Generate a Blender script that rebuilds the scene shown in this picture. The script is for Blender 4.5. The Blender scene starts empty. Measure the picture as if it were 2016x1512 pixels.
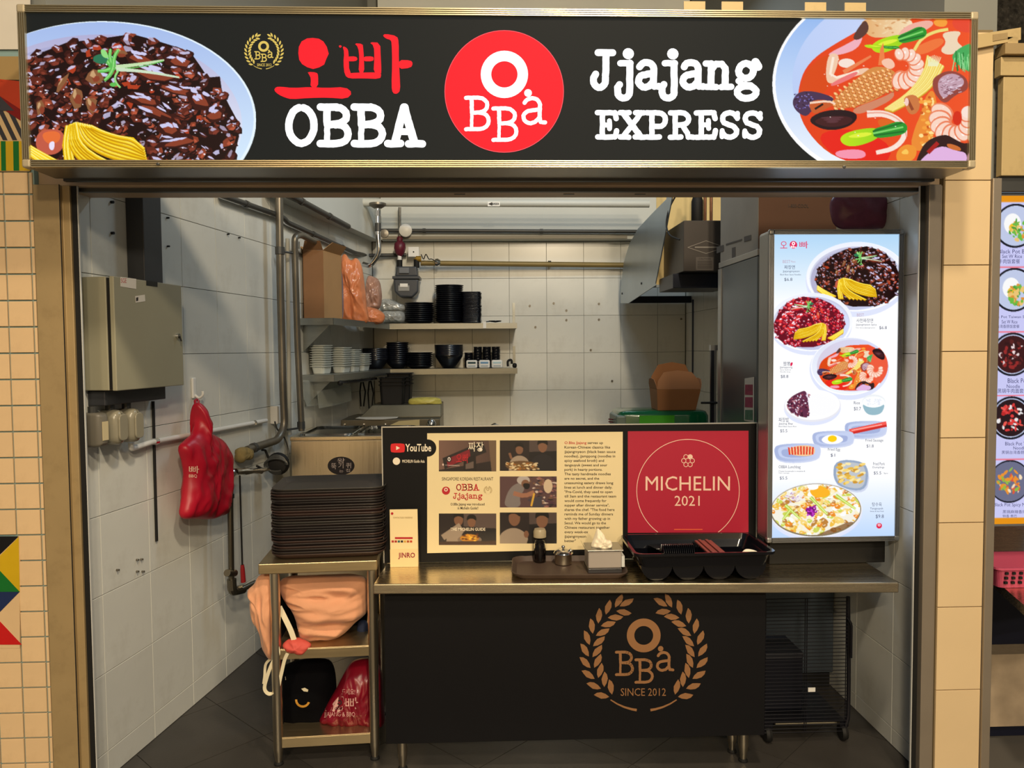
import bpy, bmesh, math, random
import numpy as np
from mathutils import Vector, Matrix
# ---------------------------------------------------------------- camera, world, lamps, exposure
SC = bpy.context.scene; COL = SC.collection
FPX, CX, CY, EYE = 1514.0, 1008.0, 756.0, 1.62
_p, _y, _r = math.radians(2.676), math.radians(2.041), math.radians(-.442)
FWD = Vector((math.sin(_y)*math.cos(_p), math.cos(_y)*math.cos(_p), -math.sin(_p)))
_rt = Vector((math.cos(_y), -math.sin(_y), 0)); _up = _rt.cross(FWD)
RGT = _rt*math.cos(_r)+_up*math.sin(_r); UPV = _up*math.cos(_r)-_rt*math.sin(_r)
CAM = Vector((0, 0, EYE))
cd = bpy.data.cameras.new('camera'); cd.sensor_width = 36; cd.lens = FPX/2016*36; cd.clip_start = .05
co = bpy.data.objects.new('camera', cd); COL.objects.link(co); SC.camera = co
co.matrix_world = Matrix(((RGT.x, UPV.x, -FWD.x, 0), (RGT.y, UPV.y, -FWD.y, 0), (RGT.z, UPV.z, -FWD.z, EYE), (0, 0, 0, 1)))
SC.view_settings.view_transform = 'Standard'; SC.view_settings.look = 'None'; SC.view_settings.gamma = 1; SC.view_settings.use_curve_mapping = False
SC.view_settings.exposure = 0
w = bpy.data.worlds.new('hall'); SC.world = w; w.use_nodes = True
bg = w.node_tree.nodes['Background']; bg.inputs[0].default_value = (.74, .87, 1, 1); bg.inputs[1].default_value = .115
def lamp(name, loc, target, size, power, col, size_y=None):
    l = bpy.data.lights.new(name, 'AREA'); l.shape = 'RECTANGLE' if size_y else 'DISK'; l.size = size
    if size_y: l.size_y = size_y
    l.energy = power; l.color = col; o = bpy.data.objects.new(name, l); COL.objects.link(o); o.location = loc
    o.rotation_euler = (Vector(target)-Vector(loc)).to_track_quat('-Z', 'Y').to_euler(); return o
WARM = (1, .82, .58)
lamp('hall_lamp', (.7, .75, 4.5), (-.1, 3.2, 1.0), .28, 90, WARM)          # round downlights in the food hall ceiling
lamp('hall_lamp', (.9, -2.0, 4.6), (0, 3.6, 1.0), .36, 128, WARM)
lamp('hall_lamp', (1.6, -5.5, 4.4), (-.4, 3.4, .8), .45, 180, WARM)
lamp('hall_lamp', (-1.5, -5, 4.5), (-1, -6.2, 0), .6, 800, WARM)  # added lamp: brightens the unseen hall side that the steel reflects
lamp('kitchen_lamp', (.55, 4.35, 3.7), (.45, 4.75, 0), 1.2, 20, (.7, .86, 1), .15)      # cool tube light over the kitchen, behind the shutter housing
# ---------------------------------------------------------------- places: a pixel of the photograph at a known depth, height or wall
def ray(x, y): return RGT*((x-CX)/FPX)-UPV*((y-CY)/FPX)+FWD
def PY(x, y, Y): d = ray(x, y); return CAM+d*(Y/d.y)
def PZ(x, y, Z): d = ray(x, y); return CAM+d*((Z-EYE)/d.z)
def PX(x, y, X): d = ray(x, y); return CAM+d*(X/d.x)
LW0 = Vector((-1.43, 2.972, 0)); LWU = Vector((.1664, .9861, 0)).normalized(); LWN = Vector((LWU.y, -LWU.x, 0))   # left wall: it runs in at an angle
def PL(x, y, off=0.): d = ray(x, y); return CAM+d*(((LW0+LWN*off)-CAM).dot(LWN)/d.dot(LWN))
def LW(u, off, z): return LW0+LWU*u+LWN*off+Vector((0, 0, z))
YF, YB, XR = 2.68, 6.2, 1.635           # front of the stall, back wall, right wall
# ---------------------------------------------------------------- materials
def lin(c):
    if isinstance(c, str): c = tuple(int(c[i:i+2], 16) for i in (0, 2, 4))
    return tuple(((v/255/12.92) if v/255 <= .04045 else ((v/255+.055)/1.055)**2.4) for v in c)+(1,)
MAT = {}
def mat(name, col='808080', rough=.5, metal=0., spec=.5, var=0., vscale=6., bump=0., bscale=40., emit=0., ecol=None, trans=0., alpha=1., coat=0., brush=None, rnd=0., sheen=0., dirt=None, ior=1.45):
    if name in MAT: return MAT[name]
    m = bpy.data.materials.new(name); m.use_nodes = True; nt = m.node_tree; N, L = nt.nodes, nt.links
    b = N['Principled BSDF']; I = b.inputs
    I['Roughness'].default_value = rough; I['Metallic'].default_value = metal; I['Specular IOR Level'].default_value = spec; I['Base Color'].default_value = lin(col); I['IOR'].default_value = ior
    I['Transmission Weight'].default_value = trans; I['Alpha'].default_value = alpha; I['Coat Weight'].default_value = coat; I['Sheen Weight'].default_value = sheen
    if emit: I['Emission Color'].default_value = lin(ecol or col); I['Emission Strength'].default_value = emit
    src = None
    if var or bump or dirt or brush:
        tc = N.new('ShaderNodeTexCoord'); mp = N.new('ShaderNodeMapping'); L.new(tc.outputs['Object'], mp.inputs[0])
        if brush: mp.inputs['Scale'].default_value = brush
    if var:
        n = N.new('ShaderNodeTexNoise'); n.inputs['Scale'].default_value = vscale; n.inputs['Detail'].default_value = 5; L.new(mp.outputs[0], n.inputs[0])
        mr = N.new('ShaderNodeMapRange'); mr.inputs[1].default_value = .3; mr.inputs[2].default_value = .7; mr.inputs[3].default_value = 1-var; mr.inputs[4].default_value = 1+var*.6; L.new(n.outputs[0], mr.inputs[0]); src = mr.outputs[0]
        if brush:
            m2 = N.new('ShaderNodeMapRange'); m2.inputs[1].default_value = .3; m2.inputs[2].default_value = .7; m2.inputs[3].default_value = max(.02, rough-.03); m2.inputs[4].default_value = rough+.04; L.new(n.outputs[0], m2.inputs[0]); L.new(m2.outputs[0], I['Roughness'])
    if rnd:
        oi = N.new('ShaderNodeObjectInfo'); mr = N.new('ShaderNodeMapRange'); mr.inputs[3].default_value = 1-rnd; mr.inputs[4].default_value = 1+rnd; L.new(oi.outputs['Random'], mr.inputs[0])
        if src: mu = N.new('ShaderNodeMath'); mu.operation = 'MULTIPLY'; L.new(src, mu.inputs[0]); L.new(mr.outputs[0], mu.inputs[1]); src = mu.outputs[0]
        else: src = mr.outputs[0]
    cout = None
    if src:
        vm = N.new('ShaderNodeVectorMath'); vm.operation = 'SCALE'; vm.inputs[0].default_value = lin(col)[:3]; L.new(src, vm.inputs['Scale']); cout = vm.outputs[0]
    if dirt:                                     # stains with a shape of their own
        n = N.new('ShaderNodeTexNoise'); n.inputs['Scale'].default_value = dirt[1]; n.inputs['Detail'].default_value = 8; n.inputs['Roughness'].default_value = .7; L.new(mp.outputs[0], n.inputs[0])
        cr = N.new('ShaderNodeMapRange'); cr.inputs[1].default_value = .52; cr.inputs[2].default_value = .75; cr.inputs[4].default_value = dirt[2]; L.new(n.outputs[0], cr.inputs[0])
        mx = N.new('ShaderNodeMix'); mx.data_type = 'RGBA'; mx.inputs[7].default_value = lin(dirt[0]); L.new(cr.outputs[0], mx.inputs[0])
        if cout: L.new(cout, mx.inputs[6])
        else: mx.inputs[6].default_value = lin(col)
        cout = mx.outputs[2]
    if cout: L.new(cout, I['Base Color'])
    if bump:
        n = N.new('ShaderNodeTexNoise'); n.inputs['Scale'].default_value = bscale; n.inputs['Detail'].default_value = 4; L.new(mp.outputs[0], n.inputs[0])
        bn = N.new('ShaderNodeBump'); bn.inputs['Strength'].default_value = bump; bn.inputs['Distance'].default_value = .004; L.new(n.outputs[0], bn.inputs['Height']); L.new(bn.outputs[0], I['Normal'])
    MAT[name] = m; return m
def emat(name, col, strength=1., var=0.):
    """something lit from inside: emission plus a weak glossy film"""
    if name in MAT: return MAT[name]
    m = mat(name, '0a0a0a', .6, spec=.1, emit=strength, ecol=col)
    if var:
        nt = m.node_tree; N, L = nt.nodes, nt.links; tc = N.new('ShaderNodeTexCoord'); n = N.new('ShaderNodeTexNoise'); n.inputs['Scale'].default_value = 1.6; L.new(tc.outputs['Object'], n.inputs[0])
        mr = N.new('ShaderNodeMapRange'); mr.inputs[1].default_value = .35; mr.inputs[2].default_value = .65; mr.inputs[3].default_value = strength*(1-var); mr.inputs[4].default_value = strength*(1+var); L.new(n.outputs[0], mr.inputs[0]); L.new(mr.outputs[0], N['Principled BSDF'].inputs['Emission Strength'])
    return m
def pmat(name, lit, strength=1.):
    """a print whose colours are stored on its mesh; lit = translucent film over a light box"""
    if name in MAT: return MAT[name]
    m = bpy.data.materials.new(name); m.use_nodes = True; N, L = m.node_tree.nodes, m.node_tree.links; b = N['Principled BSDF']
    a = N.new('ShaderNodeAttribute'); a.attribute_name = 'ink'; b.inputs['Roughness'].default_value = .4
    if lit: b.inputs['Specular IOR Level'].default_value = .1; b.inputs['Base Color'].default_value = (.005, .005, .005, 1); L.new(a.outputs[0], b.inputs['Emission Color']); b.inputs['Emission Strength'].default_value = strength
    else: L.new(a.outputs[0], b.inputs['Base Color'])
    MAT[name] = m; return m
# ---------------------------------------------------------------- mesh building
class MB:
    def __init__(s, M=None): s.v = []; s.f = []; s.M = M; s.sm = False
    def add(s, vs, fs):
        o = len(s.v); s.v += [(s.M @ Vector(v)) if s.M is not None else Vector(v) for v in vs]; s.f += [tuple(i+o for i in f) for f in fs]; return s
    def box(s, x0, x1, y0, y1, z0, z1):
        return s.add([(x0, y0, z0), (x1, y0, z0), (x1, y1, z0), (x0, y1, z0), (x0, y0, z1), (x1, y0, z1), (x1, y1, z1), (x0, y1, z1)], [(0, 3, 2, 1), (4, 5, 6, 7), (0, 1, 5, 4), (1, 2, 6, 5), (2, 3, 7, 6), (3, 0, 4, 7)])
    def loft(s, rings, cap=True, closed=True):
        n = len(rings[0]); v = [p for r in rings for p in r]; f = []
        for i in range(len(rings)-1):
            for j in range(n if closed else n-1): f.append((i*n+j, i*n+(j+1) % n, (i+1)*n+(j+1) % n, (i+1)*n+j))
        if cap: f += [tuple(range(n))[::-1], tuple((len(rings)-1)*n+j for j in range(n))]
        return s.add(v, f)
    def prism(s, poly, o, u, v, n, d):
        """polygon in the plane (o;u,v), pulled along n by d"""
        o, u, v, n = map(Vector, (o, u, v, n)); a = [o+u*p[0]+v*p[1] for p in poly]; return s.loft([a, [q+n*d for q in a]])
    def tube(s, pts, r, n=10, cap=True):
        P = [Vector(p) for p in pts]; rr = r if isinstance(r, (list, tuple)) else [r]*len(P); rings = []; up = None
        for i, p in enumerate(P):
            t = ((P[min(i+1, len(P)-1)]-P[max(i-1, 0)])).normalized()
            if up is None: up = Vector((0, 0, 1)) if abs(t.z) < .9 else Vector((1, 0, 0))
            a = t.cross(up); a = a.normalized() if a.length > 1e-6 else t.orthogonal().normalized(); up = a.cross(t).normalized()
            rings.append([p+(a*math.cos(2*math.pi*k/n)+up*math.sin(2*math.pi*k/n))*rr[i] for k in range(n)])
        return s.loft(rings, cap)
    def ribbon(s, pts, w, wd, th=.0015):
        """flat strap: centre line, width direction"""
        P = [Vector(p) for p in pts]; rings = []
        for i, p in enumerate(P):
            t = (P[min(i+1, len(P)-1)]-P[max(i-1, 0)]).normalized(); d = Vector(wd if not isinstance(wd, list) else wd[i]); d = (d-t*d.dot(t)).normalized(); n = t.cross(d)
            rings.append([p+d*w/2+n*th, p-d*w/2+n*th, p-d*w/2-n*th, p+d*w/2-n*th])
        return s.loft(rings)
    def lathe(s, prof, c=(0, 0, 0), n=24, cap=True, ax='z', sq=None):
        c = Vector(c); rings = []
        for r, z in prof:
            ring = []
            for k in range(n):
                t = 2*math.pi*k/n; x, y = r*math.cos(t), r*math.sin(t)
                if sq: e = 2/sq; x = r*math.copysign(abs(math.cos(t))**e, math.cos(t)); y = r*math.copysign(abs(math.sin(t))**e, math.sin(t))
                ring.append(c+(Vector((x, y, z)) if ax == 'z' else Vector((x, z, y)) if ax == 'y' else Vector((z, x, y))))
            rings.append(ring)
        return s.loft(rings, cap)
    def grid(s, F, nu, nv, close_u=False):
        v = [F(i/(nu if close_u else nu-1), j/(nv-1)) for j in range(nv) for i in range(nu)]; f = []
        for j in range(nv-1):
            for i in range(nu if close_u else nu-1): f.append((j*nu+i, j*nu+(i+1) % nu, (j+1)*nu+(i+1) % nu, (j+1)*nu+i))
        return s.add(v, f)
def fillet(pts, r, k=4):
    P = [Vector(p) for p in pts]; o = [P[0]]
    for a, b, c in zip(P, P[1:], P[2:]):
        d1, d2 = (a-b), (c-b); q = min(r, d1.length*.45, d2.length*.45); p1, p2 = b+d1.normalized()*q, b+d2.normalized()*q
        for i in range(k+1): t = i/k; o.append(p1*(1-t)**2+b*2*t*(1-t)+p2*t*t)
    return o+[P[-1]]
def spl(pts, k=6):
    P = [Vector(p) for p in pts]; o = []
    for i in range(len(P)-1):
        a, b, c, d = P[max(i-1, 0)], P[i], P[i+1], P[min(i+2, len(P)-1)]
        for j in range(k):
            t = j/k; o.append(.5*((2*b)+(c-a)*t+(2*a-5*b+4*c-d)*t*t+(3*b-a-3*c+d)*t**3))
    return o+[P[-1]]
from mathutils import noise as _nz
def pillow(mb, pts, c=None, front=(0, -1, 0), d1=.05, d2=.05, n=56, K=9, wr=.01, fr=(14, 14, 14), seed=0, pw=.5):
    """soft closed body from an outline of world points: bulges d1 to the front and d2 to the back, with folds"""
    P = [Vector(p) for p in pts]; P = spl([P[-1]]+P+[P[0], P[1]], 8)[8:-8]; P = P[:-1] if (P[0]-P[-1]).length < 1e-6 else P; S = [0.]
    for a, b in zip(P, P[1:]+P[:1]): S.append(S[-1]+(b-a).length)
    Q = []; j = 0
    for i in range(n):
        t = S[-1]*i/n
        while S[j+1] < t: j += 1
        Q.append(P[j].lerp(P[(j+1) % len(P)], (t-S[j])/max(1e-9, S[j+1]-S[j])))
    P = Q
    f = Vector(front).normalized(); c = sum(P, Vector())/n if c is None else Vector(c); rings = []
    def pt(p, s, d, sg):
        q = c+(p-c)*s; k = max(0., 1-s*s)**pw; w_ = _nz.noise(Vector((q.x*fr[0]+seed, q.y*fr[1], q.z*fr[2]+seed)))
        w2 = 1-2*abs(_nz.noise(Vector((q.x*fr[0]*.7+seed*3, q.y*fr[1], q.z*fr[2]*.6))))
        w3 = 1-2*abs(_nz.noise(Vector((q.x*fr[0]*2.1-seed, q.y*fr[1]*2, q.z*fr[2]*1.7+seed*2)))); return q+f*sg*d*k+f*(w_*.5+w2*.55+w3*.28)*wr*min(1, (1-s)*5)*sg
    ss = [math.sin((i+1)/(K+1)*math.pi/2) for i in range(K)]
    back = [[pt(p, s, d2, -1) for p in P] for s in [.03]+ss]; frt = [[pt(p, s, d1, 1) for p in P] for s in ss[::-1]+[.03]]
    mb.loft(back+[list(P)]+frt); return mb
from mathutils.bvhtree import BVHTree
def drape(o, mb, off=.0015):
    """press lettering onto a soft body"""
    T_ = BVHTree.FromPolygons([tuple(v) for v in mb.v], mb.f); base = WL[o.name]
    for v in o.data.vertices:
        p = v.co+base; d = (p-CAM).normalized(); h = T_.ray_cast(CAM, d)[0]
        if h is not None: v.co = h-d*off-base
    return o
WL = {}
def mesh(name, v, f, smooth=False, recalc=True):
    me = bpy.data.meshes.new(name); me.from_pydata([tuple(p) for p in v], [], f)
    if recalc:
        bm = bmesh.new(); bm.from_mesh(me); bmesh.ops.recalc_face_normals(bm, faces=bm.faces); bm.to_mesh(me); bm.free()
    if smooth:
        me.polygons.foreach_set('use_smooth', [True]*len(me.polygons))
    return me
def obj(name, mb, m, parent=None, loc=None, bevel=0, smooth=False, seg=2, sub=0, solid=0, label=None, recalc=True, auto=None):
    if parent is not None: base = WL[parent.name]
    else: base = Vector(loc) if loc is not None else Vector((0, 0, 0))
    me = mesh(name, [p-base for p in mb.v], mb.f, smooth or auto is not None, recalc); me.materials.append(m)
    if auto is not None:
        bm = bmesh.new(); bm.from_mesh(me)
        for e in bm.edges: e.smooth = not (len(e.link_faces) == 2 and e.calc_face_angle(0) > math.radians(auto))
        bm.to_mesh(me); bm.free()
    o = bpy.data.objects.new(name, me); COL.objects.link(o)
    if parent is not None: o.parent = parent
    else: o.location = base
    WL[o.name] = base
    if solid: md = o.modifiers.new('s', 'SOLIDIFY'); md.thickness = solid; md.offset = 0
    if bevel: md = o.modifiers.new('b', 'BEVEL'); md.width = bevel; md.segments = seg; md.limit_method = 'ANGLE'; md.angle_limit = .6
    if sub: md = o.modifiers.new('u', 'SUBSURF'); md.levels = sub; md.render_levels = sub
    if label: o['label'] = label
    return o
def thing(name, label, cat, loc=(0, 0, 0), group=None):
    o = bpy.data.objects.new(name, None); COL.objects.link(o); o.location = loc; o.empty_display_size = .05; WL[o.name] = Vector(loc)
    return tag(o, label, cat, group)
def tag(o, label, cat, group=None):
    o['label'] = label; o['category'] = cat
    if group: o['group'] = group
    return o
def struct(o, label=None, cat=None):
    o['kind'] = 'structure'
    if label: o['label'] = label
    if cat: o['category'] = cat
    return o
def inst(src, name, parent, loc, rot=None, m=None):
    """another piece of the same mesh, at a world place"""
    o = bpy.data.objects.new(name, src); COL.objects.link(o); o.parent = parent; o.location = Vector(loc)-(WL[parent.name] if parent else Vector()); WL[o.name] = Vector(loc)
    if rot is not None: o.rotation_euler = rot
    return o
def cube_mesh(name, sx, sy, sz, m, ch=.0):
    """box with chamfered front edges (front is -y)"""
    mb = MB(); x, z = sx/2, sz/2
    if ch: mb.loft([[(-x, sy, -z), (x, sy, -z), (x, sy, z), (-x, sy, z)], [(-x, ch, -z), (x, ch, -z), (x, ch, z), (-x, ch, z)], [(-x+ch, 0, -z+ch), (x-ch, 0, -z+ch), (x-ch, 0, z-ch), (-x+ch, 0, z-ch)]])
    else: mb.box(-x, x, 0, sy, -z, z)
    me = mesh(name, mb.v, mb.f); me.materials.append(m); return me
def print_obj(name, P, corner, m, parent, label=None, full=True):
    """print sheet: corner(s,t) gives the world place of the print's (0..1, 0..1) point, t down"""
    a = P.out(); h, w_ = a.shape[:2]; base = WL[parent.name]
    c00, c10, c01, c11 = [np.array(corner(s, t)) for s, t in ((0, 0), (1, 0), (0, 1), (1, 1))]
    s = np.linspace(0, 1, w_)[None, :, None]; t = np.linspace(0, 1, h)[:, None, None]
    v = ((c00*(1-s)+c10*s)*(1-t)+(c01*(1-s)+c11*s)*t-np.array(base)).reshape(-1, 3)
    j, i = np.mgrid[0:h-1, 0:w_-1]; k = (j*w_+i).ravel(); z = np.abs(a-np.array(lin(tuple(P.bg))[:3])).sum(2) > (-1 if full else 1e-3); z = (z[:-1, :-1] | z[1:, :-1] | z[:-1, 1:] | z[1:, 1:]).ravel(); k = k[z]; f = np.stack([k, k+w_, k+w_+1, k+1], 1).astype(np.int32)
    me = bpy.data.meshes.new(name); me.vertices.add(len(v)); me.vertices.foreach_set('co', v.astype(np.float32).ravel()); me.loops.add(f.size); me.loops.foreach_set('vertex_index', f.ravel())
    me.polygons.add(len(f)); me.polygons.foreach_set('loop_start', np.arange(0, f.size, 4, dtype=np.int32)); me.polygons.foreach_set('loop_total', np.full(len(f), 4, np.int32)); me.update(calc_edges=True)
    at = me.attributes.new('ink', 'FLOAT_COLOR', 'POINT'); at.data.foreach_set('color', np.concatenate([a.reshape(-1, 3), np.ones((h*w_, 1))], 1).astype(np.float32).ravel())
    me.materials.append(m); o = bpy.data.objects.new(name, me); COL.objects.link(o); o.parent = parent; WL[o.name] = base
    if label: o['label'] = label
    return o
# ---------------------------------------------------------------- lettering
class Face:
    """a flat face in the place; pixel() maps photograph pixels onto it, ribbon letters and shapes are laid on it"""
    def __init__(s, o, u, v): s.o, s.u, s.v = Vector(o), Vector(u).normalized(), Vector(v).normalized(); s.n = s.u.cross(s.v).normalized()
    def at(s, x, y, off=0.): return s.o+s.u*x+s.v*y+s.n*off
    def px(s, x, y, off=0.): d = ray(x, y); oo = s.o+s.n*off; return CAM+d*((oo-CAM).dot(s.n)/d.dot(s.n))
def poly_obj(name, face, polys, m, parent, off=.0006, px=True, th=.0004):
    mb = MB()
    for i, p in enumerate(polys):
        o_ = off+(i % 11)*3e-5                       # overlapping strokes never lie in exactly one plane
        a = [face.px(x, y, o_) if px else face.at(x, y, o_) for x, y in p]; mb.loft([a, [q+face.n*th for q in a]])
    return obj(name, mb, m, parent)
def stroke_polys(pts, w, w2=None, round_=True, k=7):
    P = [Vector((p[0], p[1], 0)) for p in pts]; n = len(P); w2 = w if w2 is None else w2; L_, R_ = [], []
    for i, p in enumerate(P):
        t = (P[min(i+1, n-1)]-P[max(i-1, 0)]).normalized(); q = Vector((-t.y, t.x, 0)); ww = (w+(w2-w)*i/max(1, n-1))/2; L_.append(p+q*ww); R_.append(p-q*ww)
    out = [[(a.x, a.y) for a in (L_[i], L_[i+1], R_[i+1], R_[i])] for i in range(n-1)]
    if round_:
        for i, p in enumerate(P):
            ww = (w+(w2-w)*i/max(1, n-1))/2; out.append([(p.x+ww*math.cos(2*math.pi*j/(2*k)), p.y+ww*math.sin(2*math.pi*j/(2*k))) for j in range(2*k)])
    return out
def arc(cx, cy, rx, ry, a0, a1, n=10): return [(cx+rx*math.cos(math.radians(a0+(a1-a0)*i/n)), cy+ry*math.sin(math.radians(a0+(a1-a0)*i/n))) for i in range(n+1)]
# typewriter letters as strokes in a cell 1 high (y up); (width, [(points, weight)])
TYPE = {
 'O': (.86, [(arc(.43, .5, .34, .45, 100, 440, 22), 1)]),
 'B': (.9, [([(.06, .96), (.5, .96)], 1), ([(.06, .04), (.5, .04)], 1), ([(.24, .96), (.25, .52)], 1), ([(.25, .46), (.24, .04)], .8), ([(.5, .96)]+arc(.5, .745, .27, .21, 90, -90, 8)+[(.34, .52)], 1), ([(.48, .52)]+arc(.52, .285, .3, .24, 90, -90, 8)+[(.4, .04)], 1)]),
 'A': (1., [([(.48, .95), (.24, .06)], 1.1), ([(.5, .95), (.58, .62)], 1.1), ([(.6, .6), (.76, .06)], 1.1), ([(.34, .34), (.66, .34)], .9), ([(.04, .04), (.4, .04)], 1), ([(.6, .04), (.98, .04)], 1)]),
 'J': (.72, [([(.22, .96), (.66, .96)], 1), ([(.46, .96), (.44, .34)], 1), ([(.44, .3)]+arc(.26, .22, .18, .2, 0, -180, 9)+[(.08, .28), (.14, .38)], 1)]),
 'j': (.56, [([(.14, .68), (.44, .68)], .9), ([(.42, .68), (.42, -.1)], 1), (arc(.24, -.1, .18, .16, 0, -180, 9)+[(.06, .02), (.12, .1)], 1), ([(.38, .93), (.38, .935)], 1.6)]),
 'a': (.72, [(arc(.34, .52, .22, .18, 160, 0, 9)+[(.55, .2), (.58, .06), (.7, .05)], 1), ([(.54, .4), (.36, .38)]+arc(.3, .2, .2, .17, 90, 270, 9)+[(.42, .06), (.54, .18)], 1)]),
 'n': (.86, [([(.04, .67), (.22, .67)], .9), ([(.2, .67), (.2, .05)], 1), ([(.2, .5), (.34, .66), (.52, .66), (.62, .54), (.62, .05)], 1), ([(.06, .04), (.36, .04)], .9), ([(.5, .04), (.8, .04)], .9)]),
 'g': (.8, [(arc(.36, .47, .22, .2, 0, 360, 16), 1), ([(.52, .6), (.64, .7)], 1), ([(.64, .7), (.72, .58)], 1.2), ([(.22, .3), (.14, .2), (.22, .1), (.5, .08)], .9), (arc(.38, -.1, .28, .17, 80, 440, 16), 1)]),
 'E': (.84, [([(.06, .96), (.7, .96), (.74, .74)], 1), ([(.06, .04), (.7, .04), (.76, .28)], 1), ([(.24, .96), (.24, .04)], 1), ([(.24, .5), (.5, .5)], .9), ([(.5, .66), (.5, .36)], .9)]),
 'X': (.9, [([(.12, .96), (.78, .04)], 1.1), ([(.78, .96), (.12, .04)], 1), ([(.02, .96), (.34, .96)], 1), ([(.58, .96), (.88, .96)], 1), ([(.02, .04), (.34, .04)], 1), ([(.56, .04), (.9, .04)], 1)]),
 'P': (.82, [([(.06, .96), (.46, .96)]+arc(.48, .7, .26, .26, 90, -90, 8)+[(.26, .44)], 1), ([(.24, .96), (.24, .04)], 1), ([(.06, .04), (.52, .04)], 1)]),
 'R': (.92, [([(.06, .96), (.46, .96)]+arc(.48, .73, .25, .23, 90, -90, 8)+[(.26, .5)], 1), ([(.24, .96), (.24, .04)], 1), ([(.06, .04), (.44, .04)], 1), ([(.5, .5), (.68, .2), (.72, .04), (.9, .04)], 1)]),
 'S': (.8, [([(.68, .94), (.68, .74)], .9), ([(.68, .78)]+arc(.4, .74, .26, .22, 20, 200, 8)+[(.2, .58), (.56, .44), (.66, .3)]+arc(.4, .26, .26, .23, 0, -160, 8), 1), ([(.12, .06), (.12, .28)], .9)]),
}
def typed(text, x0, x1, base, cap, w, rough=0., track=.02, wts=None):
    """typewriter word from x0 to x1 (y down, pixels), baseline and cap-height given -> polygons"""
    tot = sum(TYPE[c][0] for c in text)+track*(len(text)-1); k = (x1-x0)/tot; x = 0; out = []; r = random.Random(len(text))
    for c in text:
        wd, strokes = TYPE[c]
        for pts, wt in strokes:
            q = [(x0+(x+a)*k, base-b*cap) for a, b in pts]
            if rough:
                n = []
                for (ax, ay), (bx_, by_) in zip(q, q[1:]):
                    m_ = max(1, int(math.hypot(bx_-ax, by_-ay)/(w*.45)))
                    n += [(ax+(bx_-ax)*i/m_, ay+(by_-ay)*i/m_) for i in range(m_)]
                q = [(a+r.uniform(-rough, rough), b+r.uniform(-rough, rough)) for a, b in n+[q[-1]]]
            out += stroke_polys(q, w*wt)
        x += wd+track
    return out
def txt(s, face, x0, y0, x1, y1, m, parent, name='lettering', px=True, bold=0., off=.0014, keep=False, cap=None, slant=0.):
    """a line of plain lettering fitted to the box (x0,y0)-(x1,y1) given in photograph pixels on the face"""
    cu = bpy.data.curves.new('t', 'FONT'); cu.body = s; cu.size = 1; cu.resolution_u = 2; cu.offset = bold; cu.shear = slant
    o = bpy.data.objects.new('t', cu); COL.objects.link(o); dg = bpy.context.evaluated_depsgraph_get(); me = bpy.data.meshes.new_from_object(o.evaluated_get(dg)); bpy.data.objects.remove(o); bpy.data.curves.remove(cu)
    n = len(me.vertices)
    if not n: return None
    a = np.empty(n*3); me.vertices.foreach_get('co', a); a = a.reshape(-1, 3); lo, hi = a.min(0), a.max(0); e = hi-lo; e[e == 0] = 1
    c00, c10, c01 = [(face.px(x, y, off) if px else face.at(x, y, off)) for x, y in ((x0, y1), (x1, y1), (x0, y0))]
    du, dv = np.array(c10-c00), np.array(c01-c00); q = (a-lo)/e
    if keep:                                     # keep the letters' own proportions, height given
        L_ = np.linalg.norm(dv)/e[1]*e[0]; du = du/np.linalg.norm(du)*L_
    if cap is not None:                          # y1 is the baseline, cap the height of capitals
        q = np.stack([q[:, 0], a[:, 1]/.727*cap/(y1-y0)], 1)
    p = np.array(c00)+q[:, :1]*du+q[:, 1:2]*dv-np.array(WL[parent.name])
    me.vertices.foreach_set('co', p.ravel()); me.update(); me.materials.clear(); me.materials.append(m); me.name = name
    o = bpy.data.objects.new(name, me); COL.objects.link(o); o.parent = parent; WL[o.name] = WL[parent.name]; return o
ORD = 'first second third fourth fifth sixth seventh eighth ninth tenth eleventh twelfth thirteenth fourteenth fifteenth sixteenth seventeenth eighteenth nineteenth twentieth twenty-first twenty-second twenty-third twenty-fourth twenty-fifth'.split()
def leaf(cx, cy, L, W, a):
    P = [(-.5, 0), (-.25, .34), (.05, .5), (.32, .36), (.5, 0), (.3, -.2), (0, -.42), (-.3, -.28)]
    return [(cx+L*x*math.cos(a)-W*y*math.sin(a), cy+L*x*math.sin(a)+W*y*math.cos(a)) for x, y in P]
def wreath(cx, cy, R, sides=(-1, 1)):
    """two laurel branches; pixels, y down"""
    out = []
    for s in sides:
        for i in range(10):
            t = math.radians(47-i*12.2); x, y = cx+s*R*.93*math.cos(t), cy+R*.93*math.sin(t)
            for io, (d, la) in enumerate(((.10, .62), (-.12, -.38))):
                a = t-math.pi/2+(la if io == 0 else la)*(-1 if True else 1)
                ta = math.atan2(-math.cos(t), s*math.sin(t))     # tangent, going up the branch
                ang = ta+s*(.62 if io == 0 else -.62)
                rr = R*(.93+d); px_, py_ = cx+s*rr*math.cos(t-.04), cy+rr*math.sin(t-.04)
                out.append(leaf(px_, py_, R*.27, R*.12, ang))
        t = math.radians(47-9.75*12.2); out.append(leaf(cx+s*R*.95*math.cos(t), cy+R*.95*math.sin(t), R*.28, R*.12, math.atan2(-math.cos(t), s*math.sin(t))+s*.2))
        out += stroke_polys([(cx+s*R*.98*math.cos(math.radians(q)), cy+R*.98*math.sin(math.radians(q))) for q in (54, 62, 70, 78, 83)], R*.02, R*.045, False)
    return out
def ring(cx, cy, ro, ri, n=40):
    return [[(cx+r_*math.cos(2*math.pi*t/n), cy+r_*math.sin(2*math.pi*t/n)) for r_, t in ((ro, i), (ro, i+1), (ri, i+1), (ri, i))] for i in range(n)]
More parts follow.
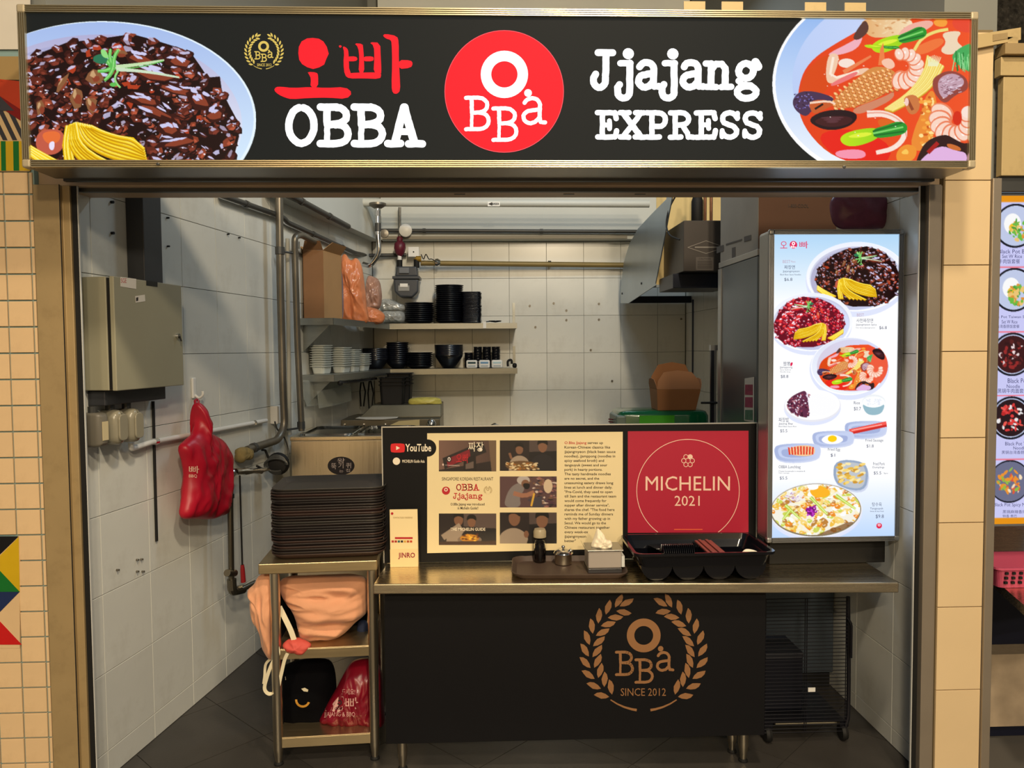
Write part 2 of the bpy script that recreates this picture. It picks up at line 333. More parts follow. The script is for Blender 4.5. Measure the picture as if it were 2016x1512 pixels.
def disc(cx, cy, r, n=28, ry=None): return [(cx+r*math.cos(2*math.pi*i/n), cy+(ry or r)*math.sin(2*math.pi*i/n)) for i in range(n)]
def emblem(cx, cy, S, w=.085, rough=0.):
    """round O over B B a with a dot; S = half height of the mark in pixels (y down)"""
    o = ring(cx-.05*S, cy-.47*S, .52*S, .29*S)+[disc(cx+.47*S, cy-.06*S, .085*S, 14)]
    o += typed('B', cx-.93*S, cx-.34*S, cy+.765*S, .75*S, w*S, rough)+typed('B', cx-.33*S, cx+.27*S, cy+S, .75*S, w*S, rough)+typed('a', cx+.29*S, cx+.86*S, cy+.63*S, .82*S, w*S, rough)
    return o
# ---------------------------------------------------------------- flat print (vector drawing turned into vertex colours)
def chaikin(p, n=2):
    p = np.asarray(p, float)
    for _ in range(n):
        q = np.roll(p, -1, 0)
        p = np.stack([p*.75+q*.25, p*.25+q*.75], 1).reshape(-1, 2)
    return p
class Print:
    def __init__(s, x0, y0, x1, y1, res=1.0, bg=(0, 0, 0)):
        s.x0, s.y0, s.x1, s.y1 = x0, y0, x1, y1; s.bg = bg
        s.W, s.H = int(round((x1-x0)*res)), int(round((y1-y0)*res)); s.k = 2*res
        s.a = np.empty((s.H*2, s.W*2, 3), np.float32); s.a[:] = np.array(bg)/255.
        s.tf = (1, 1, 0, 0, 0); s.mask = None
    def tr(s, p):
        p = np.asarray(p, float); sx, sy, ox, oy, r = s.tf
        p = p*[sx, sy]
        if r: p = np.stack([p[:, 0]*math.cos(r)-p[:, 1]*math.sin(r), p[:, 0]*math.sin(r)+p[:, 1]*math.cos(r)], 1)
        return p+[ox, oy]
    def poly(s, pts, col, a=1., shade=None):
        p = (s.tr(pts)-[s.x0, s.y0])*s.k
        lo = np.floor(p.min(0)).astype(int); hi = np.ceil(p.max(0)).astype(int)+1
        X0, Y0 = max(lo[0], 0), max(lo[1], 0); X1, Y1 = min(hi[0], s.a.shape[1]), min(hi[1], s.a.shape[0])
        if X1 <= X0 or Y1 <= Y0: return
        gx = np.arange(X0, X1)+.5; gy = np.arange(Y0, Y1)+.5
        m = np.zeros((len(gy), len(gx)), bool)
        q = np.roll(p, -1, 0)
        for (ax, ay), (bx_, by_) in zip(p, q):
            if ay == by_: continue
            r = (gy >= min(ay, by_)) & (gy < max(ay, by_))
            if not r.any(): continue
            xi = ax+(gy[r]-ay)*(bx_-ax)/(by_-ay)
            m[r] ^= gx[None, :] < xi[:, None]
        if s.mask is not None: m &= s.mask[Y0:Y1, X0:X1]
        reg = s.a[Y0:Y1, X0:X1]
        c = np.array(col, np.float32)/255.
        if shade is not None:                    # printed colour runs from col to the second colour across the shape
            c2, ax_ = shade; t = (np.linspace(0, 1, len(gx))[None, :]*np.ones((len(gy), 1)) if ax_ == 'x' else np.linspace(0, 1, len(gy))[:, None]*np.ones((1, len(gx))))
            cc = c+(np.array(c2, np.float32)/255.-c)*t[..., None]
            reg[m] = reg[m]*(1-a)+cc[m]*a
        else: reg[m] = reg[m]*(1-a)+c*a
    def clip(s, cx=None, cy=0, rx=1, ry=1):
        if cx is None: s.mask = None; return
        (cx, cy), = (s.tr([(cx, cy)])-[s.x0, s.y0])*s.k; rx *= abs(s.tf[0])*s.k; ry *= abs(s.tf[1])*s.k
        gy, gx = np.mgrid[0:s.a.shape[0], 0:s.a.shape[1]]; s.mask = ((gx-cx)/rx)**2+((gy-cy)/ry)**2 < 1
    def blob(s, pts, col, a=1., n=2, shade=None): s.poly(chaikin(pts, n), col, a, shade)
    def ell(s, cx, cy, rx, ry, col, rot=0, a=1., shade=None, n=80, t0=0, t1=2*math.pi):
        t = np.linspace(t0, t1, n, endpoint=(t1-t0) < 6.28)
        x, y = rx*np.cos(t), ry*np.sin(t)
        s.poly(np.stack([cx+x*math.cos(rot)-y*math.sin(rot), cy+x*math.sin(rot)+y*math.cos(rot)], 1), col, a, shade)
    def line(s, pts, w, col, a=1., sm=0, w2=None):
        p = np.asarray(pts, float)
        for _ in range(sm):
            m = np.concatenate([p[:1], np.stack([p[:-1]*.75+p[1:]*.25, p[:-1]*.25+p[1:]*.75], 1).reshape(-1, 2), p[-1:]]); p = m
        d = np.gradient(p, axis=0); l = np.hypot(d[:, 0], d[:, 1])[:, None]+1e-9
        nrm = np.stack([-d[:, 1], d[:, 0]], 1)/l
        ww = np.linspace(w, w if w2 is None else w2, len(p))[:, None]/2
        s.poly(np.concatenate([p+nrm*ww, (p-nrm*ww)[::-1]]), col, a)
    def out(s):
        h, w = s.a.shape[:2]; a = s.a.reshape(h//2, 2, w//2, 2, 3).mean((1, 3))
        return np.where(a <= .04045, a/12.92, ((a+.055)/1.055)**2.4)
def jag(r, cx, cy, w, h, rot, n=6, j=.35):
    o = []
    for i in range(n):
        t = 2*math.pi*i/n+r.uniform(-j, j); k = r.uniform(.7, 1.15)
        x, y = w*k*math.cos(t), h*k*math.sin(t)
        o.append((cx+x*math.cos(rot)-y*math.sin(rot), cy+x*math.sin(rot)+y*math.cos(rot)))
    return o
def noodles(C, pts_a, pts_b, n, cols, w):
    a, b = np.asarray(pts_a, float), np.asarray(pts_b, float)
    C.poly(np.concatenate([a, b[::-1]]), cols[1])
    for i in range(n):
        t = (i+.5)/n; p = a*(1-t)+b*t
        C.line(p+[0, w*.32], w, cols[2], sm=2, w2=w*.8); C.line(p, w*.8, cols[0 if i % 2 else 1], sm=2, w2=w*.6); C.line(p-[0, w*.15], w*.25, cols[3], sm=2, w2=w*.1)
def jjajang(C, pal, plate=True, clip=None, n=620, white=False):
    """noodles under glossy bean sauce, drawn in the pixel frame of the big fascia print"""
    r = random.Random(5)
    if plate:
        C.ell(200, 236, 304, 194, (232, 246, 255) if not white else (255, 255, 255))
        C.ell(197, 234, 302, 190, (165, 188, 236) if not white else (236, 240, 252), shade=((214, 236, 255) if not white else (255, 255, 255), 'y'))
        C.ell(196, 246, 280, 178, (178, 176, 214) if not white else (196, 196, 222), shade=((232, 240, 255), 'y'))
        C.ell(185, 252, 262, 170, (166, 166, 206) if not white else (178, 176, 206), shade=((214, 222, 250), 'x'))
    out = [(30, 130), (60, 112), (90, 100), (130, 84), (180, 78), (225, 72), (258, 67), (300, 78), (345, 92), (375, 104), (392, 128), (408, 152), (432, 150), (436, 178), (450, 206), (464, 232), (470, 268), (462, 300), (440, 330), (250, 345), (30, 345), (10, 240)]
    if white: out = out[1:-3]+[(458, 330), (400, 372), (300, 402), (180, 404), (60, 376), (-20, 326), (-52, 250), (-30, 180)]
    C.poly(out, pal[0])
    ins = np.array(out)
    def inside(x, y):
        q = np.roll(ins, -1, 0); c = ((ins[:, 1] > y) != (q[:, 1] > y)) & (x < (q[:, 0]-ins[:, 0])*(y-ins[:, 1])/(q[:, 1]-ins[:, 1]+1e-9)+ins[:, 0]); return c.sum() % 2
    pts = []
    while len(pts) < n:
        x, y = r.uniform(8-60*white, 476), r.uniform(64, 335+70*white)
        if inside(x, y) and not (150 < x < 275 and y > 262): pts.append((x, y))
    pts.sort(key=lambda p: p[1]+r.uniform(-25, 25))
    for (x, y) in pts:
        rr = r.uniform(4.5, 13); rot = r.uniform(-.9, .5); k = r.random()
        base = pal[1] if k < .42 else pal[2] if k < .68 else pal[3] if k < .82 else pal[4] if k < .9 else pal[0]
        q = jag(r, x, y, rr*1.3, rr*.85, rot, r.choice((4, 5, 5, 6)), .3)
        C.poly([(a+1.5, b+2.5) for a, b in q], pal[0]); C.poly(q, base)
        if k < .82:
            C.poly(jag(r, x+rr*.2, y+rr*.25, rr*.7, rr*.4, rot, 5), tuple(min(255, c*1.45+14) for c in base), .6)
        up = (x > 230) * .25+(y < 190)*.12
        if r.random() < .5+up:
            C.poly(jag(r, x-rr*.2, y-rr*.32, rr*r.uniform(.5, 1.15), rr*r.uniform(.16, .55), rot+r.uniform(-.4, .4), r.choice((4, 5, 6)), .5), pal[5], r.uniform(.65, 1))
        if r.random() < .45:
            C.ell(x+r.uniform(-6, 6), y+r.uniform(-6, 6), r.uniform(.8, 2.2), r.uniform(.7, 1.5), (250, 246, 255))
    for (x, y, w, h, ro, c) in [(305, 215, 48, 9, .5, 0), (330, 245, 26, 14, .4, 1), (345, 275, 40, 9, -.2, 0), (280, 190, 40, 9, .35, 0), (350, 172, 44, 8, .25, 0), (390, 190, 26, 14, .5, 0), (420, 220, 22, 12, -.3, 0), (300, 140, 50, 12, .15, 0), (270, 110, 30, 10, .2, 0), (350, 115, 30, 12, .3, 0)]:
        C.poly(jag(r, x, y+4, w*1.05, h*1.5, ro, 8, .25), pal[1]); C.poly(jag(r, x+3, y+6, w*.8, h*.8, ro, 7, .25), pal[3])
        for i in range(4): C.poly(jag(r, x+r.uniform(-w, w)*.55, y-h*.3+r.uniform(-h, h)*.6, w*.36, h*.34, ro+r.uniform(-.3, .3), 6, .5), pal[5])
    for (x, y, w, h, ro) in [(122, 165, 6, 26, .6), (150, 190, 15, 24, .1), (185, 150, 20, 16, .1), (178, 205, 13, 20, -.3), (80, 212, 10, 16, .2), (235, 104, 18, 8, .1)]:
        C.poly(jag(r, x, y, w, h, ro, 7, .2), pal[6]); C.poly(jag(r, x+3, y+5, w*.55, h*.5, ro, 6, .2), pal[3])
        C.poly(jag(r, x-3, y-5, w*.3, h*.5, ro, 5, .3), (226, 190, 140), .7)
    C.blob([(72, 262), (96, 252), (124, 256), (128, 284), (112, 304), (84, 304), (70, 290)], (196, 92, 70)); C.blob([(80, 262), (104, 256), (120, 262), (116, 280), (92, 284)], (232, 112, 56)); C.blob([(96, 280), (108, 276), (106, 296), (97, 294)], (236, 226, 250))
    Y = [(255, 226, 60), (246, 206, 22), (206, 150, 0), (255, 246, 150)]
    if clip: Y = clip
    if white:
        sx, sy, ox, oy, q = C.tf; C.tf = (sx*1.45, sy*1.3, ox-sx*95, oy-sy*70, q)
    noodles(C, [(128, 248), (122, 285), (128, 330)], [(150, 240), (140, 285), (150, 330)], 3, Y, 8)
    noodles(C, [(150, 240), (158, 275), (190, 300), (240, 318), (290, 322)], [(180, 248), (205, 258), (235, 266), (262, 270), (282, 290)], 7, Y, 8)
    noodles(C, [(140, 245), (134, 290), (170, 330)], [(150, 240), (160, 290), (250, 335)], 5, Y, 9)
    noodles(C, [(40, 272), (66, 290), (120, 318)], [(40, 290), (60, 305), (90, 330)], 4, Y, 9)
    if white: C.tf = (sx, sy, ox, oy, q)
    G = [(96, 190, 84), (148, 222, 130), (206, 236, 186), (52, 132, 56)]
    C.line([(225, 132), (275, 126), (322, 118)], 9, (198, 226, 176), sm=2, w2=3); C.line([(225, 136), (275, 132), (320, 120)], 2, G[0], sm=1)
    C.line([(228, 136), (285, 140), (352, 152)], 8, (206, 226, 196), sm=2, w2=3)
    for a in (-2.5, -2.0, -1.5, 2.6, 1.9):
        C.line([(222, 132), (222+18*math.cos(a), 130+18*math.sin(a)), (222+32*math.cos(a+.25), 130+34*math.sin(a+.25))], 10, G[0], sm=2, w2=5)
        C.line([(222, 132), (222+18*math.cos(a), 129+18*math.sin(a)), (222+32*math.cos(a+.25), 129+34*math.sin(a+.25))], 3, G[1], sm=2, w2=2)
    C.line([(232, 138), (224, 152), (228, 164), (236, 172)], 4, G[1], sm=2); C.ell(222, 166, 7, 4, G[0]); C.blob([(180, 112), (200, 104), (212, 112), (208, 126), (186, 124)], (44, 118, 84)); C.blob([(196, 96), (208, 98), (214, 116), (200, 112)], G[1])
PAL_BLACK = [(30, 9, 10), (58, 20, 16), (96, 38, 26), (140, 62, 40), (176, 60, 30), (206, 204, 240), (140, 92, 58)]
PAL_RED = [(104, 4, 30), (178, 14, 40), (206, 26, 44), (236, 52, 52), (150, 10, 36), (255, 236, 246), (220, 60, 44)]
def bokchoy(C, a, b, w, k=1):
    a, b = np.array(a, float), np.array(b, float); d = (b-a)/np.hypot(*(b-a)); n = np.array([-d[1], d[0]]); L = np.hypot(*(b-a))
    P = lambda t, s: tuple(a+d*L*t+n*w*s)
    C.blob([P(0, 0), P(.08, .42), P(.28, .55), P(.55, .36), P(.62, 0), P(.55, -.32), P(.25, -.42), P(.06, -.3)], (190, 226, 20), shade=((150, 214, 30), 'x'))
    C.blob([P(.1, -.1), P(.3, .1), P(.5, .05), P(.45, -.12), P(.25, -.22)], (224, 240, 60))
    C.blob([P(.5, .3), P(.75, .42), P(.98, .4), P(1.02, -.1), P(.9, -.42), P(.7, -.3), P(.5, -.26)], (40, 150, 46))
    for s in (-.2, 0, .2): C.line([P(.5, s*.6), P(.75, s), P(.95, s*1.3)], w*.1, (22, 110, 40) if s else (126, 214, 110), sm=1)
def prawn(C, cx, cy, R, a0, a1, w, tail=True):
    n = 9
    for i in range(n+1):
        t = a0+(a1-a0)*i/n; k = w*(1-.35*i/n)
        C.ell(cx+R*math.cos(t), cy+R*math.sin(t), k*.8, k*.62, (236, 130, 92), rot=t)
        C.ell(cx+(R+1)*math.cos(t), cy+(R+1)*math.sin(t), k*.7, k*.5, (250, 214, 196), rot=t)
        C.ell(cx+(R+k*.2)*math.cos(t), cy+(R+k*.2)*math.sin(t), k*.16, k*.12, (255, 246, 240), rot=t)
    t = a1
    if tail:
        x, y = cx+R*math.cos(t), cy+R*math.sin(t); C.poly([(x-4, y+3), (x+5, y+2), (x+2, y-w*1.1)], (240, 96, 40)); C.poly([(x-2, y+2), (x-7, y-w*.7), (x+2, y)], (250, 150, 80))
def mussel(C, pts, inner=None):
    C.blob(pts, (34, 12, 22)); c = np.mean(pts, 0); C.blob((np.asarray(pts)-c)*[.8, .55]+c+[0, 3], (74, 26, 30), .8)
    for i in range(3): C.blob((np.asarray(pts)-c)*[.5-.12*i, .12]+c+[-4, -4+4*i], (116, 74, 86), .45)
def jjamppong(C, bowl=True, white=False):
    """red seafood noodle soup, drawn in the pixel frame of the big fascia print"""
    r = random.Random(11)
    if bowl:
        C.ell(1765, 165, 244, 196, (255, 255, 255)); C.ell(1767, 163, 240, 190, (150, 186, 240) if not white else (222, 226, 244), shade=((240, 246, 255), 'y'))
        C.ell(1785, 160, 225, 176, (186, 206, 246) if not white else (214, 206, 226), shade=((214, 220, 250), 'x'))
    C.blob([(1568, 210), (1576, 150), (1600, 115), (1640, 88), (1690, 60), (1720, 40), (1760, 20), (1960, 20), (1980, 330), (1720, 330), (1640, 310), (1590, 262)], (226, 62, 16), shade=((240, 84, 40), 'x'))
    C.blob([(1572, 200), (1580, 150), (1612, 112), (1660, 100), (1640, 150), (1620, 190)], (218, 70, 12)); C.blob([(1600, 262), (1680, 250), (1760, 285), (1740, 330), (1650, 316)], (232, 34, 22)); C.blob([(1640, 296), (1700, 292), (1706, 312), (1650, 312)], (246, 150, 176)); C.blob([(1620, 110), (1680, 80), (1700, 66), (1690, 95), (1656, 108)], (240, 176, 190))
    C.blob([(1690, 44), (1720, 34), (1800, 36), (1790, 66), (1730, 76), (1706, 70)], (226, 170, 108), shade=((246, 226, 190), 'x')); C.blob([(1676, 76), (1692, 50), (1704, 38), (1712, 60), (1690, 80)], (90, 56, 50))
    for i in range(26): C.ell(r.uniform(1715, 1790), r.uniform(40, 66), r.uniform(2, 6), 1.5, r.choice([(240, 214, 170), (206, 140, 84)]), rot=r.uniform(-.5, .5), a=.7)
    C.blob([(1780, 50), (1830, 38), (1840, 50), (1800, 70), (1760, 80)], (240, 176, 160)); C.blob([(1835, 40), (1866, 38), (1862, 54), (1840, 52)], (246, 160, 60)); C.blob([(1870, 36), (1925, 36), (1925, 66), (1880, 62)], (232, 74, 50))
    C.blob([(1800, 92), (1850, 72), (1862, 84), (1820, 108), (1790, 106)], (240, 118, 60)); C.blob([(1850, 64), (1896, 60), (1880, 80), (1900, 96), (1868, 110), (1848, 100), (1864, 84)], (238, 214, 184)); C.line([(1796, 104), (1812, 76), (1840, 62), (1866, 58)], 6, (236, 220, 120), sm=2)
    C.blob([(1630, 104), (1652, 106), (1648, 130), (1636, 158), (1700, 130), (1720, 140), (1680, 150), (1632, 168), (1624, 150)], (240, 200, 170)); C.line([(1640, 112), (1632, 156), (1690, 140)], 5, (250, 232, 214), sm=1); C.ell(1666, 124, 16, 9, (246, 226, 214)); C.line([(1660, 142), (1714, 110)], 9, (234, 130, 80), w2=4)
    C.blob([(1632, 166), (1660, 150), (1690, 138), (1684, 150), (1640, 170)], (236, 120, 120))
    bokchoy(C, (1714, 96), (1822, 60), 30); bokchoy(C, (1700, 90), (1770, 94), 8)
    # scored squid
    C.blob([(1640, 196), (1690, 150), (1720, 128), (1760, 136), (1768, 160), (1740, 186), (1700, 205), (1660, 214), (1640, 210)], (214, 140, 70))
    for j in range(6):
        for i in range(13):
            t = i/12; x = 1644+t*112+j*3.2-8; y = 206-t*52+j*7.4-10*math.sin(t*3)+(-14)
            if y < 215: C.ell(x, y, 5.4, 3.2, (178, 84, 40), rot=.6); C.ell(x-.6, y-1, 4.6, 2.5, (246, 184, 112) if (i+j) % 2 else (238, 158, 84), rot=.6); C.ell(x-1.5, y-1.8, 1.6, .9, (255, 226, 180), rot=.6)
    prawn(C, 1778, 132, 26, 1.9, -1.9, 24, False); C.poly([(1728, 128), (1742, 128), (1738, 84), (1732, 96)], (238, 128, 70)); C.blob([(1730, 120), (1752, 112), (1764, 130), (1748, 138)], (246, 196, 170))
    Y = [(246, 222, 110), (238, 206, 84), (206, 156, 40), (252, 240, 170)]
    noodles(C, [(1824, 108), (1818, 140), (1790, 180), (1740, 214)], [(1858, 130), (1836, 170), (1800, 196), (1756, 218)], 8, Y, 6)
    for i in range(9): C.line([(1828+i*2, 130), (1826+i*3.2, 108+abs(i-4))], 3, (238, 236, 190), w2=1)
    C.blob([(1674, 214), (1740, 190), (1760, 178), (1758, 194), (1720, 214), (1686, 226)], (206, 146, 116), .85)
    # shiitake, mushrooms
    C.blob([(1838, 150), (1870, 136), (1902, 150), (1908, 176), (1880, 186), (1860, 206), (1840, 186), (1834, 166)], (150, 70, 60)); C.blob([(1846, 154), (1872, 142), (1896, 152), (1898, 168), (1872, 180), (1858, 196), (1846, 180)], (196, 160, 176))
    for i in range(60): C.line([(lambda x, y: [(x, y), (x+r.uniform(3, 9), y+r.uniform(-4, 3))])(r.uniform(1848, 1888), r.uniform(152, 186))][0], 1.4, r.choice([(236, 220, 236), (120, 70, 84)]), .8)
    C.blob([(1778, 190), (1800, 184), (1812, 200), (1806, 222), (1790, 226), (1780, 206)], (206, 120, 66)); C.line([(1786, 196), (1796, 216)], 6, (150, 70, 40)); C.ell(1784, 200, 4, 8, (246, 206, 196))
    C.blob([(1820, 190), (1838, 172), (1846, 220), (1838, 270), (1815, 300), (1790, 290), (1800, 250), (1812, 225)], (236, 140, 52))
    for i in range(40): C.ell(r.uniform(1812, 1838), r.uniform(190, 290), r.uniform(2, 6), r.uniform(2, 4), r.choice([(250, 190, 90), (246, 160, 60), (206, 90, 30), (255, 226, 150)]))
    prawn(C, 1878, 236, 28, -2.6, -6.6, 30, False); C.ell(1884, 232, 9, 14, (214, 46, 24)); C.ell(1906, 220, 14, 12, (250, 226, 214))
    C.blob([(1870, 112), (1890, 92), (1925, 80), (1925, 150), (1905, 140), (1886, 128)], (70, 170, 90))
    for i in range(24): C.line([(lambda x: [(x, 112+r.uniform(-14, 10)), (x+r.uniform(-6, 6), 134+r.uniform(-8, 8))])(r.uniform(1878, 1916))][0], 2, r.choice([(36, 120, 50), (150, 220, 150), (110, 200, 120)]))
    # onion ring, mussels
    C.line([(1706, 224), (1742, 222), (1776, 240), (1782, 268), (1760, 292), (1724, 300)], 14, (250, 226, 214), sm=2, w2=8); C.line([(1706, 222), (1742, 220), (1776, 238), (1784, 268)], 3, (236, 170, 150), sm=2); C.blob([(1726, 232), (1758, 234), (1756, 250), (1730, 250)], (222, 100, 30))
    C.blob([(1560, 196), (1572, 180), (1600, 178), (1640, 190), (1640, 200), (1600, 214), (1588, 230), (1572, 222), (1562, 210)], (70, 46, 80))
    for i in range(50): C.ell(r.uniform(1564, 1600), r.uniform(182, 214), 1.6, 1.1, r.choice([(130, 120, 190), (40, 20, 50), (90, 80, 150)]))
    C.blob([(1590, 200), (1620, 194), (1646, 204), (1620, 216), (1600, 226)], (200, 90, 40)); C.line([(1594, 202), (1630, 198), (1644, 204)], 4, (246, 214, 190), sm=1); C.line([(1604, 214), (1620, 204)], 4, (30, 10, 14))
    mussel(C, [(1588, 236), (1616, 218), (1660, 214), (1690, 224), (1680, 244), (1648, 256), (1616, 254)])
    bokchoy(C, (1652, 276), (1784, 248), 34)
    C.blob([(1806, 306), (1822, 276), (1860, 262), (1880, 274), (1900, 284), (1925, 272), (1925, 330), (1800, 330)], (52, 26, 26)); C.blob([(1812, 312), (1850, 284), (1880, 296), (1905, 300), (1900, 330), (1806, 330)], (226, 180, 226)); C.blob([(1862, 280), (1890, 288), (1892, 298), (1866, 292)], (206, 110, 50)); C.line([(1826, 300), (1846, 280)], 8, (170, 30, 30))
    C.blob([(1762, 300), (1780, 282), (1806, 288), (1800, 316), (1766, 322)], (240, 150, 50)); C.blob([(1770, 302), (1784, 290), (1790, 304)], (250, 200, 90))
    for i in range(18): C.ell(r.uniform(1600, 1860), r.uniform(110, 300), r.uniform(.8, 2), .8, (255, 246, 240))
def menu_print():
    C = Print(1523, 457, 1769, 1056, 1.0, (255, 255, 255))
    C.poly([(1523, 457), (1769, 457), (1769, 600), (1523, 600)], (176, 214, 246), shade=((255, 255, 255), 'y')); C.poly([(1523, 930), (1769, 930), (1769, 1056), (1523, 1056)], (255, 255, 255), shade=((190, 216, 252), 'y'))
    def shadow(cx, cy, rx, ry): C.ell(cx, cy+5, rx*1.02, ry*1.06, (222, 228, 250)); 
    C.tf = (1, 1, 0, 0, 0); shadow(1686, 542, 98, 68)
    C.tf = (.325, .35, 1621, 457.5, 0); C.clip(200, 236, 304, 194); jjajang(C, PAL_BLACK, n=460, white=True); C.clip()
    C.tf = (1, 1, 0, 0, 0); shadow(1597, 628, 80, 57)
    C.tf = (-.27, .295, 1651, 558.5, 0); C.clip(200, 236, 304, 194); jjajang(C, PAL_RED, n=460, white=True); C.clip()
    C.tf = (1, 1, 0, 0, 0); shadow(1674, 716, 77, 58)
    C.tf = (.312, .292, 1674-1765*.312, 716-165*.292, 0); C.clip(1765, 165, 244, 196); jjamppong(C, white=True)
    C.ell(1980, 150, 60, 130, (255, 255, 255)); C.ell(1960, 160, 60, 120, (236, 90, 60)); mussel(C, [(1900, 60), (1940, 40), (1985, 70), (1990, 130), (1940, 110)]); prawn(C, 1930, 190, 34, -2.6, -6.6, 30, False); C.clip()
    C.tf = (1, 1, 0, 0, 0); r = random.Random(3)
    shadow(1602, 793, 55, 32); C.ell(1602, 793, 56, 32, (232, 232, 240)); C.ell(1602, 791, 54, 30, (255, 255, 255)); C.ell(1606, 792, 44, 22, (250, 250, 255))
    C.blob([(1550, 790), (1558, 776), (1576, 766), (1590, 762), (1594, 790), (1598, 818), (1576, 814), (1556, 804)], (96, 40, 70))
    for i in range(150):
        x, y = r.uniform(1552, 1596), r.uniform(764, 816)
        if ((x-1600)/48)**2+((y-791)/27)**2 < 1: C.poly(jag(r, x, y, r.uniform(1, 3.4), r.uniform(1, 2), r.uniform(0, 3), 5), r.choice([(60, 16, 40), (150, 60, 80), (190, 120, 130), (240, 230, 244), (110, 40, 60)]))
    C.ell(1723, 786, 23, 14, (236, 240, 244)); C.blob([(1700, 788), (1746, 788), (1742, 806), (1732, 813), (1714, 813), (1704, 804)], (150, 186, 200)); C.ell(1723, 787, 22, 11, (252, 254, 255))
    for i in range(40): C.ell(r.uniform(1708, 1738), r.uniform(781, 793), 1.6, 1, (232, 236, 246))
    def dish(x0, y0, x1, y1, k=.12):
        w, h = x1-x0, y1-y0; p = [(x0, y0+h*.3), (x0+w*k, y0+h*.02), (x1-w*.06, y0), (x1, y0+h*.35), (x1-w*k*.6, y1-h*.08), (x0+w*.1, y1)]
        C.blob([(a+1, b+3) for a, b in p], (206, 214, 240)); C.blob(p, (168, 182, 222), shade=((202, 212, 240), 'x')); c = np.mean(p, 0); C.blob((np.array(p)-c)*[.84, .72]+c, (196, 208, 240)); C.blob((np.array(p)-c)*[.7, .5]+c+[0, 2], (150, 164, 210), .7)
    dish(1664, 824, 1751, 859); C.line([(1676, 846), (1749, 831)], 11, (206, 40, 34)); C.line([(1676, 844), (1749, 829)], 6, (246, 90, 80)); C.line([(1680, 843), (1740, 832)], 1.6, (255, 190, 180))
    dish(1600, 843, 1686, 876); C.blob([(1618, 860), (1634, 850), (1656, 853), (1666, 862), (1652, 870), (1628, 869)], (255, 255, 255)); C.ell(1642, 859, 9, 6.5, (250, 206, 10))
    dish(1525, 867, 1620, 905); C.blob([(1553, 878), (1580, 870), (1608, 874), (1608, 890), (1590, 894), (1558, 890)], (246, 200, 150))
    for i in range(9): C.line([(1556+i*6, 873+abs(i-4)*.5), (1558+i*5.6, 890)], 3, (220, 50, 30), sm=1)
    p = [(1648, 900), (1706, 904), (1716, 930), (1708, 966), (1660, 958), (1643, 936)]
    C.blob([(a+2, b+4) for a, b in p], (206, 214, 236)); C.blob(p, (150, 168, 196)); c = np.mean(p, 0); C.blob((np.array(p)-c)*.86+c, (190, 196, 204))
    for i in range(46):
        x, y = r.uniform(1655, 1705), r.uniform(908, 950); C.blob(jag(r, x, y, 7, 3.4, r.uniform(-.6, .2), 6, .2), r.choice([(226, 180, 70), (246, 214, 120), (206, 150, 50), (250, 232, 170)]))
    shadow(1611, 1001, 91, 54); C.ell(1611, 1001, 92, 55, (240, 240, 244)); C.ell(1611, 1001, 90, 53, (130, 116, 90)); C.ell(1611, 1000, 88, 51, (244, 240, 226))
    C.clip(1611, 1000, 88, 51)
    for i in range(300):
        x, y = r.uniform(1524, 1700), r.uniform(952, 1054); q = r.choice([(250, 240, 200), (255, 255, 250), (240, 190, 70), (236, 140, 40), (206, 214, 90), (246, 214, 120), (190, 130, 60)])
        C.blob(jag(r, x, y, r.uniform(4, 13), r.uniform(2.5, 6), r.uniform(-1, .9), 6, .25), q); C.blob(jag(r, x-1, y-1, 4, 1.4, r.uniform(-1, .9), 5, .25), (255, 252, 240), .7)
    for (a, b) in [((1550, 990), (1580, 1018)), ((1600, 975), (1634, 1010)), ((1650, 972), (1690, 1000)), ((1560, 1000), (1545, 1020))]: C.line([a, b], 7, (176, 206, 60), w2=4); C.line([a, b], 2.5, (226, 240, 150))
    for i in range(60): C.ell(1602+r.gauss(0, 5), 1004+r.gauss(0, 5), 3, 1.5, r.choice([(150, 20, 150), (200, 60, 206), (110, 10, 110)]), rot=r.uniform(0, 3))
    for i in range(40): C.line([(lambda x, y: [(x, y), (x+r.uniform(-8, 8), y+r.uniform(-5, 5))])(1568+r.gauss(0, 7), 974+r.gauss(0, 5))][0], 1, r.choice([(180, 140, 200), (240, 226, 246)]))
    C.blob([(1596, 960), (1616, 950), (1640, 962), (1636, 976), (1606, 976)], (250, 180, 40)); C.blob([(1590, 948), (1612, 944), (1618, 958), (1598, 962)], (255, 255, 255))
    C.blob([(1640, 1040), (1690, 1020), (1700, 1050), (1600, 1056)], (110, 66, 30), .7); C.clip()
    C.ell(1737.5, 1034.5, 5.6, 5.6, (226, 30, 70)); C.ell(1737.5, 1033, 2.6, 2.6, (255, 255, 255)); C.ell(1737.5, 1033, 1.3, 1.3, (226, 30, 70))
    return C
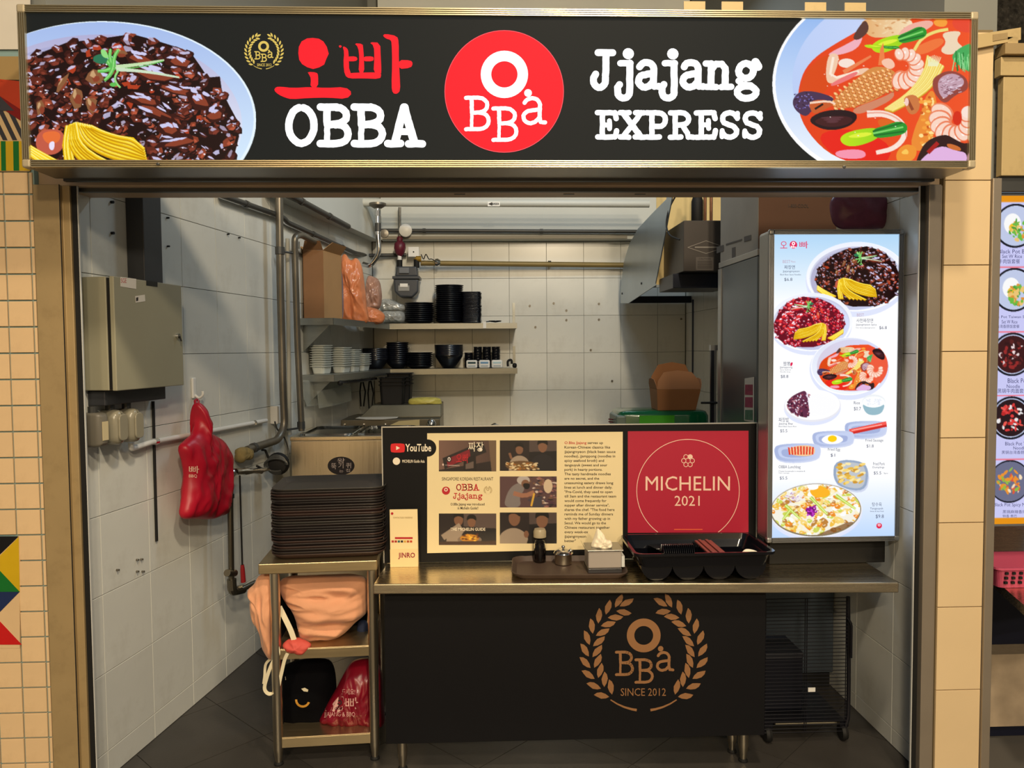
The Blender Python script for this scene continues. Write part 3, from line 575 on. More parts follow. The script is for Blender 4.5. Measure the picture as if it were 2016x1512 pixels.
def photo(kind, w=116, h=63):
    """small dim snapshots: a shopfront, a diner table, a kitchen; figures stay generic"""
    C = Print(0, 0, w, h, 1.0, (34, 27, 29)); r = random.Random(kind)
    skin, shirt, dark = (120, 84, 64), (150, 134, 118), (16, 14, 16)
    def person(x, y, s, top, look=0):
        C.blob([(x-26*s, y+70*s), (x-24*s, y+30*s), (x-8*s, y+18*s), (x+8*s, y+18*s), (x+24*s, y+30*s), (x+26*s, y+70*s)], top); C.ell(x+look, y+3*s, 9*s, 12*s, skin); C.blob([(x-11*s, y+2*s), (x-10*s, y-10*s), (x, y-14*s), (x+10*s, y-10*s), (x+11*s, y+2*s), (x+4*s, y-4*s), (x-5*s, y-4*s)], dark)
    if kind == 0:
        C.poly([(0, 0), (w, 0), (w, 40), (0, 60)], (112, 84, 74), shade=((70, 52, 48), 'x')); C.poly([(8, 36), (88, 2), (96, 24), (12, 58)], (30, 26, 28)); C.poly([(16, 38), (62, 18), (64, 34), (18, 54)], (120, 22, 36)); C.poly([(50, 38), (74, 28), (76, 63), (50, 63)], (24, 20, 22)); C.poly([(54, 48), (70, 42), (70, 56), (54, 58)], (96, 82, 76)); C.poly([(100, 0), (116, 0), (116, 63), (106, 63)], (104, 84, 66))
        C.ell(21, 38, 5, 6, (20, 16, 18)); C.ell(21, 38, 3, 4, (230, 220, 214)); C.ell(21, 38, 1.4, 2, (20, 16, 18)); C.ell(84, 18, 3.4, 3.4, (226, 220, 214)); C.ell(9, 49, 1.6, 2, (230, 200, 190)); C.line([(13, 50), (42, 51)], 1, (200, 180, 176))
    elif kind in (1, 3, 4):
        C.poly([(60, 0), (w, 0), (w, 24), (60, 24)], (74, 62, 60)); C.poly([(60, 24), (w, 22), (w, 63), (60, 63)], (22, 20, 24))
        if kind == 1:
            person(40, 16, .85, shirt); person(87, 10, 1, (30, 28, 34)); C.line([(24, 38), (20, 26)], 5, skin); C.ell(44, 52, 32, 10, (96, 70, 46))
        elif kind == 3:
            C.poly([(50, 0), (w, 0), (w, 30), (50, 26)], (84, 70, 66)); person(40, 10, 1, shirt); person(66, 14, .9, (28, 24, 28)); C.line([(8, 48), (44, 24)], 12, shirt); C.ell(62, 52, 24, 9, (120, 104, 92)); C.ell(62, 49, 19, 8, (176, 120, 40))
            C.poly([(0, 56), (w, 54), (w, 63), (0, 63)], (60, 38, 28))
        else:
            person(28, 8, 1.3, shirt, 2); person(86, 12, 1.3, (20, 18, 20)); C.line([(4, 62), (44, 56)], 9, shirt); C.ell(54, 44, 5, 7, skin)
        if kind == 1:
            for i in range(60): C.ell(r.uniform(14, 78), r.uniform(46, 60), 3.5, 1.6, r.choice([(196, 176, 140), (150, 96, 40), (220, 200, 160), (110, 80, 40)]), rot=r.uniform(-.5, .5))
        if kind == 3:
            for i in range(30): C.ell(62+r.gauss(0, 8), 48+r.gauss(0, 2.6), 3, 1.6, r.choice([(230, 180, 60), (206, 140, 40), (90, 40, 20)]))
    else:
        C.poly([(0, 0), (w, 0), (w, 63), (0, 63)], (84, 60, 62))
        for i in range(90): C.poly(jag(r, r.uniform(60, w), r.uniform(0, 63), r.uniform(2, 8), r.uniform(1, 4), 0, 4), r.choice([(140, 96, 90), (46, 32, 40), (196, 180, 170), (70, 44, 60), (110, 80, 60), (60, 56, 70)]))
        C.blob([(8, 63), (14, 36), (26, 18), (44, 12), (52, 26), (40, 40), (44, 63)], (120, 112, 112)); C.ell(48, 8, 13, 9, (170, 162, 160)); C.ell(52, 15, 8, 8, skin); C.blob([(46, 14), (62, 14), (60, 26), (50, 26)], (20, 16, 20)); C.line([(28, 34), (50, 40), (70, 32)], 9, (150, 104, 84), sm=1); C.ell(98, 20, 9, 14, (196, 176, 150)); C.poly([(62, 44), (86, 40), (84, 63), (64, 63)], (60, 56, 66)); C.line([(70, 34), (64, 60)], 4, (206, 160, 60))
    return C
def neighbour_print():
    C = Print(1955, 385, 2105, 1035, .8, (206, 206, 250)); r = random.Random(9)
    C.poly([(1955, 385), (2105, 385), (2105, 398), (1955, 398)], (236, 150, 20)); C.poly([(1955, 1022), (2105, 1022), (2105, 1035), (1955, 1035)], (236, 150, 20))
    for i, y in enumerate((400, 525, 652, 778, 905)):
        if i: C.poly([(1955, y-2), (2105, y-2), (2105, y+1), (1955, y+1)], (240, 130, 150))
        for cx in (1992, 2075):
            cy = y+44
            C.ell(cx, cy, 42, 43, (20, 22, 34)); C.ell(cx, cy, 38, 39, (196, 206, 236))
            if i < 2:
                C.ell(cx-6, cy-4, 17, 20, (255, 255, 255)); C.ell(cx-4, cy+4, 9, 9, (246, 196, 40)); pal = [(110, 190, 70), (226, 150, 60), (240, 200, 120), (80, 160, 60)]
            elif i == 2: pal = [(90, 30, 30), (190, 60, 50), (240, 220, 220), (50, 16, 20), (150, 40, 40)]; C.ell(cx, cy, 36, 37, (60, 20, 24))
            elif i == 3: pal = [(226, 60, 60), (240, 90, 80), (240, 236, 236), (190, 40, 40)]; C.ell(cx, cy, 36, 37, (40, 20, 26))
            else: pal = [(240, 150, 50), (226, 90, 60), (250, 226, 190), (150, 190, 70)]; C.ell(cx, cy, 40, 40, (110, 112, 140))
            for k in range(46):
                a, q = r.uniform(0, 6.28), math.sqrt(r.random())*(26 if i > 1 else 20); C.blob(jag(r, cx+(8 if i < 2 else 0)+q*math.cos(a), cy+(10 if i < 2 else 0)+q*math.sin(a), r.uniform(3, 8), r.uniform(2, 5), r.uniform(0, 3), 6), r.choice(pal))
    return C
# ---------------------------------------------------------------- shared materials
m_tile = mat('white_ceramic', 'd9dad3', .22, var=.05, vscale=3, rnd=.035, dirt=('9c9688', 5, .25))
m_grout = mat('wall_grout', '7d7f7a', .9)
m_plain = mat('painted_wall', 'd2d5cf', .7, var=.05, vscale=2)
m_floor = mat('floor_tile', '3a3734', .38, var=.15, vscale=7, rnd=.08, bump=.1, bscale=120)
m_fgrout = mat('floor_grout', '57534d', .9)
m_steel = mat('brushed_steel', 'dccfb4', .26, 1, var=.04, vscale=5, brush=(.5, 26, 26))
m_steelv = mat('brushed_steel_upright', 'cfc4ae', .3, 1, var=.04, vscale=5, brush=(26, 26, .5))
m_chrome = mat('chrome', 'd8d8d8', .12, 1)
m_galv = mat('galvanised_pipe', '7b766c', .4, .75, var=.12, vscale=9)
m_darkpipe = mat('dark_conduit', '4a4b4a', .45, .4, var=.1)
m_frame = mat('beige_painted_steel', 'a89168', .45, .25, var=.08, vscale=5, dirt=('6e5a38', 9, .35))
m_black = mat('black_plastic', '0c0c0f', .35, var=.1)
m_blackm = mat('black_rubber', '0a0a0a', .7)
m_alu = mat('ribbed_aluminium', 'cdbf9c', .3, .85, var=.05)
m_white = mat('white_plastic', 'e6e6e2', .4)
m_cream = mat('cream_wall_tile', 'd8bf96', .3, var=.03, vscale=4, rnd=.02)
m_mosaic = mat('cream_mosaic_tile', 'dcbd92', .35, var=.05, vscale=8, rnd=.03, dirt=('b99a72', 7, .4))
m_bluegrout = mat('blue_green_grout', '7f9a9a', .8)
m_beige = mat('beige_panel', 'b8a274', .55, var=.05, vscale=2, dirt=('7d6a45', 12, .3))
def clip_poly(P, a, n):
    out = []
    for i in range(len(P)):
        p, q = P[i], P[(i+1) % len(P)]; dp, dq = (p-a).dot(n), (q-a).dot(n)
        if dp >= 0: out.append(p)
        if dp*dq < 0: out.append(p+(q-p)*(dp/(dp-dq)))
    return out
# ---------------------------------------------------------------- floor: slab and diagonal tiles
fl = struct(obj('floor', MB().box(-5, 5, -8, 6.4, -.06, -.004), m_fgrout, loc=(0, 3, 0)), 'dark grey tiled floor laid on the diagonal', 'floor')
T = .4243; c0 = Vector((PZ(1545, 1497, 0).x, PZ(1545, 1497, 0).y, 0)); e1, e2 = Vector((.7071, .7071, 0)), Vector((-.7071, .7071, 0))
for i in range(-9, 10):
    for j in range(-9, 12):
        o = c0+e1*T*i+e2*T*j; g = .0016; P = [o+e1*g+e2*g, o+e1*(T-g)+e2*g, o+e1*(T-g)+e2*(T-g), o+e1*g+e2*(T-g)]
        for a, n in ((LW0+LWN*.002, LWN), (Vector((XR-.002, 0, 0)), Vector((-1, 0, 0))), (Vector((0, YB-.002, 0)), Vector((0, -1, 0))), (Vector((0, 2.45, 0)), Vector((0, 1, 0)))):
            P = clip_poly(P, a, n)
            if len(P) < 3: break
        if len(P) < 3: continue
        c = sum(P, Vector())/len(P)
        if max((p-c).length for p in P) < .03: continue
        obj('floor_tile', MB().loft([[p-Vector((0, 0, .004)) for p in P], [p for p in P]]), m_floor, fl)
# ---------------------------------------------------------------- left wall (runs in at an angle)
ROT_L = math.atan2(-LWU.x, LWU.y)           # turns +y onto the wall's run
def tile_wall(parent, place, us, zs, n_front, rotz, gap=.0022, dep=.008, m=m_tile, name='wall_tile'):
    cache = {}
    for a, b in zip(us, us[1:]):
        for c, d in zip(zs, zs[1:]):
            k = (round(b-a, 4), round(d-c, 4))
            if k not in cache: cache[k] = cube_mesh(name, k[0]-gap, dep, k[1]-gap, m, .0012)
            inst(cache[k], name, parent, place((a+b)/2, (c+d)/2), (0, 0, rotz))
def steps(lo, hi, j0, pitch):
    k = math.ceil((lo-j0)/pitch+1e-6); o = [lo]; v = j0+k*pitch
    while v < hi-.012: o.append(v); v += pitch
    return o+[hi]
U0, U1 = -.25, 3.268
mb = MB(); q = [LW(U0, -.0075, 0), LW(U1+.05, -.0075, 0), LW(U1+.05, -.2, 0), LW(U0, -.2, 0)]; mb.loft([q, [p+Vector((0, 0, 4.6)) for p in q]])
wl = struct(obj('wall_left', mb, m_grout, loc=LW(1.5, 0, 0)), 'white tiled left wall of the stall, running in at an angle', 'wall')
ub = (PL(361, 640)-LW0).dot(LWU); zb = PL(361, 697).z
tile_wall(wl, lambda u, z: LW(u, .0005, z), steps(U0, U1, ub, .3), steps(.0, 2.8, zb, .3), LWN, math.radians(90)+ROT_L)
# ledge high on the left wall
mb = MB(); q = [LW(1.35, .001, 2.47), LW(U1-.02, .001, 2.47), LW(U1-.02, .085, 2.47), LW(1.35, .085, 2.47)]; mb.loft([q, [p+Vector((0, 0, .4)) for p in q]]); obj('ledge', mb, m_plain, wl)
# screw anchors left in the wall
for k, (x, y) in enumerate(((218, 398), (219, 459), (447, 461), (469, 468), (328, 429), (329, 485), (268, 1102), (276, 1101), (268, 1125), (279, 1125), (229, 1122))):
    p = PL(x, y); mb = MB(); mb.tube([p+LWN*.0, p+LWN*.012], .0055 if k < 2 else .004, 8); obj('wall_screw', mb, m_blackm if k < 6 else m_galv, wl)
# ---------------------------------------------------------------- back wall
XL = -.887
wb = struct(obj('wall_back', MB().box(XL-.2, XR+.3, YB+.0075, YB+.2, 0, 4.6), m_grout, loc=(.3, YB, 0)), 'white tiled back wall behind the shelves', 'wall')
xb = PY(1003, 622, YB).x; zbk = PY(1003, 622, YB).z
tile_wall(wb, lambda x, z: Vector((x, YB-.0005, z)), steps(XL+.005, XR-.004, xb, .3), steps(0., 2.47, zbk, .3), Vector((0, -1, 0)), 0)
obj('bulkhead', MB().box(XL+.09, XR-.004, YB-.11, YB+.006, 2.475, 4.4), m_plain, wb)
obj('bulkhead_strip', MB().box(XL+.1, XR-.5, YB-.125, YB-.112, 2.476, 2.5), mat('grey_brown_strip', '8d8778', .6), wb)  # grey-brown strip along the bulkhead's lower edge
for k, (x, y) in enumerate(((1043, 602), (1090, 597), (1115, 611), (1115, 630), (1054, 644), (1179, 629), (1179, 598), (1283, 814), (1341, 628), (1163, 689), (1205, 750))):
    p = PY(x, y, YB); obj('wall_plug', MB().tube([p+Vector((0, .0, 0)), p+Vector((0, -.006, 0))], .009, 8), m_galv, wb)
# ---------------------------------------------------------------- right wall
wr = struct(obj('wall_right', MB().box(XR+.0075, XR+.2, YF+.05, YB+.2, 0, 4.6), m_grout, loc=(XR, 4.5, 0)), 'white tiled right wall beside the counter', 'wall')
yr = PX(1757, 1300, XR).y; zr = PX(1790, 851, XR).z
tile_wall(wr, lambda y, z: Vector((XR+.0005, y, z)), steps(YF+.055, YB-.005, yr, .3), steps(0., 2.8, zr, .303), Vector((-1, 0, 0)), math.radians(-90))
# ---------------------------------------------------------------- ceiling of the hall, high above, open over the stall
ce = struct(obj('ceiling', MB().box(-4.5, 5, 2.9, 6.4, 4.62, 4.7), mat('dark_ceiling', '3a352f', .9, var=.6, vscale=14), loc=(0, 4.5, 4.62)), 'dark mottled ceiling above the stall', 'ceiling')
# ---------------------------------------------------------------- left pillar with mosaic tiles and a painted mural
X1, X2, X3, X4 = [PY(x, 936, YF).x for x in (86.5, 138, 153, 163)]
ZT = PY(20, 338, YF).z
wfl = struct(obj('wall_front_left', MB().box(-2.4, X1, YF+.006, YF+.12, 0, 2.72), m_bluegrout, loc=(-1.9, YF, 0)), 'cream mosaic tiled pillar at the far left', 'wall')
FP = Face((0, YF, 0), (1, 0, 0), (0, 0, 1))
za, zc = PY(20, 382.6, YF).z, PY(20, 1503, YF).z; pz = (za-zc)/22; xa, xc = PY(19.3, 697, YF).x, PY(68.5, 697, YF).x; pxx = xc-xa
xs = [xc-4*pxx, xc-3*pxx, xc-2*pxx, xa, xc, X1-.001]; zs = [max(0, zc-pz)]+[zc+i*pz for i in range(23)]+[ZT]
me_m = {}
for i in range(5):
    for j in range(len(zs)-1):
        wz, wx = zs[j+1]-zs[j], xs[i+1]-xs[i]
        cz, cxx = (zs[j]+zs[j+1])/2, (xs[i]+xs[i+1])/2
        if wz < .03: continue
        if i < 4 and xs[i] < PY(30, 1170, YF).x-.02 and PY(0, 1275, YF).z < cz < PY(0, 1060, YF).z: continue
        k = (round(wx, 3), round(wz, 3))
        if k not in me_m: me_m[k] = cube_mesh('mosaic_tile', wx-.0055, .008, wz-.0055, m_mosaic, .001)
        inst(me_m[k], 'mosaic_tile', wfl, (cxx, YF-.002, cz))
def mural(polys, col, nm, off=.003, th=.001):
    return poly_obj('mural_patch', FP, polys, mat('mural_'+nm, col, .45, var=.06, vscale=6), wfl, off, True, th)
mural([[(-120, 1057), (41, 1057), (41, 1275), (-120, 1275)]], 'd6b78c', 'cream', -.003, .006)
mural([[(-60, 1056), (37, 1056), (-60, 1150)]], '0d0c0e', 'black', .0032)
mural([[(37, 1057), (39, 1165), (0, 1124), (0, 1094)]], 'c8a410', 'yellow', .0032); mural([[(-30, 1092), (39, 1165), (-30, 1165)]], '0f6a26', 'green', .0042)
mural([[(39, 1165), (-5, 1165), (-5, 1210)]], '1a2a55', 'blue', .0032); mural([[(-5, 1218), (43, 1269), (-5, 1269)]], 'c01616', 'red', .0032)
mural([[(-120, 161), (60, 161), (60, 338), (-120, 338)]], 'cdb083', 'base', -.003, .006)
mural([[(-60, 162), (60, 162), (60, 228), (-60, 150)]], 'b23a1c', 'vermilion', .0032); mural([[(-60, 150), (60, 228), (60, 250), (-60, 172)]], '7a120e', 'dark red', .0042); mural([[(-60, 172), (0, 190), (28, 218), (-60, 218)]], '3c3a40', 'slate', .0048)
mural([[(x, 218), (x+9, 218), (x+37, 276), (x+28, 276)] for x in (-40, -22, -3, 15)], '34343a', 'stripe dark', .0036)
mural([[(-10, 278), (60, 278), (60, 336), (-10, 336)]], 'c8a410', 'yellow', .0036); mural([[(2, 278), (11, 278), (12, 336), (3, 336)], [(26, 278), (37, 278), (38, 336), (27, 336)]], '0f6a26', 'green', .0044)
mural([[(-120, 112), (60, 112), (60, 158), (-120, 158)]], '9c8254', 'concrete', -.003, .005); mural([[(-120, -30), (60, -30), (60, 98), (-120, 98)]], 'cfc9bd', 'grey white', -.003, .004)
# steel door frames left and right of the opening
mb = MB(); mb.prism([(X1, YF-.006), (X2, YF-.006), (X2, YF+.01), (X3, YF+.01), (X3, YF+.06), (X1, YF+.06)], (0, 0, 0), (1, 0, 0), (0, 1, 0), (0, 0, 1), 2.183)
t1 = struct(obj('trim_1', mb, m_frame, loc=(X2, YF, 0), bevel=.002), 'worn beige steel shutter guide at the left of the opening', 'door frame')
obj('shutter_slot', MB().box(X3+.0005, X4, YF+.02, YF+.034, 0, 2.183), m_blackm, t1); obj('inner_lip', MB().box(X4+.0005, X4+.003, YF+.022, YF+.03, 0, 2.183), mat('pale_lip', 'c9cac6', .5), t1)
obj('guide_seam', MB().box(X2-.0015, X2+.0015, YF-.0066, YF-.005, 0, 2.183), m_blackm, t1)
R0, R1, R2, R3, R4, R5 = [PY(x, 936, YF).x for x in (1810, 1819, 1842, 1849.5, 1939, 1956)]
mb = MB(); mb.prism([(R1, YF-.004), (R2, YF-.004), (R2, YF+.012), (R3, YF+.012), (R3, YF+.06), (R1, YF+.06)], (0, 0, 0), (1, 0, 0), (0, 1, 0), (0, 0, 1), 2.183)
t2 = struct(obj('trim_2', mb, mat('grey_steel_guide', '9a8f80', .4, .5, var=.06), loc=(R2, YF, 0), bevel=.0015), 'grey steel shutter guide at the right of the opening', 'door frame')
obj('shutter_slot', MB().box(R0, R1-.0005, YF+.02, YF+.034, 0, 2.183), m_blackm, t2); obj('inner_lip', MB().box(R0-.003, R0-.0005, YF+.022, YF+.03, 0, 2.183), mat('pale_lip', 'c9cac6', .5), t2)
# roller shutter housing across the top
sb = struct(obj('trim_3', MB().box(X1, R3, YF+.03, YF+.235, 2.184, 2.655), mat('brown_grey_steel', 'c0a88c', .45, .2, var=.1, vscale=3), loc=(0, YF, 2.18), bevel=.003), 'brown grey roller shutter housing under the fascia', 'shutter')
obj('shutter_slat', MB().box(X3, R1, YF+.06, YF+.075, 2.172, 2.184), m_darkpipe, sb); obj('shutter_slat', MB().box(X3, R1, YF+.085, YF+.1, 2.176, 2.184), m_darkpipe, sb)
for x in (1120, 1260, 905): p = PZ(x, 382, 2.184); obj('scratch_plate', MB().box(p.x-.02, p.x+.02, p.y-.004, p.y+.004, 2.1825, 2.184), m_darkpipe, sb)
# right pillar
wfr = struct(obj('wall_front_right', MB().box(R3, R4, YF+.006, YF+.1, 0, 2.72), mat('brown_grout', '7a6a4c', .9), loc=(R4, YF, 0)), 'cream tiled pillar between the two stalls', 'wall')
zs = [0]+sorted(PY(1890, y, YF).z for y in (355, 522, 692, 862, 1029, 1195, 1358))
zs = zs+[2.71]
for a, b in zip(zs, zs[1:]):
    inst(cube_mesh('wall_tile', R4-R3-.003, .008, b-a-.003, m_cream, .001), 'wall_tile', wfr, ((R3+R4)/2, YF-.0015, (a+b)/2))
t4 = struct(obj('trim_4', MB().box(R4+.0005, R5, YF-.012, YF+.3, 0, PY(1950, 352, YF).z), mat('grey_steel_guide', '9a8f80', .4, .5), loc=(R5, YF, 0), bevel=.002), 'grey steel corner post of the neighbouring stall', 'door frame')
# bits of the hall over the fascia
up = struct(obj('wall_upper', MB().box(-4.5, 5, 6.42, 6.46, 3.0, 4.6), mat('dark_concrete', '4a463f', .9, var=.7, vscale=22, dirt=('8a8578', 30, .6)), loc=(0, 5.2, 3.3)), 'dark rough wall seen above the fascia', 'wall')
wh = struct(obj('wall_hall', MB().box(-5, 5, -8.2, -8, 0, 4.7), mat('hall_wall', 'c9b48c', .7, var=.1, vscale=1), loc=(0, -8, 0)), 'pale wall on the far side of the food hall', 'wall')
# ---------------------------------------------------------------- illuminated fascia
SY0, SY1 = 2.46, 2.63
sx0, sx1, sz0, sz1 = -1.42, 1.589, 2.189, 2.682
FS = Face((0, SY0+.003, 0), (1, 0, 0), (0, 0, 1))
sg = thing('fascia_sign', 'long black illuminated shop sign with two bowls of noodles over the opening', 'sign', (0, SY1, sz0))
obj('housing', MB().box(sx0+.004, sx1-.004, SY0+.012, SY1, sz0+.003, sz1-.003), mat('grey_aluminium', '9b9790', .35, .8), sg, bevel=.003)
def ribbed(a, b, wdir, ww, m, parent, dep=.012, name='frame_bar'):
    """extruded ribbed aluminium bar from a to b; wdir across the face"""
    a, b, wdir = Vector(a), Vector(b), Vector(wdir).normalized(); n = Vector((0, -1, 0)); P = [(0, 0)]
    for i in range(4): t0 = i/4; P += [(t0+.015, dep*.3), (t0+.05, dep), (t0+.18, dep), (t0+.22, dep*.3)]
    P += [(1, 0)]; mb = MB(); mb.loft([[p+wdir*ww*q[0]+n*q[1] for q in P] for p in (a, b)]); return obj(name, mb, m, parent)
fw = .0245; Yb = SY0+.006
ribbed((sx0+fw, Yb, sz1), (sx1-fw, Yb, sz1), (0, 0, -1), fw, m_alu, sg); ribbed((sx0+fw, Yb, sz0), (sx1-fw, Yb, sz0), (0, 0, 1), fw, m_alu, sg)
ribbed((sx0, Yb, sz0+fw), (sx0, Yb, sz1-fw), (1, 0, 0), fw, m_alu, sg); ribbed((sx1, Yb, sz0+fw), (sx1, Yb, sz1-fw), (-1, 0, 0), fw, m_alu, sg)
for cx_ in (sx0, sx1-fw):
    for cz_ in (sz0, sz1-fw): obj('corner_cap', MB().box(cx_-.001, cx_+fw+.001, SY0-.0075, SY0+.03, cz_-.001, cz_+fw+.001), mat('corner_plastic', 'b3a68a', .4, .2), sg, bevel=.006, seg=3)
for (x, y) in ((311, 323), (1662, 329)): p = FS.px(x, y, .012); obj('screw', MB().lathe([(.005, 0), (.005, -.002), (.003, -.003)], p, 10, ax='y'), m_darkpipe, sg)
for k, x in enumerate((1365, 1439, 1602, 1680)): p = PY(x, 10, 2.6); obj('mounting_plate', MB().box(p.x-.036, p.x+.036, 2.585, 2.59, sz1-.004, sz1+.083), m_beige, sg)
pn = obj('black_panel', MB().box(sx0+fw-.006, sx1-fw+.006, SY0+.003, SY0+.006, sz0+fw-.006, sz1-fw+.006), emat('backlit_black_film', (27, 30, 29), 1.), sg)
P = Print(44, 34, 504, 319, 1., (27, 30, 29)); jjajang(P, PAL_BLACK)
C_LIT = pmat('backlit_print', True, 1.0)
print_obj('noodle_print', P, lambda s, t: FS.px(44+460*s, 34+285*t, .0004), C_LIT, sg, 'printed bowl of noodles in glossy black bean sauce', False)
P = Print(1518, 35, 1912, 322, 1., (27, 30, 29)); jjamppong(P)
print_obj('soup_print', P, lambda s, t: FS.px(1518+394*s, 35+287*t, .0004), C_LIT, sg, 'printed bowl of red seafood noodle soup', False)
e_red = emat('backlit_red', (255, 30, 44), 1.05); e_white = emat('backlit_white', (255, 255, 255), 1.5); e_gold = emat('backlit_gold', (226, 196, 96), 1.); e_pink = emat('backlit_pink_edge', (255, 90, 100), 1.1); e_cool = emat('backlit_cool_white', (196, 226, 255), 1.1)
K = lambda pts: [(440+a/3.877, b/3.877) for a, b in pts]
r = random.Random(2)
hang = [K([(683+116*math.cos(i*.3927)+r.uniform(-5, 5), 406+120*math.sin(i*.3927)+r.uniform(-5, 5)) for i in range(16)]),
 K([(640, 548), (712, 553), (723, 575), (722, 668), (663, 668), (668, 600), (655, 572)]),
 K([(385, 690), (400, 664), (440, 662), (530, 672), (665, 664), (780, 672), (930, 664), (985, 708), (940, 756), (800, 745), (650, 748), (520, 758), (470, 745), (420, 722)]),
 K([(908, 350), (945, 368), (955, 400), (960, 560), (1005, 555), (1195, 552), (1205, 570), (1195, 603), (1060, 598), (960, 600), (925, 575), (915, 480), (922, 400)]), K([(878, 352), (890, 344), (905, 352), (892, 368)]),
 K([(998, 330), (1062, 335), (1066, 365), (1072, 440), (1075, 560), (1030, 560), (1038, 440), (1028, 360)]), K([(945, 432), (1010, 430), (1025, 450), (1010, 468), (945, 468)]), K([(1066, 432), (1140, 430), (1148, 448), (1140, 468), (1066, 468)]),
 K([(1112, 322), (1196, 326), (1200, 430), (1205, 520), (1203, 570), (1145, 560), (1152, 440), (1148, 350)]),
 K([(1215, 272), (1235, 258), (1325, 275), (1338, 320), (1338, 455), (1345, 580), (1350, 690), (1325, 718), (1292, 712), (1282, 660), (1288, 480), (1284, 330), (1276, 305), (1240, 295)]), K([(1335, 458), (1430, 460), (1446, 485), (1430, 518), (1335, 528)])]
poly_obj('korean_name', FS, [chaikin(p, 1) if i else p for i, p in enumerate(hang)], e_red, sg, .0006)
poly_obj('name_lettering', FS, typed('OBBA', 562, 833, 286, 78, 14.5, .5), e_white, sg)
poly_obj('red_disc', FS, [disc(992.6, 180, 117.5, 72, 120.5)], e_red, sg, .0004); poly_obj('disc_edge', FS, [[(992.6+a*math.cos(t_), 180+(a+3)*math.sin(t_)) for a, t_ in ((117.5, i*.0873), (117.5, (i+1)*.0873), (116.2, (i+1)*.0873), (116.2, i*.0873))] for i in range(72)], e_pink, sg, .0009)
poly_obj('disc_emblem', FS, emblem(997.5, 188.5, 89.5, .088, .35), e_white, sg, .0012)
jj = typed('Jjajang', 1163, 1498, 174, 73, 13.6, .45)
poly_obj('dish_lettering', FS, jj, e_white, sg); poly_obj('dish_lettering', FS, typed('EXPRESS', 1173, 1503, 272, 52, 10.4, .45, .03), e_white, sg)
[poly_obj('laurel_branch', FS, wreath(519.5, 101.5, 35, (s_,)), e_gold, sg) for s_ in (-1, 1)]; poly_obj('small_emblem', FS, emblem(520, 101, 20.5, .1), e_gold, sg); txt('SINCE 2012', FS, 506, 125, 534.5, 130.5, e_gold, sg, bold=.01)
# dark strip behind the fascia box's underside
obj('drip_edge', MB().box(sx0+.03, sx1-.03, SY1+.0005, SY1+.02, sz0-.004, sz0+.02), m_darkpipe, sg)
# ---------------------------------------------------------------- counter
m_panelblk = mat('black_laminate', '0f0f12', .5, spec=.25, var=.05)
m_gold = mat('bronze_print', '8f6642', .45)
CFL, CFR = PZ(735, 1150, .75), PZ(1770, 1147, .75); cu_ = (CFR-CFL).normalized(); cv_ = Vector((-cu_.y, cu_.x, 0)); CLEN = (CFR-CFL).length
MC = Matrix(((cu_.x, cv_.x, 0, CFL.x), (cu_.y, cv_.y, 0, CFL.y), (0, 0, 1, 0), (0, 0, 0, 1)))
ct = thing('counter', 'steel topped service counter with a black front panel and wreath emblem', 'counter', CFL+cu_*.9+cv_*.3-Vector((0, 0, .75)))
obj('worktop', MB(MC).box(0, CLEN, 0, .66, .712, .75), m_steel, ct, bevel=.004, seg=3)
FCN = Face(MC @ Vector((0, .06, 0)), cu_, (0, 0, 1))
cp = [FCN.px(*q) for q in ((757, 1165), (760, 1465), (1505, 1447), (1508, 1160))]; pu0, pu1 = (cp[1]-CFL).dot(cu_), (cp[2]-CFL).dot(cu_); pz0 = (cp[1].z+cp[2].z)/2
mb = MB(); q = [FCN.o+cu_*((p-CFL).dot(cu_))+Vector((0, 0, p.z)) for p in cp]; q[0].z = q[3].z = .7115; mb.loft([q, [p+cv_*.014 for p in q]])
pn = obj('front_panel', mb, m_panelblk, ct, bevel=.001)
[poly_obj('laurel_branch', FCN, wreath(1267, 1288, 113, (s_,)), m_gold, pn) for s_ in (-1, 1)]; poly_obj('emblem', FCN, emblem(1270.5, 1281, 64, .085, .2), m_gold, pn); txt('SINCE 2012', FCN, 1222, 1355, 1311, 1370, m_gold, pn)
def tube_leg(x, y, z1, parent, r_=.019, name='leg', foot=True):
    mb = MB(); mb.lathe([(r_*.55, 0), (r_*.62, .012), (r_*.9, .05), (r_, .062), (r_, z1)], (x, y, 0), 18); o = obj(name, mb, m_steelv, parent, auto=40)
    if foot: obj('levelling_foot', MB().lathe([(r_*.95, 0), (r_*.95, .006), (r_*.6, .012)], (x, y, 0), 14), m_blackm, o)
    return o
for (x, y) in ((1463, 1498), (1441, 1480), (793, 1513)): p = PZ(x, y, 0); tube_leg(p.x, p.y, .7115, ct)
p = PZ(793, 1513, 0)+cv_*.5; tube_leg(p.x, p.y, .7115, ct); p = PZ(1463, 1498, 0)+cv_*.5; tube_leg(p.x, p.y, .7115, ct)
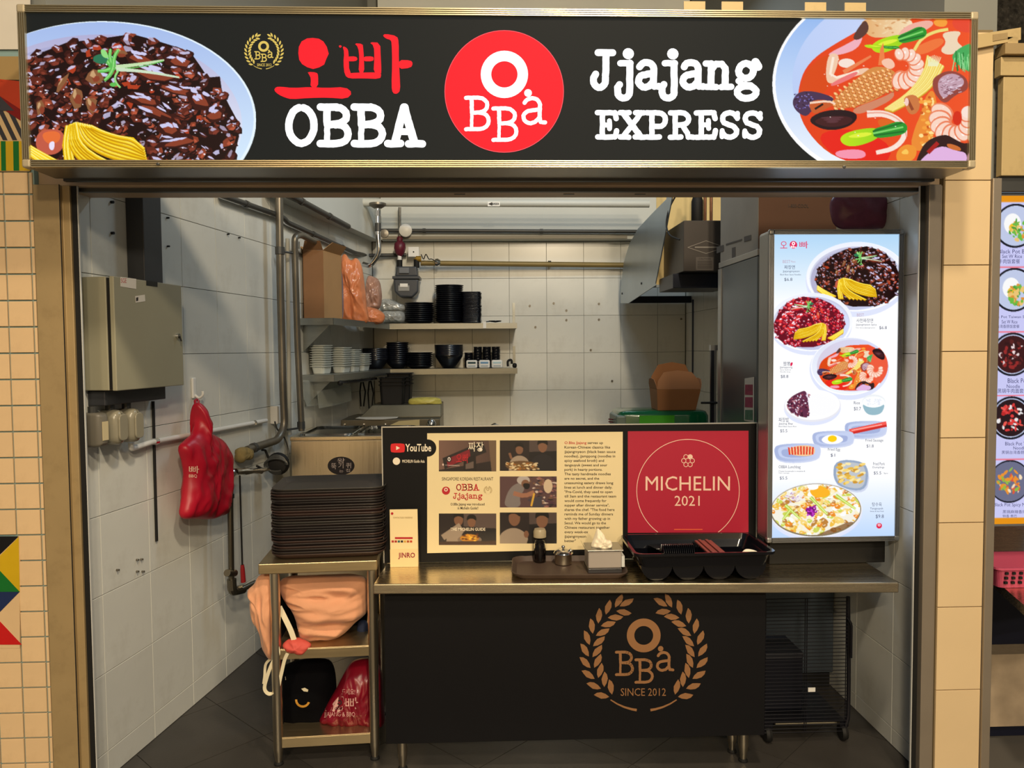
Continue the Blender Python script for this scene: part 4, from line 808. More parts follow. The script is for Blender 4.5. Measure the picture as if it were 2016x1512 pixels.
# ---------------------------------------------------------------- printed board standing on the counter
YBD = 3.1
FB = Face((0, YBD, 0), (1, 0, 0), (0, 0, 1)); bx0, bx1, bz0, bz1 = PY(755, 970, YBD).x, PY(1488.5, 965, YBD).x, .7525, PY(1120, 838, YBD).z
bd = thing('display_board', 'wide black board with pictures, story text and red award panel on the counter', 'board', ((bx0+bx1)/2, YBD, bz0))
obj('panel', MB().box(bx0, bx1, YBD, YBD+.012, bz0, bz1), mat('board_black', '0b0b0d', .55, spec=.25), bd, bevel=.001)
m_edge = mat('silver_edge', 'c9c9c4', .3, .6)
obj('edge_strip', MB().box(bx0-.001, bx1+.001, YBD-.001, YBD+.013, bz1+.0003, bz1+.0045), m_edge, bd); obj('edge_strip', MB().box(bx0-.0045, bx0-.0003, YBD-.001, YBD+.013, bz0, bz1+.0045), m_edge, bd); obj('edge_strip', MB().box(bx1+.0003, bx1+.0045, YBD-.001, YBD+.013, bz0, bz1+.0045), m_edge, bd)
m_paper = mat('cream_print', 'e2d0a2', .5); m_ink = mat('ink_black', '2a2420', .6); m_inkred = mat('ink_red', 'b5202a', .5); m_wht = mat('ink_white', 'e8dcc4', .5); m_mred = mat('award_red', 'a81f38', .4); m_pinkink = mat('ink_pale_pink', 'e8c4b0', .5); m_goldink = mat('ink_gold', 'a08a5c', .5)
poly_obj('cream_sheet', FB, [[(841, 853), (1226, 850), (1226, 1080), (841, 1089)]], m_paper, bd, .0003)
poly_obj('dark_tab', FB, [[(832, 865)]+[(842+17*math.cos(t_), 882+17*math.sin(t_)) for t_ in np.linspace(-1.57, 1.57, 14)]+[(832, 899)]], m_panelblk, bd, .0008)
PH = pmat('snapshot_print', False)
for k, (x0, y0, x1, y1) in ((0, (864, 867, 977, 928)), (1, (984, 867, 1096, 927)), (2, (984, 938, 1096, 999)), (3, (864, 1011, 977, 1073)), (4, (984, 1009, 1096, 1070))):
    print_obj('snapshot', photo(k), lambda s, t: FB.px(x0+(x1-x0)*s, y0+(y1-y0)*t, .0011), PH, bd, ['shopfront snapshot', 'two diners at a table snapshot', 'cook at work snapshot', 'diners over a plate snapshot', 'diners talking snapshot'][k])
txt('짜장', FB, 922, 870, 952, 889, m_wht, bd, off=.0016); txt('오빠', FB, 898, 893, 922, 912, m_inkred, bd, off=.0016); txt('THE MICHELIN GUIDE', FB, 887, 1039, 955.5, 1045, m_wht, bd, off=.0016, bold=.015)
poly_obj('play_badge', FB, [chaikin([(769, 877), (771, 873), (795, 873), (797, 877), (797, 887), (795, 891), (771, 891), (769, 887)], 1)], mat('badge_red', 'd01f26', .4), bd); poly_obj('play_arrow', FB, [[(780, 878), (787.5, 882), (780, 886)]], m_wht, bd, .0012)
txt('YouTube', FB, 798, 874, 849, 889, m_wht, bd, bold=.02, off=.0014); poly_obj('channel_disc', FB, [disc(780.5, 908, 7.2)], m_wht, bd); txt('MICHELIN Guide Asia', FB, 792, 905, 836, 911, m_wht, bd, bold=.01)
txt('SINGAPORE KOREAN RESTAURANT', FB, 870, 939.5, 971, 946, m_ink, bd); poly_obj('name_lettering', FB, typed('OBBA', 898, 943.5, 965.5, 12.5, 1.9), m_inkred, bd); poly_obj('name_lettering', FB, typed('Jjajang', 892, 950, 981.5, 10.5, 1.7), m_inkred, bd)
poly_obj('round_mark', FB, [disc(878, 966, 8)], m_inkred, bd); poly_obj('round_mark_ring', FB, ring(878, 964, 3.6, 2, 20), m_wht, bd, .0012); [poly_obj('laurel_branch', FB, wreath(960.5, 965, 7.6, (s_,)), m_goldink, bd) for s_ in (-1, 1)]; poly_obj('small_ring', FB, ring(960.5, 963, 3, 1.8, 18), m_goldink, bd)
txt('O.BBa Jjajang was introduced', FB, 887, 990, 954, 996.5, m_ink, bd, bold=.01); txt('in Michelin Guide!!', FB, 901, 997.5, 941.5, 1003, m_ink, bd, bold=.01)
LN = [('Korean-Chinese classics like', 522), ('jjajangmyeon (black bean sauce', 571), ('noodles), jjamppong (noodles in', 568), ('spicy seafood broth) and', 465), ('tangsuyuk (sweet and sour', 495), ('pork) in hearty portions.', 450), ('The tasty handmade noodles', 527), ('are no secret, and the', 420), ('unassuming eatery draws long', 550), ('lines at lunch and dinner daily.', 542), ('"Pre-Covid, they used to open', 543), ('till 3am and the restaurant team', 577), ('would come frequently for', 487), ('supper after dinner service",', 515), ('shares the chef. "The food here', 562), ('reminds me of Sunday dinners', 548), ('with my father growing up in', 521), ('Seoul. We would go to the', 483), ('Chinese restaurant together', 518), ('every week-ex', 318), ('jjajangmyeon', 300), ('better"', 205)]
xx = lambda a: 1090+a/4.688
txt('O.Bba Jjajang', FB, xx(100), 866, xx(303), 874, m_inkred, bd, cap=5.2, bold=.01); txt('serves up', FB, xx(313), 866, xx(455), 874, m_ink, bd, cap=5.2, bold=.01)
for i, (s_, e_) in enumerate(LN): txt(s_, FB, xx(100), 874.8+8.78*i, xx(e_), 882.8+8.78*i, m_ink, bd, cap=5.2, bold=.01)
poly_obj('red_sheet', FB, [[(1236, 849), (1473.5, 848), (1473.5, 1048), (1236, 1049)]], m_mred, bd, .0003)
n_ = 80; th_ = [math.radians(126+(360-72)*i/n_) for i in range(n_+1)]
poly_obj('award_ring', FB, [[(1354.5+a*math.cos(t_), 966+a*math.sin(t_)) for a, t_ in ((101.6, th_[i]), (101.6, th_[i+1]), (100.4, th_[i+1]), (100.4, th_[i]))] for i in range(n_)], m_pinkink, bd)
fl_ = []
for i in range(6):
    a = math.radians(-90+60*i+30); px_, py_ = 1354.5+8.4*math.cos(a), 907+8.8*math.sin(a)
    fl_ += [disc(px_, py_, 5, 14)] if i == 0 else ring(px_, py_, 4.9, 3.7, 16)
poly_obj('flower_mark', FB, fl_, m_pinkink, bd, .001)
txt('MICHELIN', FB, 1271, 937.5, 1437, 966, m_pinkink, bd); txt('2021', FB, 1328, 976, 1377.5, 996, m_pinkink, bd); poly_obj('red_rule', FB, [[(1327, 1041.5), (1383, 1041.5), (1383, 1043.2), (1327, 1043.2)]], mat('ink_orange', 'e0603a', .5), bd)
# ---------------------------------------------------------------- upright illuminated menu
YM = 2.94; mx0, mx1 = PY(1512, 756, YM).x, min(PY(1779, 756, YM).x, XR-.008); mz0, mz1 = PY(1640, 1067, YM).z, PY(1640, 451, YM).z
mn = thing('menu_light_box', 'tall white illuminated menu with dishes and prices standing on the counter', 'menu', ((mx0+mx1)/2, YM+.06, .7505))
FM = Face((0, YM+.002, 0), (1, 0, 0), (0, 0, 1)); m_al2 = mat('satin_aluminium', 'a9abad', .35, .8, var=.04)
obj('housing', MB().box(mx0+.002, mx1-.002, YM+.008, YM+.12, mz0+.002, mz1-.002), m_al2, mn, bevel=.012, seg=3)
fw2 = .0215
ribbed((mx0, YM+.008, mz0+fw2), (mx0, YM+.008, mz1-fw2), (1, 0, 0), fw2, m_al2, mn, .01); ribbed((mx1, YM+.008, mz0+fw2), (mx1, YM+.008, mz1-fw2), (-1, 0, 0), fw2, m_al2, mn, .01); ribbed((mx0+fw2, YM+.008, mz1), (mx1-fw2, YM+.008, mz1), (0, 0, -1), fw2, m_al2, mn, .01); ribbed((mx0+fw2, YM+.008, mz0), (mx1-fw2, YM+.008, mz0), (0, 0, 1), fw2, m_al2, mn, .01)
for cx_ in (mx0, mx1-fw2):
    for cz_ in (mz0, mz1-fw2): obj('corner_cap', MB().box(cx_, cx_+fw2, YM-.003, YM+.02, cz_, cz_+fw2), m_al2, mn, bevel=.006, seg=3)
obj('base', MB().box(mx0+.03, mx1-.03, YM+.05, YM+.115, .7505, mz0+.004), m_blackm, mn, bevel=.003)
mp_ = [FM.at(mx0+fw2-.002+(mx1-mx0-2*fw2+.004)*s, mz1-fw2+.002-(mz1-mz0-2*fw2+.004)*t, .0003) for s, t in ((0, 0), (1, 0), (0, 1), (1, 1))]
print_obj('menu_print', menu_print(), lambda s, t: mp_[int(s)+2*int(t)], pmat('backlit_menu_print', True, 1.03), mn, 'printed dishes on white')
e_ink = emat('menu_ink', (84, 92, 122), 1.); e_mag = emat('menu_magenta', (226, 40, 90), 1.); e_pale = emat('menu_pale_ink', (196, 170, 190), 1.)
for s_, b, c_ in [('오', (1536, 475, 1550, 489), e_mag), ('빠', (1574, 475, 1591, 489), e_mag), ('짜장면', (1544, 522, 1565, 530), e_ink), ('Jjajangmyeon', (1541, 532, 1574, 537), e_ink), ('Black Bean Sauce Noodles', (1536, 539, 1577, 542), e_ink), ('$6.8', (1544, 547, 1560, 554), e_ink), ('BEST', (1541, 512, 1556, 518), e_pale), ('Menu', (1557, 513, 1566, 517), e_pale), ('BEST', (1687, 617, 1701, 623), e_pale), ('사천짜장면', (1686, 627, 1719, 635), e_ink), ('Jjajangmyeon Spicy', (1685, 637, 1726, 642), e_ink), ('Hot Spicy Jjajangmyeon', (1685, 644, 1723, 647), e_ink), ('$6.8', (1731, 642, 1746, 649), e_ink),
 ('짬뽕', (1542, 712, 1556, 720), e_ink), ('Jjamppong', (1535, 721, 1560, 726), e_ink), ('Spicy Seafood', (1536, 727, 1557, 730), e_ink), ('Noodle Soup', (1536, 731, 1556, 734), e_ink), ('$8.8', (1537, 738, 1552, 745), e_ink), ('Rice', (1681, 790, 1693, 796), e_ink), ('$0.7', (1681, 801, 1695, 809), e_ink), ('짜장밥', (1533, 822, 1553, 831), e_ink), ('Jjajang Bap', (1533, 832, 1561, 837), e_ink), ('Black Bean Sauce Rice', (1533, 838, 1568, 841), e_ink), ('$5.5', (1536, 845, 1550, 852), e_ink), ('Fried Egg', (1630, 882, 1654, 889), e_ink), ('$1', (1635, 893, 1644, 900), e_ink), ('Fried Sausage', (1704, 864, 1739, 871), e_ink), ('$1.8', (1706, 875, 1720, 882), e_ink),
 ('OBBA Lunchbag', (1533, 916, 1576, 924), e_ink), ('Cheese housemade in omelette &', (1533, 926, 1585, 929), e_ink), ('Ham sausage', (1533, 930, 1554, 933), e_ink), ('$5.5', (1535, 938, 1550, 945), e_ink), ('Fried Pork', (1719, 910, 1742, 916), e_ink), ('Dumplings', (1718, 918, 1741, 923), e_ink), ('$5.5', (1720, 928, 1735, 935), e_ink), ('5pcs', (1740, 930, 1748, 934), e_ink), ('탕수육', (1717, 989, 1736, 997), e_ink), ('Tangsuyuk', (1713, 999, 1739, 1004), e_ink), ('Sweet & Sour Pork', (1713, 1005, 1740, 1008), e_ink), ('$9.8', (1724, 1013, 1740, 1021), e_ink)]:
    x0, y0, x1, y1 = b; txt(s_, FM, x0, y0, x1, y1, c_, mn, off=.0008)
poly_obj('round_mark', FM, [disc(1562, 482, 7.4)], e_mag, mn, .0006); poly_obj('round_mark_ring', FM, ring(1562, 479.5, 3.2, 1.7, 18), e_white, mn, .0012); txt('BBa', FM, 1557, 484, 1567, 488, e_white, mn, off=.0012)
poly_obj('chilli_mark', FM, [chaikin([(1556, 714), (1561, 713), (1560, 719), (1556, 722)], 1)], e_mag, mn, .0006)
# ---------------------------------------------------------------- on the counter
# small card stand with a name strip (its code square is left off)
YK = 3.05; FK = Face((0, YK, 0), (1, 0, 0), (0, 0, 1))
kx0, kx1, kz1 = PY(768, 1060, YK).x, PY(822.5, 1060, YK).x, PY(795, 1003, YK).z
kd = thing('card_stand', 'cream card stand with a red drinks name at the left of the counter', 'card stand', ((kx0+kx1)/2, YK, .7505))
mb = MB(); mb.prism([(YK, .7505), (YK+.042, .7505), (YK+.004, kz1), (YK, kz1)], (kx0, 0, 0), (0, 1, 0), (0, 0, 1), (1, 0, 0), kx1-kx0); obj('card', mb, mat('cream_card', 'ecd7a4', .5), kd)
obj('pocket', MB().box(kx0-.0005, kx1+.0005, YK-.004, YK-.0003, .7505, PY(795, 1081, YK).z), mat('cream_card_strip', 'e8cf98', .5), kd)
FK2 = Face((0, YK-.004, 0), (1, 0, 0), (0, 0, 1)); txt('JINRO', FK2, 784, 1088, 817, 1101, mat('ink_crimson', '8e1030', .5), kd, bold=.015)
poly_obj('red_strip', FK, [[(777.5, 1057.5), (812.5, 1057.5), (812.5, 1061), (777.5, 1061)]], m_inkred, kd); poly_obj('round_mark', FK, [disc(772, 1011, 2.6, 14)], m_inkred, kd); txt('CONTACTLESS ORDERING', FK, 774, 1017.5, 812, 1020.5, m_goldink, kd)
for i, c_ in enumerate(('b03030', 'a02020', '306060', '202024', 'd0a040', 'b05020', 'c04020')): poly_obj('app_mark', FK, [[(771+6*i, 1064), (775.5+6*i, 1064), (775.5+6*i, 1068), (771+6*i, 1068)]], mat('mark'+c_, c_, .5), kd)
# serving tray lying on the counter
def rrect(x0, x1, y0, y1, r_, k=4):
    o = []
    for cx_, cy_, a0 in ((x1-r_, y1-r_, 0), (x0+r_, y1-r_, 90), (x0+r_, y0+r_, 180), (x1-r_, y0+r_, 270)):
        for i in range(k+1): a = math.radians(a0+90*i/k); o.append((cx_+r_*math.cos(a), cy_+r_*math.sin(a)))
    return o
def tray_mb(w_, d_, h_=.02, r_=.05, fl_=.014, th=.003, M=None):
    mb = MB(M); R = lambda g, z: [Vector((x, y, z)) for x, y in rrect(-w_/2+g, w_/2-g, -d_/2+g, d_/2-g, r_-g*.4)]
    mb.loft([R(fl_+.02, th), R(fl_, th), R(.003, h_), R(0, h_), R(0, h_-.003), R(fl_-.002, 0), R(fl_+.02, 0)], cap=False)
    n = 20; o = len(mb.v)-n*7; mb.f += [tuple(o+i for i in range(n)), tuple(o+6*n+i for i in range(n))[::-1]]; return mb
a, b = PZ(1003, 1100, .765), PZ(1243, 1135, .752); ctr = (PZ(1023, 1140, .752)+PZ(1003, 1092, .765)+PZ(1238, 1140, .752))/3
tx0, tx1 = PZ(1020, 1138, .755).x-.02, PZ(1236, 1138, .755).x+.012; ty0 = PZ(1100, 1142, .752).y; ty1 = ty0+.265
M_ = MC.to_3x3().to_4x4(); M_.translation = Vector(((tx0+tx1)/2, (ty0+ty1)/2, .7505))
obj_ = tag(obj('serving_tray', tray_mb(tx1-tx0, ty1-ty0, .022, .05, .02, .004, M_), mat('brown_tray', '4a3b33', .5, var=.12, vscale=4, brush=(6, 1, 1)), loc=(M_.translation), auto=35), 'brown rectangular tray on the counter under the sauce bottle and tissues', 'tray')
ZT2 = .7505+.0045
# soy sauce bottle
p = PZ(1063, 1106, ZT2); sb_ = thing('sauce_bottle', 'small clear bottle of dark sauce with a lid on the brown tray', 'bottle', (p.x, p.y, ZT2)); hh = PY(1063, 1041, p.y).z-ZT2
m_glass = mat('clear_glass', 'ffffff', .03, trans=1., ior=1.3); m_sauce = mat('dark_sauce', '0a0507', .1)
obj('glass', MB().lathe([(.021, 0), (.0245, .004), (.0245, hh*.55), (.022, hh*.66), (.0245, hh*.74), (.0225, hh*.74), (.020, hh*.66), (.0222, hh*.55), (.0222, .006), (.0, .006)], p, 24, cap=False), m_glass, sb_, smooth=True)
obj('sauce', MB().lathe([(.0215, .007), (.0218, .012), (.0218, hh*.5), (.0205, hh*.53)], p, 24), m_sauce, sb_, auto=50)
obj('lid', MB().lathe([(.024, hh*.745), (.0262, hh*.76), (.0262, hh*.93), (.022, hh), (.014, hh*1.0)], p, 24), mat('pale_clear_lid', 'b9ab8c', .15, alpha=.75), sb_, auto=40)
# sugar pot with spoon
p = PZ(1109, 1110, ZT2); sp = thing('seasoning_pot', 'small round steel seasoning pot with lid and spoon on the brown tray', 'pot', (p.x, p.y, ZT2)); hh = .06
obj('body', MB().lathe([(.030, 0), (.034, .003), (.0345, .012), (.0345, hh*.66), (.0355, hh*.69), (.033, hh*.69)], p, 28), m_steelv, sp, auto=40)
obj('lid', MB().lathe([(.0385, hh*.7), (.0395, hh*.74), (.034, hh*.88), (.018, hh*.97), (.006, hh*1.0)], p, 28), m_chrome, sp, auto=40)
obj('knob', MB().lathe([(.004, hh*.99), (.004, hh*1.08), (.008, hh*1.12), (.006, hh*1.22), (.002, hh*1.26)], p, 14), m_chrome, sp, smooth=True); obj('spoon', MB().tube([p+Vector((.012, -.01, hh*.8)), p+Vector((.028, -.018, hh*.98)), p+Vector((.036, -.02, hh*.9))], [.003, .008, .003], 8), m_chrome, sp, smooth=True)
# tissue box in an acrylic stand
p0, p1 = PZ(1158, 1129, ZT2), PZ(1226, 1130, ZT2); W_ = (p1.x-p0.x); tb = thing('tissue_box', 'grey and silver tissue dispenser with a tissue pulled out, on the brown tray', 'tissue box', ((p0.x+p1.x)/2, p0.y+.06, ZT2)); hz = PY(1190, 1086, p0.y).z-ZT2
X0, X1_, Y0 = p0.x, p1.x, p0.y
obj('box', MB().box(X0+.001, X1_-.001, Y0+.002, Y0+.115, ZT2+.018, ZT2+hz), mat('grey_box', 'a59c93', .5, var=.05), tb, bevel=.004)
obj('base', MB().box(X0, X1_, Y0, Y0+.118, ZT2, ZT2+.0175), mat('dark_acrylic', '3c3a3a', .2), tb, bevel=.002)
obj('lid', MB().box(X0-.003, X1_+.006, Y0-.003, Y0+.12, ZT2+hz+.0003, ZT2+hz+.006), mat('silver_lid', '8f8d88', .25, .7), tb, bevel=.002)
obj('side_clip', MB().box(X1_+.0003, X1_+.012, Y0+.01, Y0+.1, ZT2+.02, ZT2+hz*.75), mat('pale_acrylic', 'cfd2d0', .2), tb)
z2 = ZT2+hz+.006; c_ = Vector(((X0+X1_)/2-.005, Y0+.05, z2)); q = [c_+Vector(a) for a in ((-.04, .0, .0), (-.032, .01, .028), (-.02, .015, .058), (-.012, .02, .068), (.006, .012, .05), (.018, .0, .028), (.034, -.01, .026), (.036, -.015, .0), (.0, -.02, -.004))]
mb = MB(); pillow(mb, q, c_+Vector((0, 0, .018)), (0.1, -1, .2), .02, .008, 60, 12, .016, (50, 50, 30), 3); obj('tissue', mb, mat('tissue_paper', 'efe3c8', .8, sheen=.2), tb, smooth=True)
mb = MB(); mb.loft([[Vector((X0-.006-.004*i, Y0+.0+.012*k, z2+.003+.016*(i/3)**1.5)) for k in range(5)]+[Vector((X0-.006-.004*i, Y0+.048-.012*k, z2+.001+.016*(i/3)**1.5)) for k in range(5)] for i in range(5)]); obj('flap', mb, mat('silver_lid', '8f8d88', .25, .7), tb)
# ---------------------------------------------------------------- black cutlery organiser
zr_ = .86; ox0, ox1 = PZ(1247.5, 1089, zr_).x, PZ(1534, 1089, zr_).x; oy0, oy1 = PZ(1390, 1089, zr_).y, PZ(1350, 1050, zr_).y
og = thing('cutlery_organiser', 'glossy black four bay cutlery organiser in front of the red award panel', 'cutlery tray', ((ox0+ox1)/2, (oy0+oy1)/2, .7505))
m_gblk = mat('glossy_black_plastic', '090a10', .16, coat=.3)
W4 = (ox1-ox0); 
def ogr(g, z, r_=.03, dy=0.): return [Vector((x, y, z)) for x, y in rrect(ox0+g, ox1-g, oy0+g*.8+dy, oy1-g*.8, r_)]
mb = MB(); mb.loft([ogr(0, zr_-.01), ogr(0, zr_), ogr(.012, zr_), ogr(.02, zr_-.03), ogr(.028, zr_-.055)], cap=False); mb.loft([ogr(.012, zr_-.01, .026), ogr(.022, zr_-.03), ogr(.034, zr_-.057)], cap=False); obj('rim', mb, m_gblk, og, auto=40)
for k in range(4):
    a, b = ox0+.03+(W4-.06)*k/4, ox0+.03+(W4-.06)*(k+1)/4; c_ = (a+b)/2; rr_ = (b-a)/2; mb = MB()
    def F(u, v, c_=c_, rr_=rr_, s_=1.): t_ = math.pi*u; return Vector((c_-rr_*s_*math.cos(t_), oy0+.03+(oy1-oy0-.06)*v, zr_-.05-(zr_-.05-.7515)*math.sin(t_)*(s_ if s_ < 1 else 1)))
    ra = [[F(i/14, v) for i in range(15)] for v in (0, 1)]; rb = [[F(i/14, v, s_=.94)+Vector((0, .003 if v == 0 else -.003, 0)) for i in range(15)] for v in (0, 1)]
    mb.loft(ra, cap=True, closed=False); mb.loft(rb, cap=True, closed=False); obj('bay', mb, m_gblk, og, auto=50, recalc=False)
def spoon(x, y, z, a, m, nm, lab, cat, grp, l_=.13):
    o = thing(nm, lab, cat, (x, y, z), grp); mb = MB(); d = Vector((0, math.cos(a), math.sin(a)))
    p = Vector((x, y, z)); obj('bowl', MB().lathe([(.003, -.028), (.017, -.016), (.021, 0), (.016, .02), (.004, .032)], p+Vector((0, 0, .02)), 14, ax='z'), m, o, smooth=True)
    obj('handle', MB().tube([p+Vector((0, .0, .02)), p+Vector((0, l_*.5, .004)), p+Vector((0, l_, .0))], [.004, .003, .004], 8), m, o, smooth=True)
    return o
bay = lambda k: ox0+.03+(W4-.06)*(k+.5)/4
# soup spoons standing on edge in a row
for i in range(16):
    x = bay(0)+.02+i*.0075; z = .762+abs(x-(bay(0)+bay(1))/2)*.02+.02
    o = thing('soup_spoon', 'black plastic soup spoon in the organiser, %s from the left' % ORD[i], 'spoon', (x, oy0+.06, z), 'black soup spoons in the organiser')
    mb = MB(); mb.loft([[Vector((x+.002+dx, oy0+.045+.032*math.cos(t_)*s_, .848+.036*math.sin(t_)*s_)) for t_ in np.linspace(0, 2*math.pi, 14, endpoint=False)] for dx, s_ in ((0, .7), (.002, 1), (.004, 1), (.0045, .6))]); obj('bowl', mb, m_gblk, o, auto=50)
    obj('handle', MB().tube([Vector((x+.003, oy0+.07, .857)), Vector((x+.003, oy0+.12, .846)), Vector((x+.003, oy1-.04, .825))], [.006, .0035, .0045], 6), m_gblk, o)
for i in range(5):
    x = bay(2)-.03+i*.014; o = tag(obj('chopstick_sleeve', MB().box(x, x+.011, oy0+.05, oy1-.04, .835+.004*(i % 2), .841+.004*(i % 2)), mat('red_paper_sleeve', '8a4a44', .6, var=.15), loc=(x, oy0+.05, .80)), 'red paper sleeved chopsticks in the organiser, %s from the left' % ORD[i], 'chopsticks', 'chopstick sleeves'); 
q = [Vector((bay(3)-.03, oy0+.05, .835)), Vector((bay(3)-.01, oy0+.06, .856)), Vector((bay(3)+.03, oy0+.07, .848)), Vector((bay(3)+.04, oy0+.05, .838)), Vector((bay(3), oy0+.045, .833))]
mb = MB(); pillow(mb, q, None, (0, -1, .3), .01, .02, 32, 5, .006, (60, 60, 60), 8); tag(obj('paper_napkin', mb, mat('tissue_paper', 'efe3c8', .8), loc=q[0], smooth=True), 'crumpled white napkin in the right bay of the organiser', 'napkin')
# ---------------------------------------------------------------- electrical cabinet on the left wall
m_cab = mat('grey_beige_enamel', '97947f', .45, var=.05, vscale=3); m_char = mat('charcoal_trunking', '33353a', .5)
u_of = lambda p: (p-LW0).dot(LWU)
uA = u_of(PL(160, 650)); lo, hi = .02, .5
for _ in range(40):
    dm = (lo+hi)/2
    if u_of(PL(227, 650, dm)) < uA: hi = dm
    else: lo = dm
DC = min(max(dm, .12), .26); uB = u_of(PL(359, 650, DC)); zc1, zc0 = PL(232, 545, DC).z, PL(232, 769, DC).z
def lbox(u0, u1, o0, o1, z0, z1):
    q = [LW(u0, o0, z0), LW(u1, o0, z0), LW(u1, o1, z0), LW(u0, o1, z0)]; return MB().loft([q, [p+Vector((0, 0, z1-z0)) for p in q]])
cb = thing('electrical_cabinet', 'grey beige electrical cabinet mounted high on the left wall', 'cabinet', LW((uA+uB)/2, 0, zc0))
obj('body', lbox(uA, uB, .001, DC-.032, zc0, zc1), m_cab, cb, bevel=.003); obj('gasket', lbox(uA+.004, uB-.004, DC-.032, DC-.018, zc0+.004, zc1-.004), m_blackm, cb)
dr = obj('door', lbox(uA-.001, uB+.002, DC-.018, DC, zc0-.001, zc1+.001), m_cab, cb, bevel=.003)
p = PL(348, 662, DC); obj('lock', MB().tube([p, p+LWN*.012], .011, 14), m_chrome, dr); obj('key', MB().tube([p+LWN*.013, p+LWN*.02-Vector((0, 0, .02))], .003, 6), m_blackm, dr)
FD = Face(LW(0, DC, 0), LWU, (0, 0, 1))
FD.n = LWN.copy()
def on_face(F_, poly, m, parent, name, off=.0008): return poly_obj(name, F_, [poly], m, parent, off)
on_face(FD, [(237, 545), (268, 549), (268, 569), (237, 564)], mat('sticker_white', 'd8d2c8', .5), dr, 'sticker'); txt('SGE', FD, 238, 548, 249, 557, m_inkred, dr)
on_face(FD, [(288, 552), (310, 555), (310, 565), (288, 562)], m_black, dr, 'name_plate'); on_face(FD, [(266, 583), (285, 580), (286, 593), (267, 596)], mat('sticker_white', 'd8d2c8', .5), dr, 'sticker'); on_face(FD, [(268, 586), (272, 585), (272, 592), (268, 593)], m_ink, dr, 'sticker_print', .0014)
tag(obj('cable_trunk', lbox(u_of(PL(276, 470, .06)), u_of(PL(312, 470, .06)), .0012, .075, zc1+.001, 2.75), m_char, loc=LW(uA+.1, 0, zc1), bevel=.003), 'charcoal cable trunk rising from the electrical cabinet', 'trunking')
zt0 = PL(280, 790, .06).z
tag(obj('cable_trunk', lbox(uA+.02, u_of(PL(322, 780, .06)), .0012, .07, zt0, zc0-.002), m_char, loc=LW(uA+.1, 0, zt0), bevel=.003), 'charcoal trunking box right under the electrical cabinet', 'trunking')
# three isolator switches under it
for k, (xc, yc, hw, hh_) in enumerate(((191, 846, .028, .062), (225, 841, .036, .066), (257, 837, .036, .066))):
    p = PL(xc, yc, .05); u_, z_ = u_of(p), p.z
    sw = thing('isolator_switch', ['isolator switch with a pale label, nearest of three under the cabinet', 'round clear covered isolator switch, middle of three under the cabinet', 'round clear covered isolator switch, furthest of three under the cabinet'][k], 'switch', LW(u_, .0, z_), 'isolator switches')
    m_ = mat('grey_clear_cover', '8f8a78', .25, coat=.4) if k else mat('grey_isolator', '6e6a60', .4)
    rings = []
    for g, o_ in ((.006, .0012), (0, .012), (0, .06), (.004, .074), (.014, .082)): rings.append([LW(u_+x, o_, z_+y) for x, y in rrect(-hw+g, hw-g, -hh_+g, hh_-g, hw*(.9 if k else .4)-g*.5)])
    hs = obj('housing', MB().loft(rings), m_, sw, auto=40); nk = obj('conduit_neck', MB().tube([LW(u_, .035, z_+hh_-.004), LW(u_, .035, zt0-.001)], .016, 12), m_darkpipe, sw)
    if k == 0: obj('label_plate', lbox(u_-.016, u_+.016, .0822, .0838, z_-.038, z_+.03), mat('pale_plate', 'cdbf98', .5), sw)
    else: obj('cover_rim', MB().loft([[LW(u_+x, o_, z_+y) for x, y in rrect(-hw*.7, hw*.7, -hh_*.75, hh_*.75, hw*.5)] for o_ in (.0822, .09)]), mat('grey_clear_cover', '8f8a78', .25), sw, bevel=.003)
# white conduit along the wall to the socket
def clip_on(parent, p, m=m_galv, r_=.014, up_=True): obj('pipe_clip', MB().tube([p-LWN*.02, p+LWN*.012], r_, 10), m, parent); 
def wall_pipe(name, label, cat, pts, r_, m, clips=(), n=10, fil=.03, loc=None):
    P = fillet(pts, fil) if fil else pts; t_ = thing(name, label, cat, P[0]); obj('run', MB().tube(P, r_, n), m, t_, auto=60)
    for c in clips: a, b = Vector(c[0]), Vector(c[1]); obj('pipe_clip', MB().tube([a-(b-a).normalized()*.0, b], r_*1.25, n), m_darkpipe if len(c) < 3 else c[2], t_)
    return t_
def along(a, b, t_, l_=.012): a, b = Vector(a), Vector(b); p = a+(b-a)*t_; d = (b-a).normalized()*l_; return (p-d, p+d)
o_ = .022; A, B, Cc, D_ = PL(258, 870, .03), PL(258, 884, .024), PL(300, 870, o_), PL(524, 828, o_)
wall_pipe('white_conduit', 'white plastic conduit running along the left wall to the socket', 'conduit', [A, B, Cc, D_], .0115, m_white, [along(Cc, D_, .02)+(m_chrome,), along(Cc, D_, .86)+(m_chrome,)])
p = PL(538, 816, 0); u_, z_ = u_of(p), p.z
so = thing('wall_socket', 'white socket box at the end of the wall conduit', 'socket', LW(u_, 0, z_)); obj('box', lbox(u_-.045, u_+.05, .001, .045, z_-.05, z_+.05), m_white, so, bevel=.004); obj('plate', lbox(u_-.0, u_+.052, .0452, .056, z_-.048, z_+.048), m_white, so, bevel=.003); obj('switch_rocker', lbox(u_+.02, u_+.032, .0562, .06, z_-.012, z_+.012), m_cab, so)
tag(obj('black_cable', MB().tube([PL(301.5, 790, .006), PL(304, 900, .006), PL(308.5, 1065, .006)], .0062, 8), m_blackm, loc=PL(308, 1065, .0)), 'straight black cable hanging down the left wall under the trunking', 'cable')
tag(obj('grey_cable', MB().tube(spl([PL(541, 830, .05), PL(546, 845, .05), PL(560, 862, .06), PL(567, 885, .07), PL(568, 905, .08)]), .0045, 8), m_darkpipe, loc=PL(568, 905, 0)), 'grey cable drooping from the white socket box', 'cable')
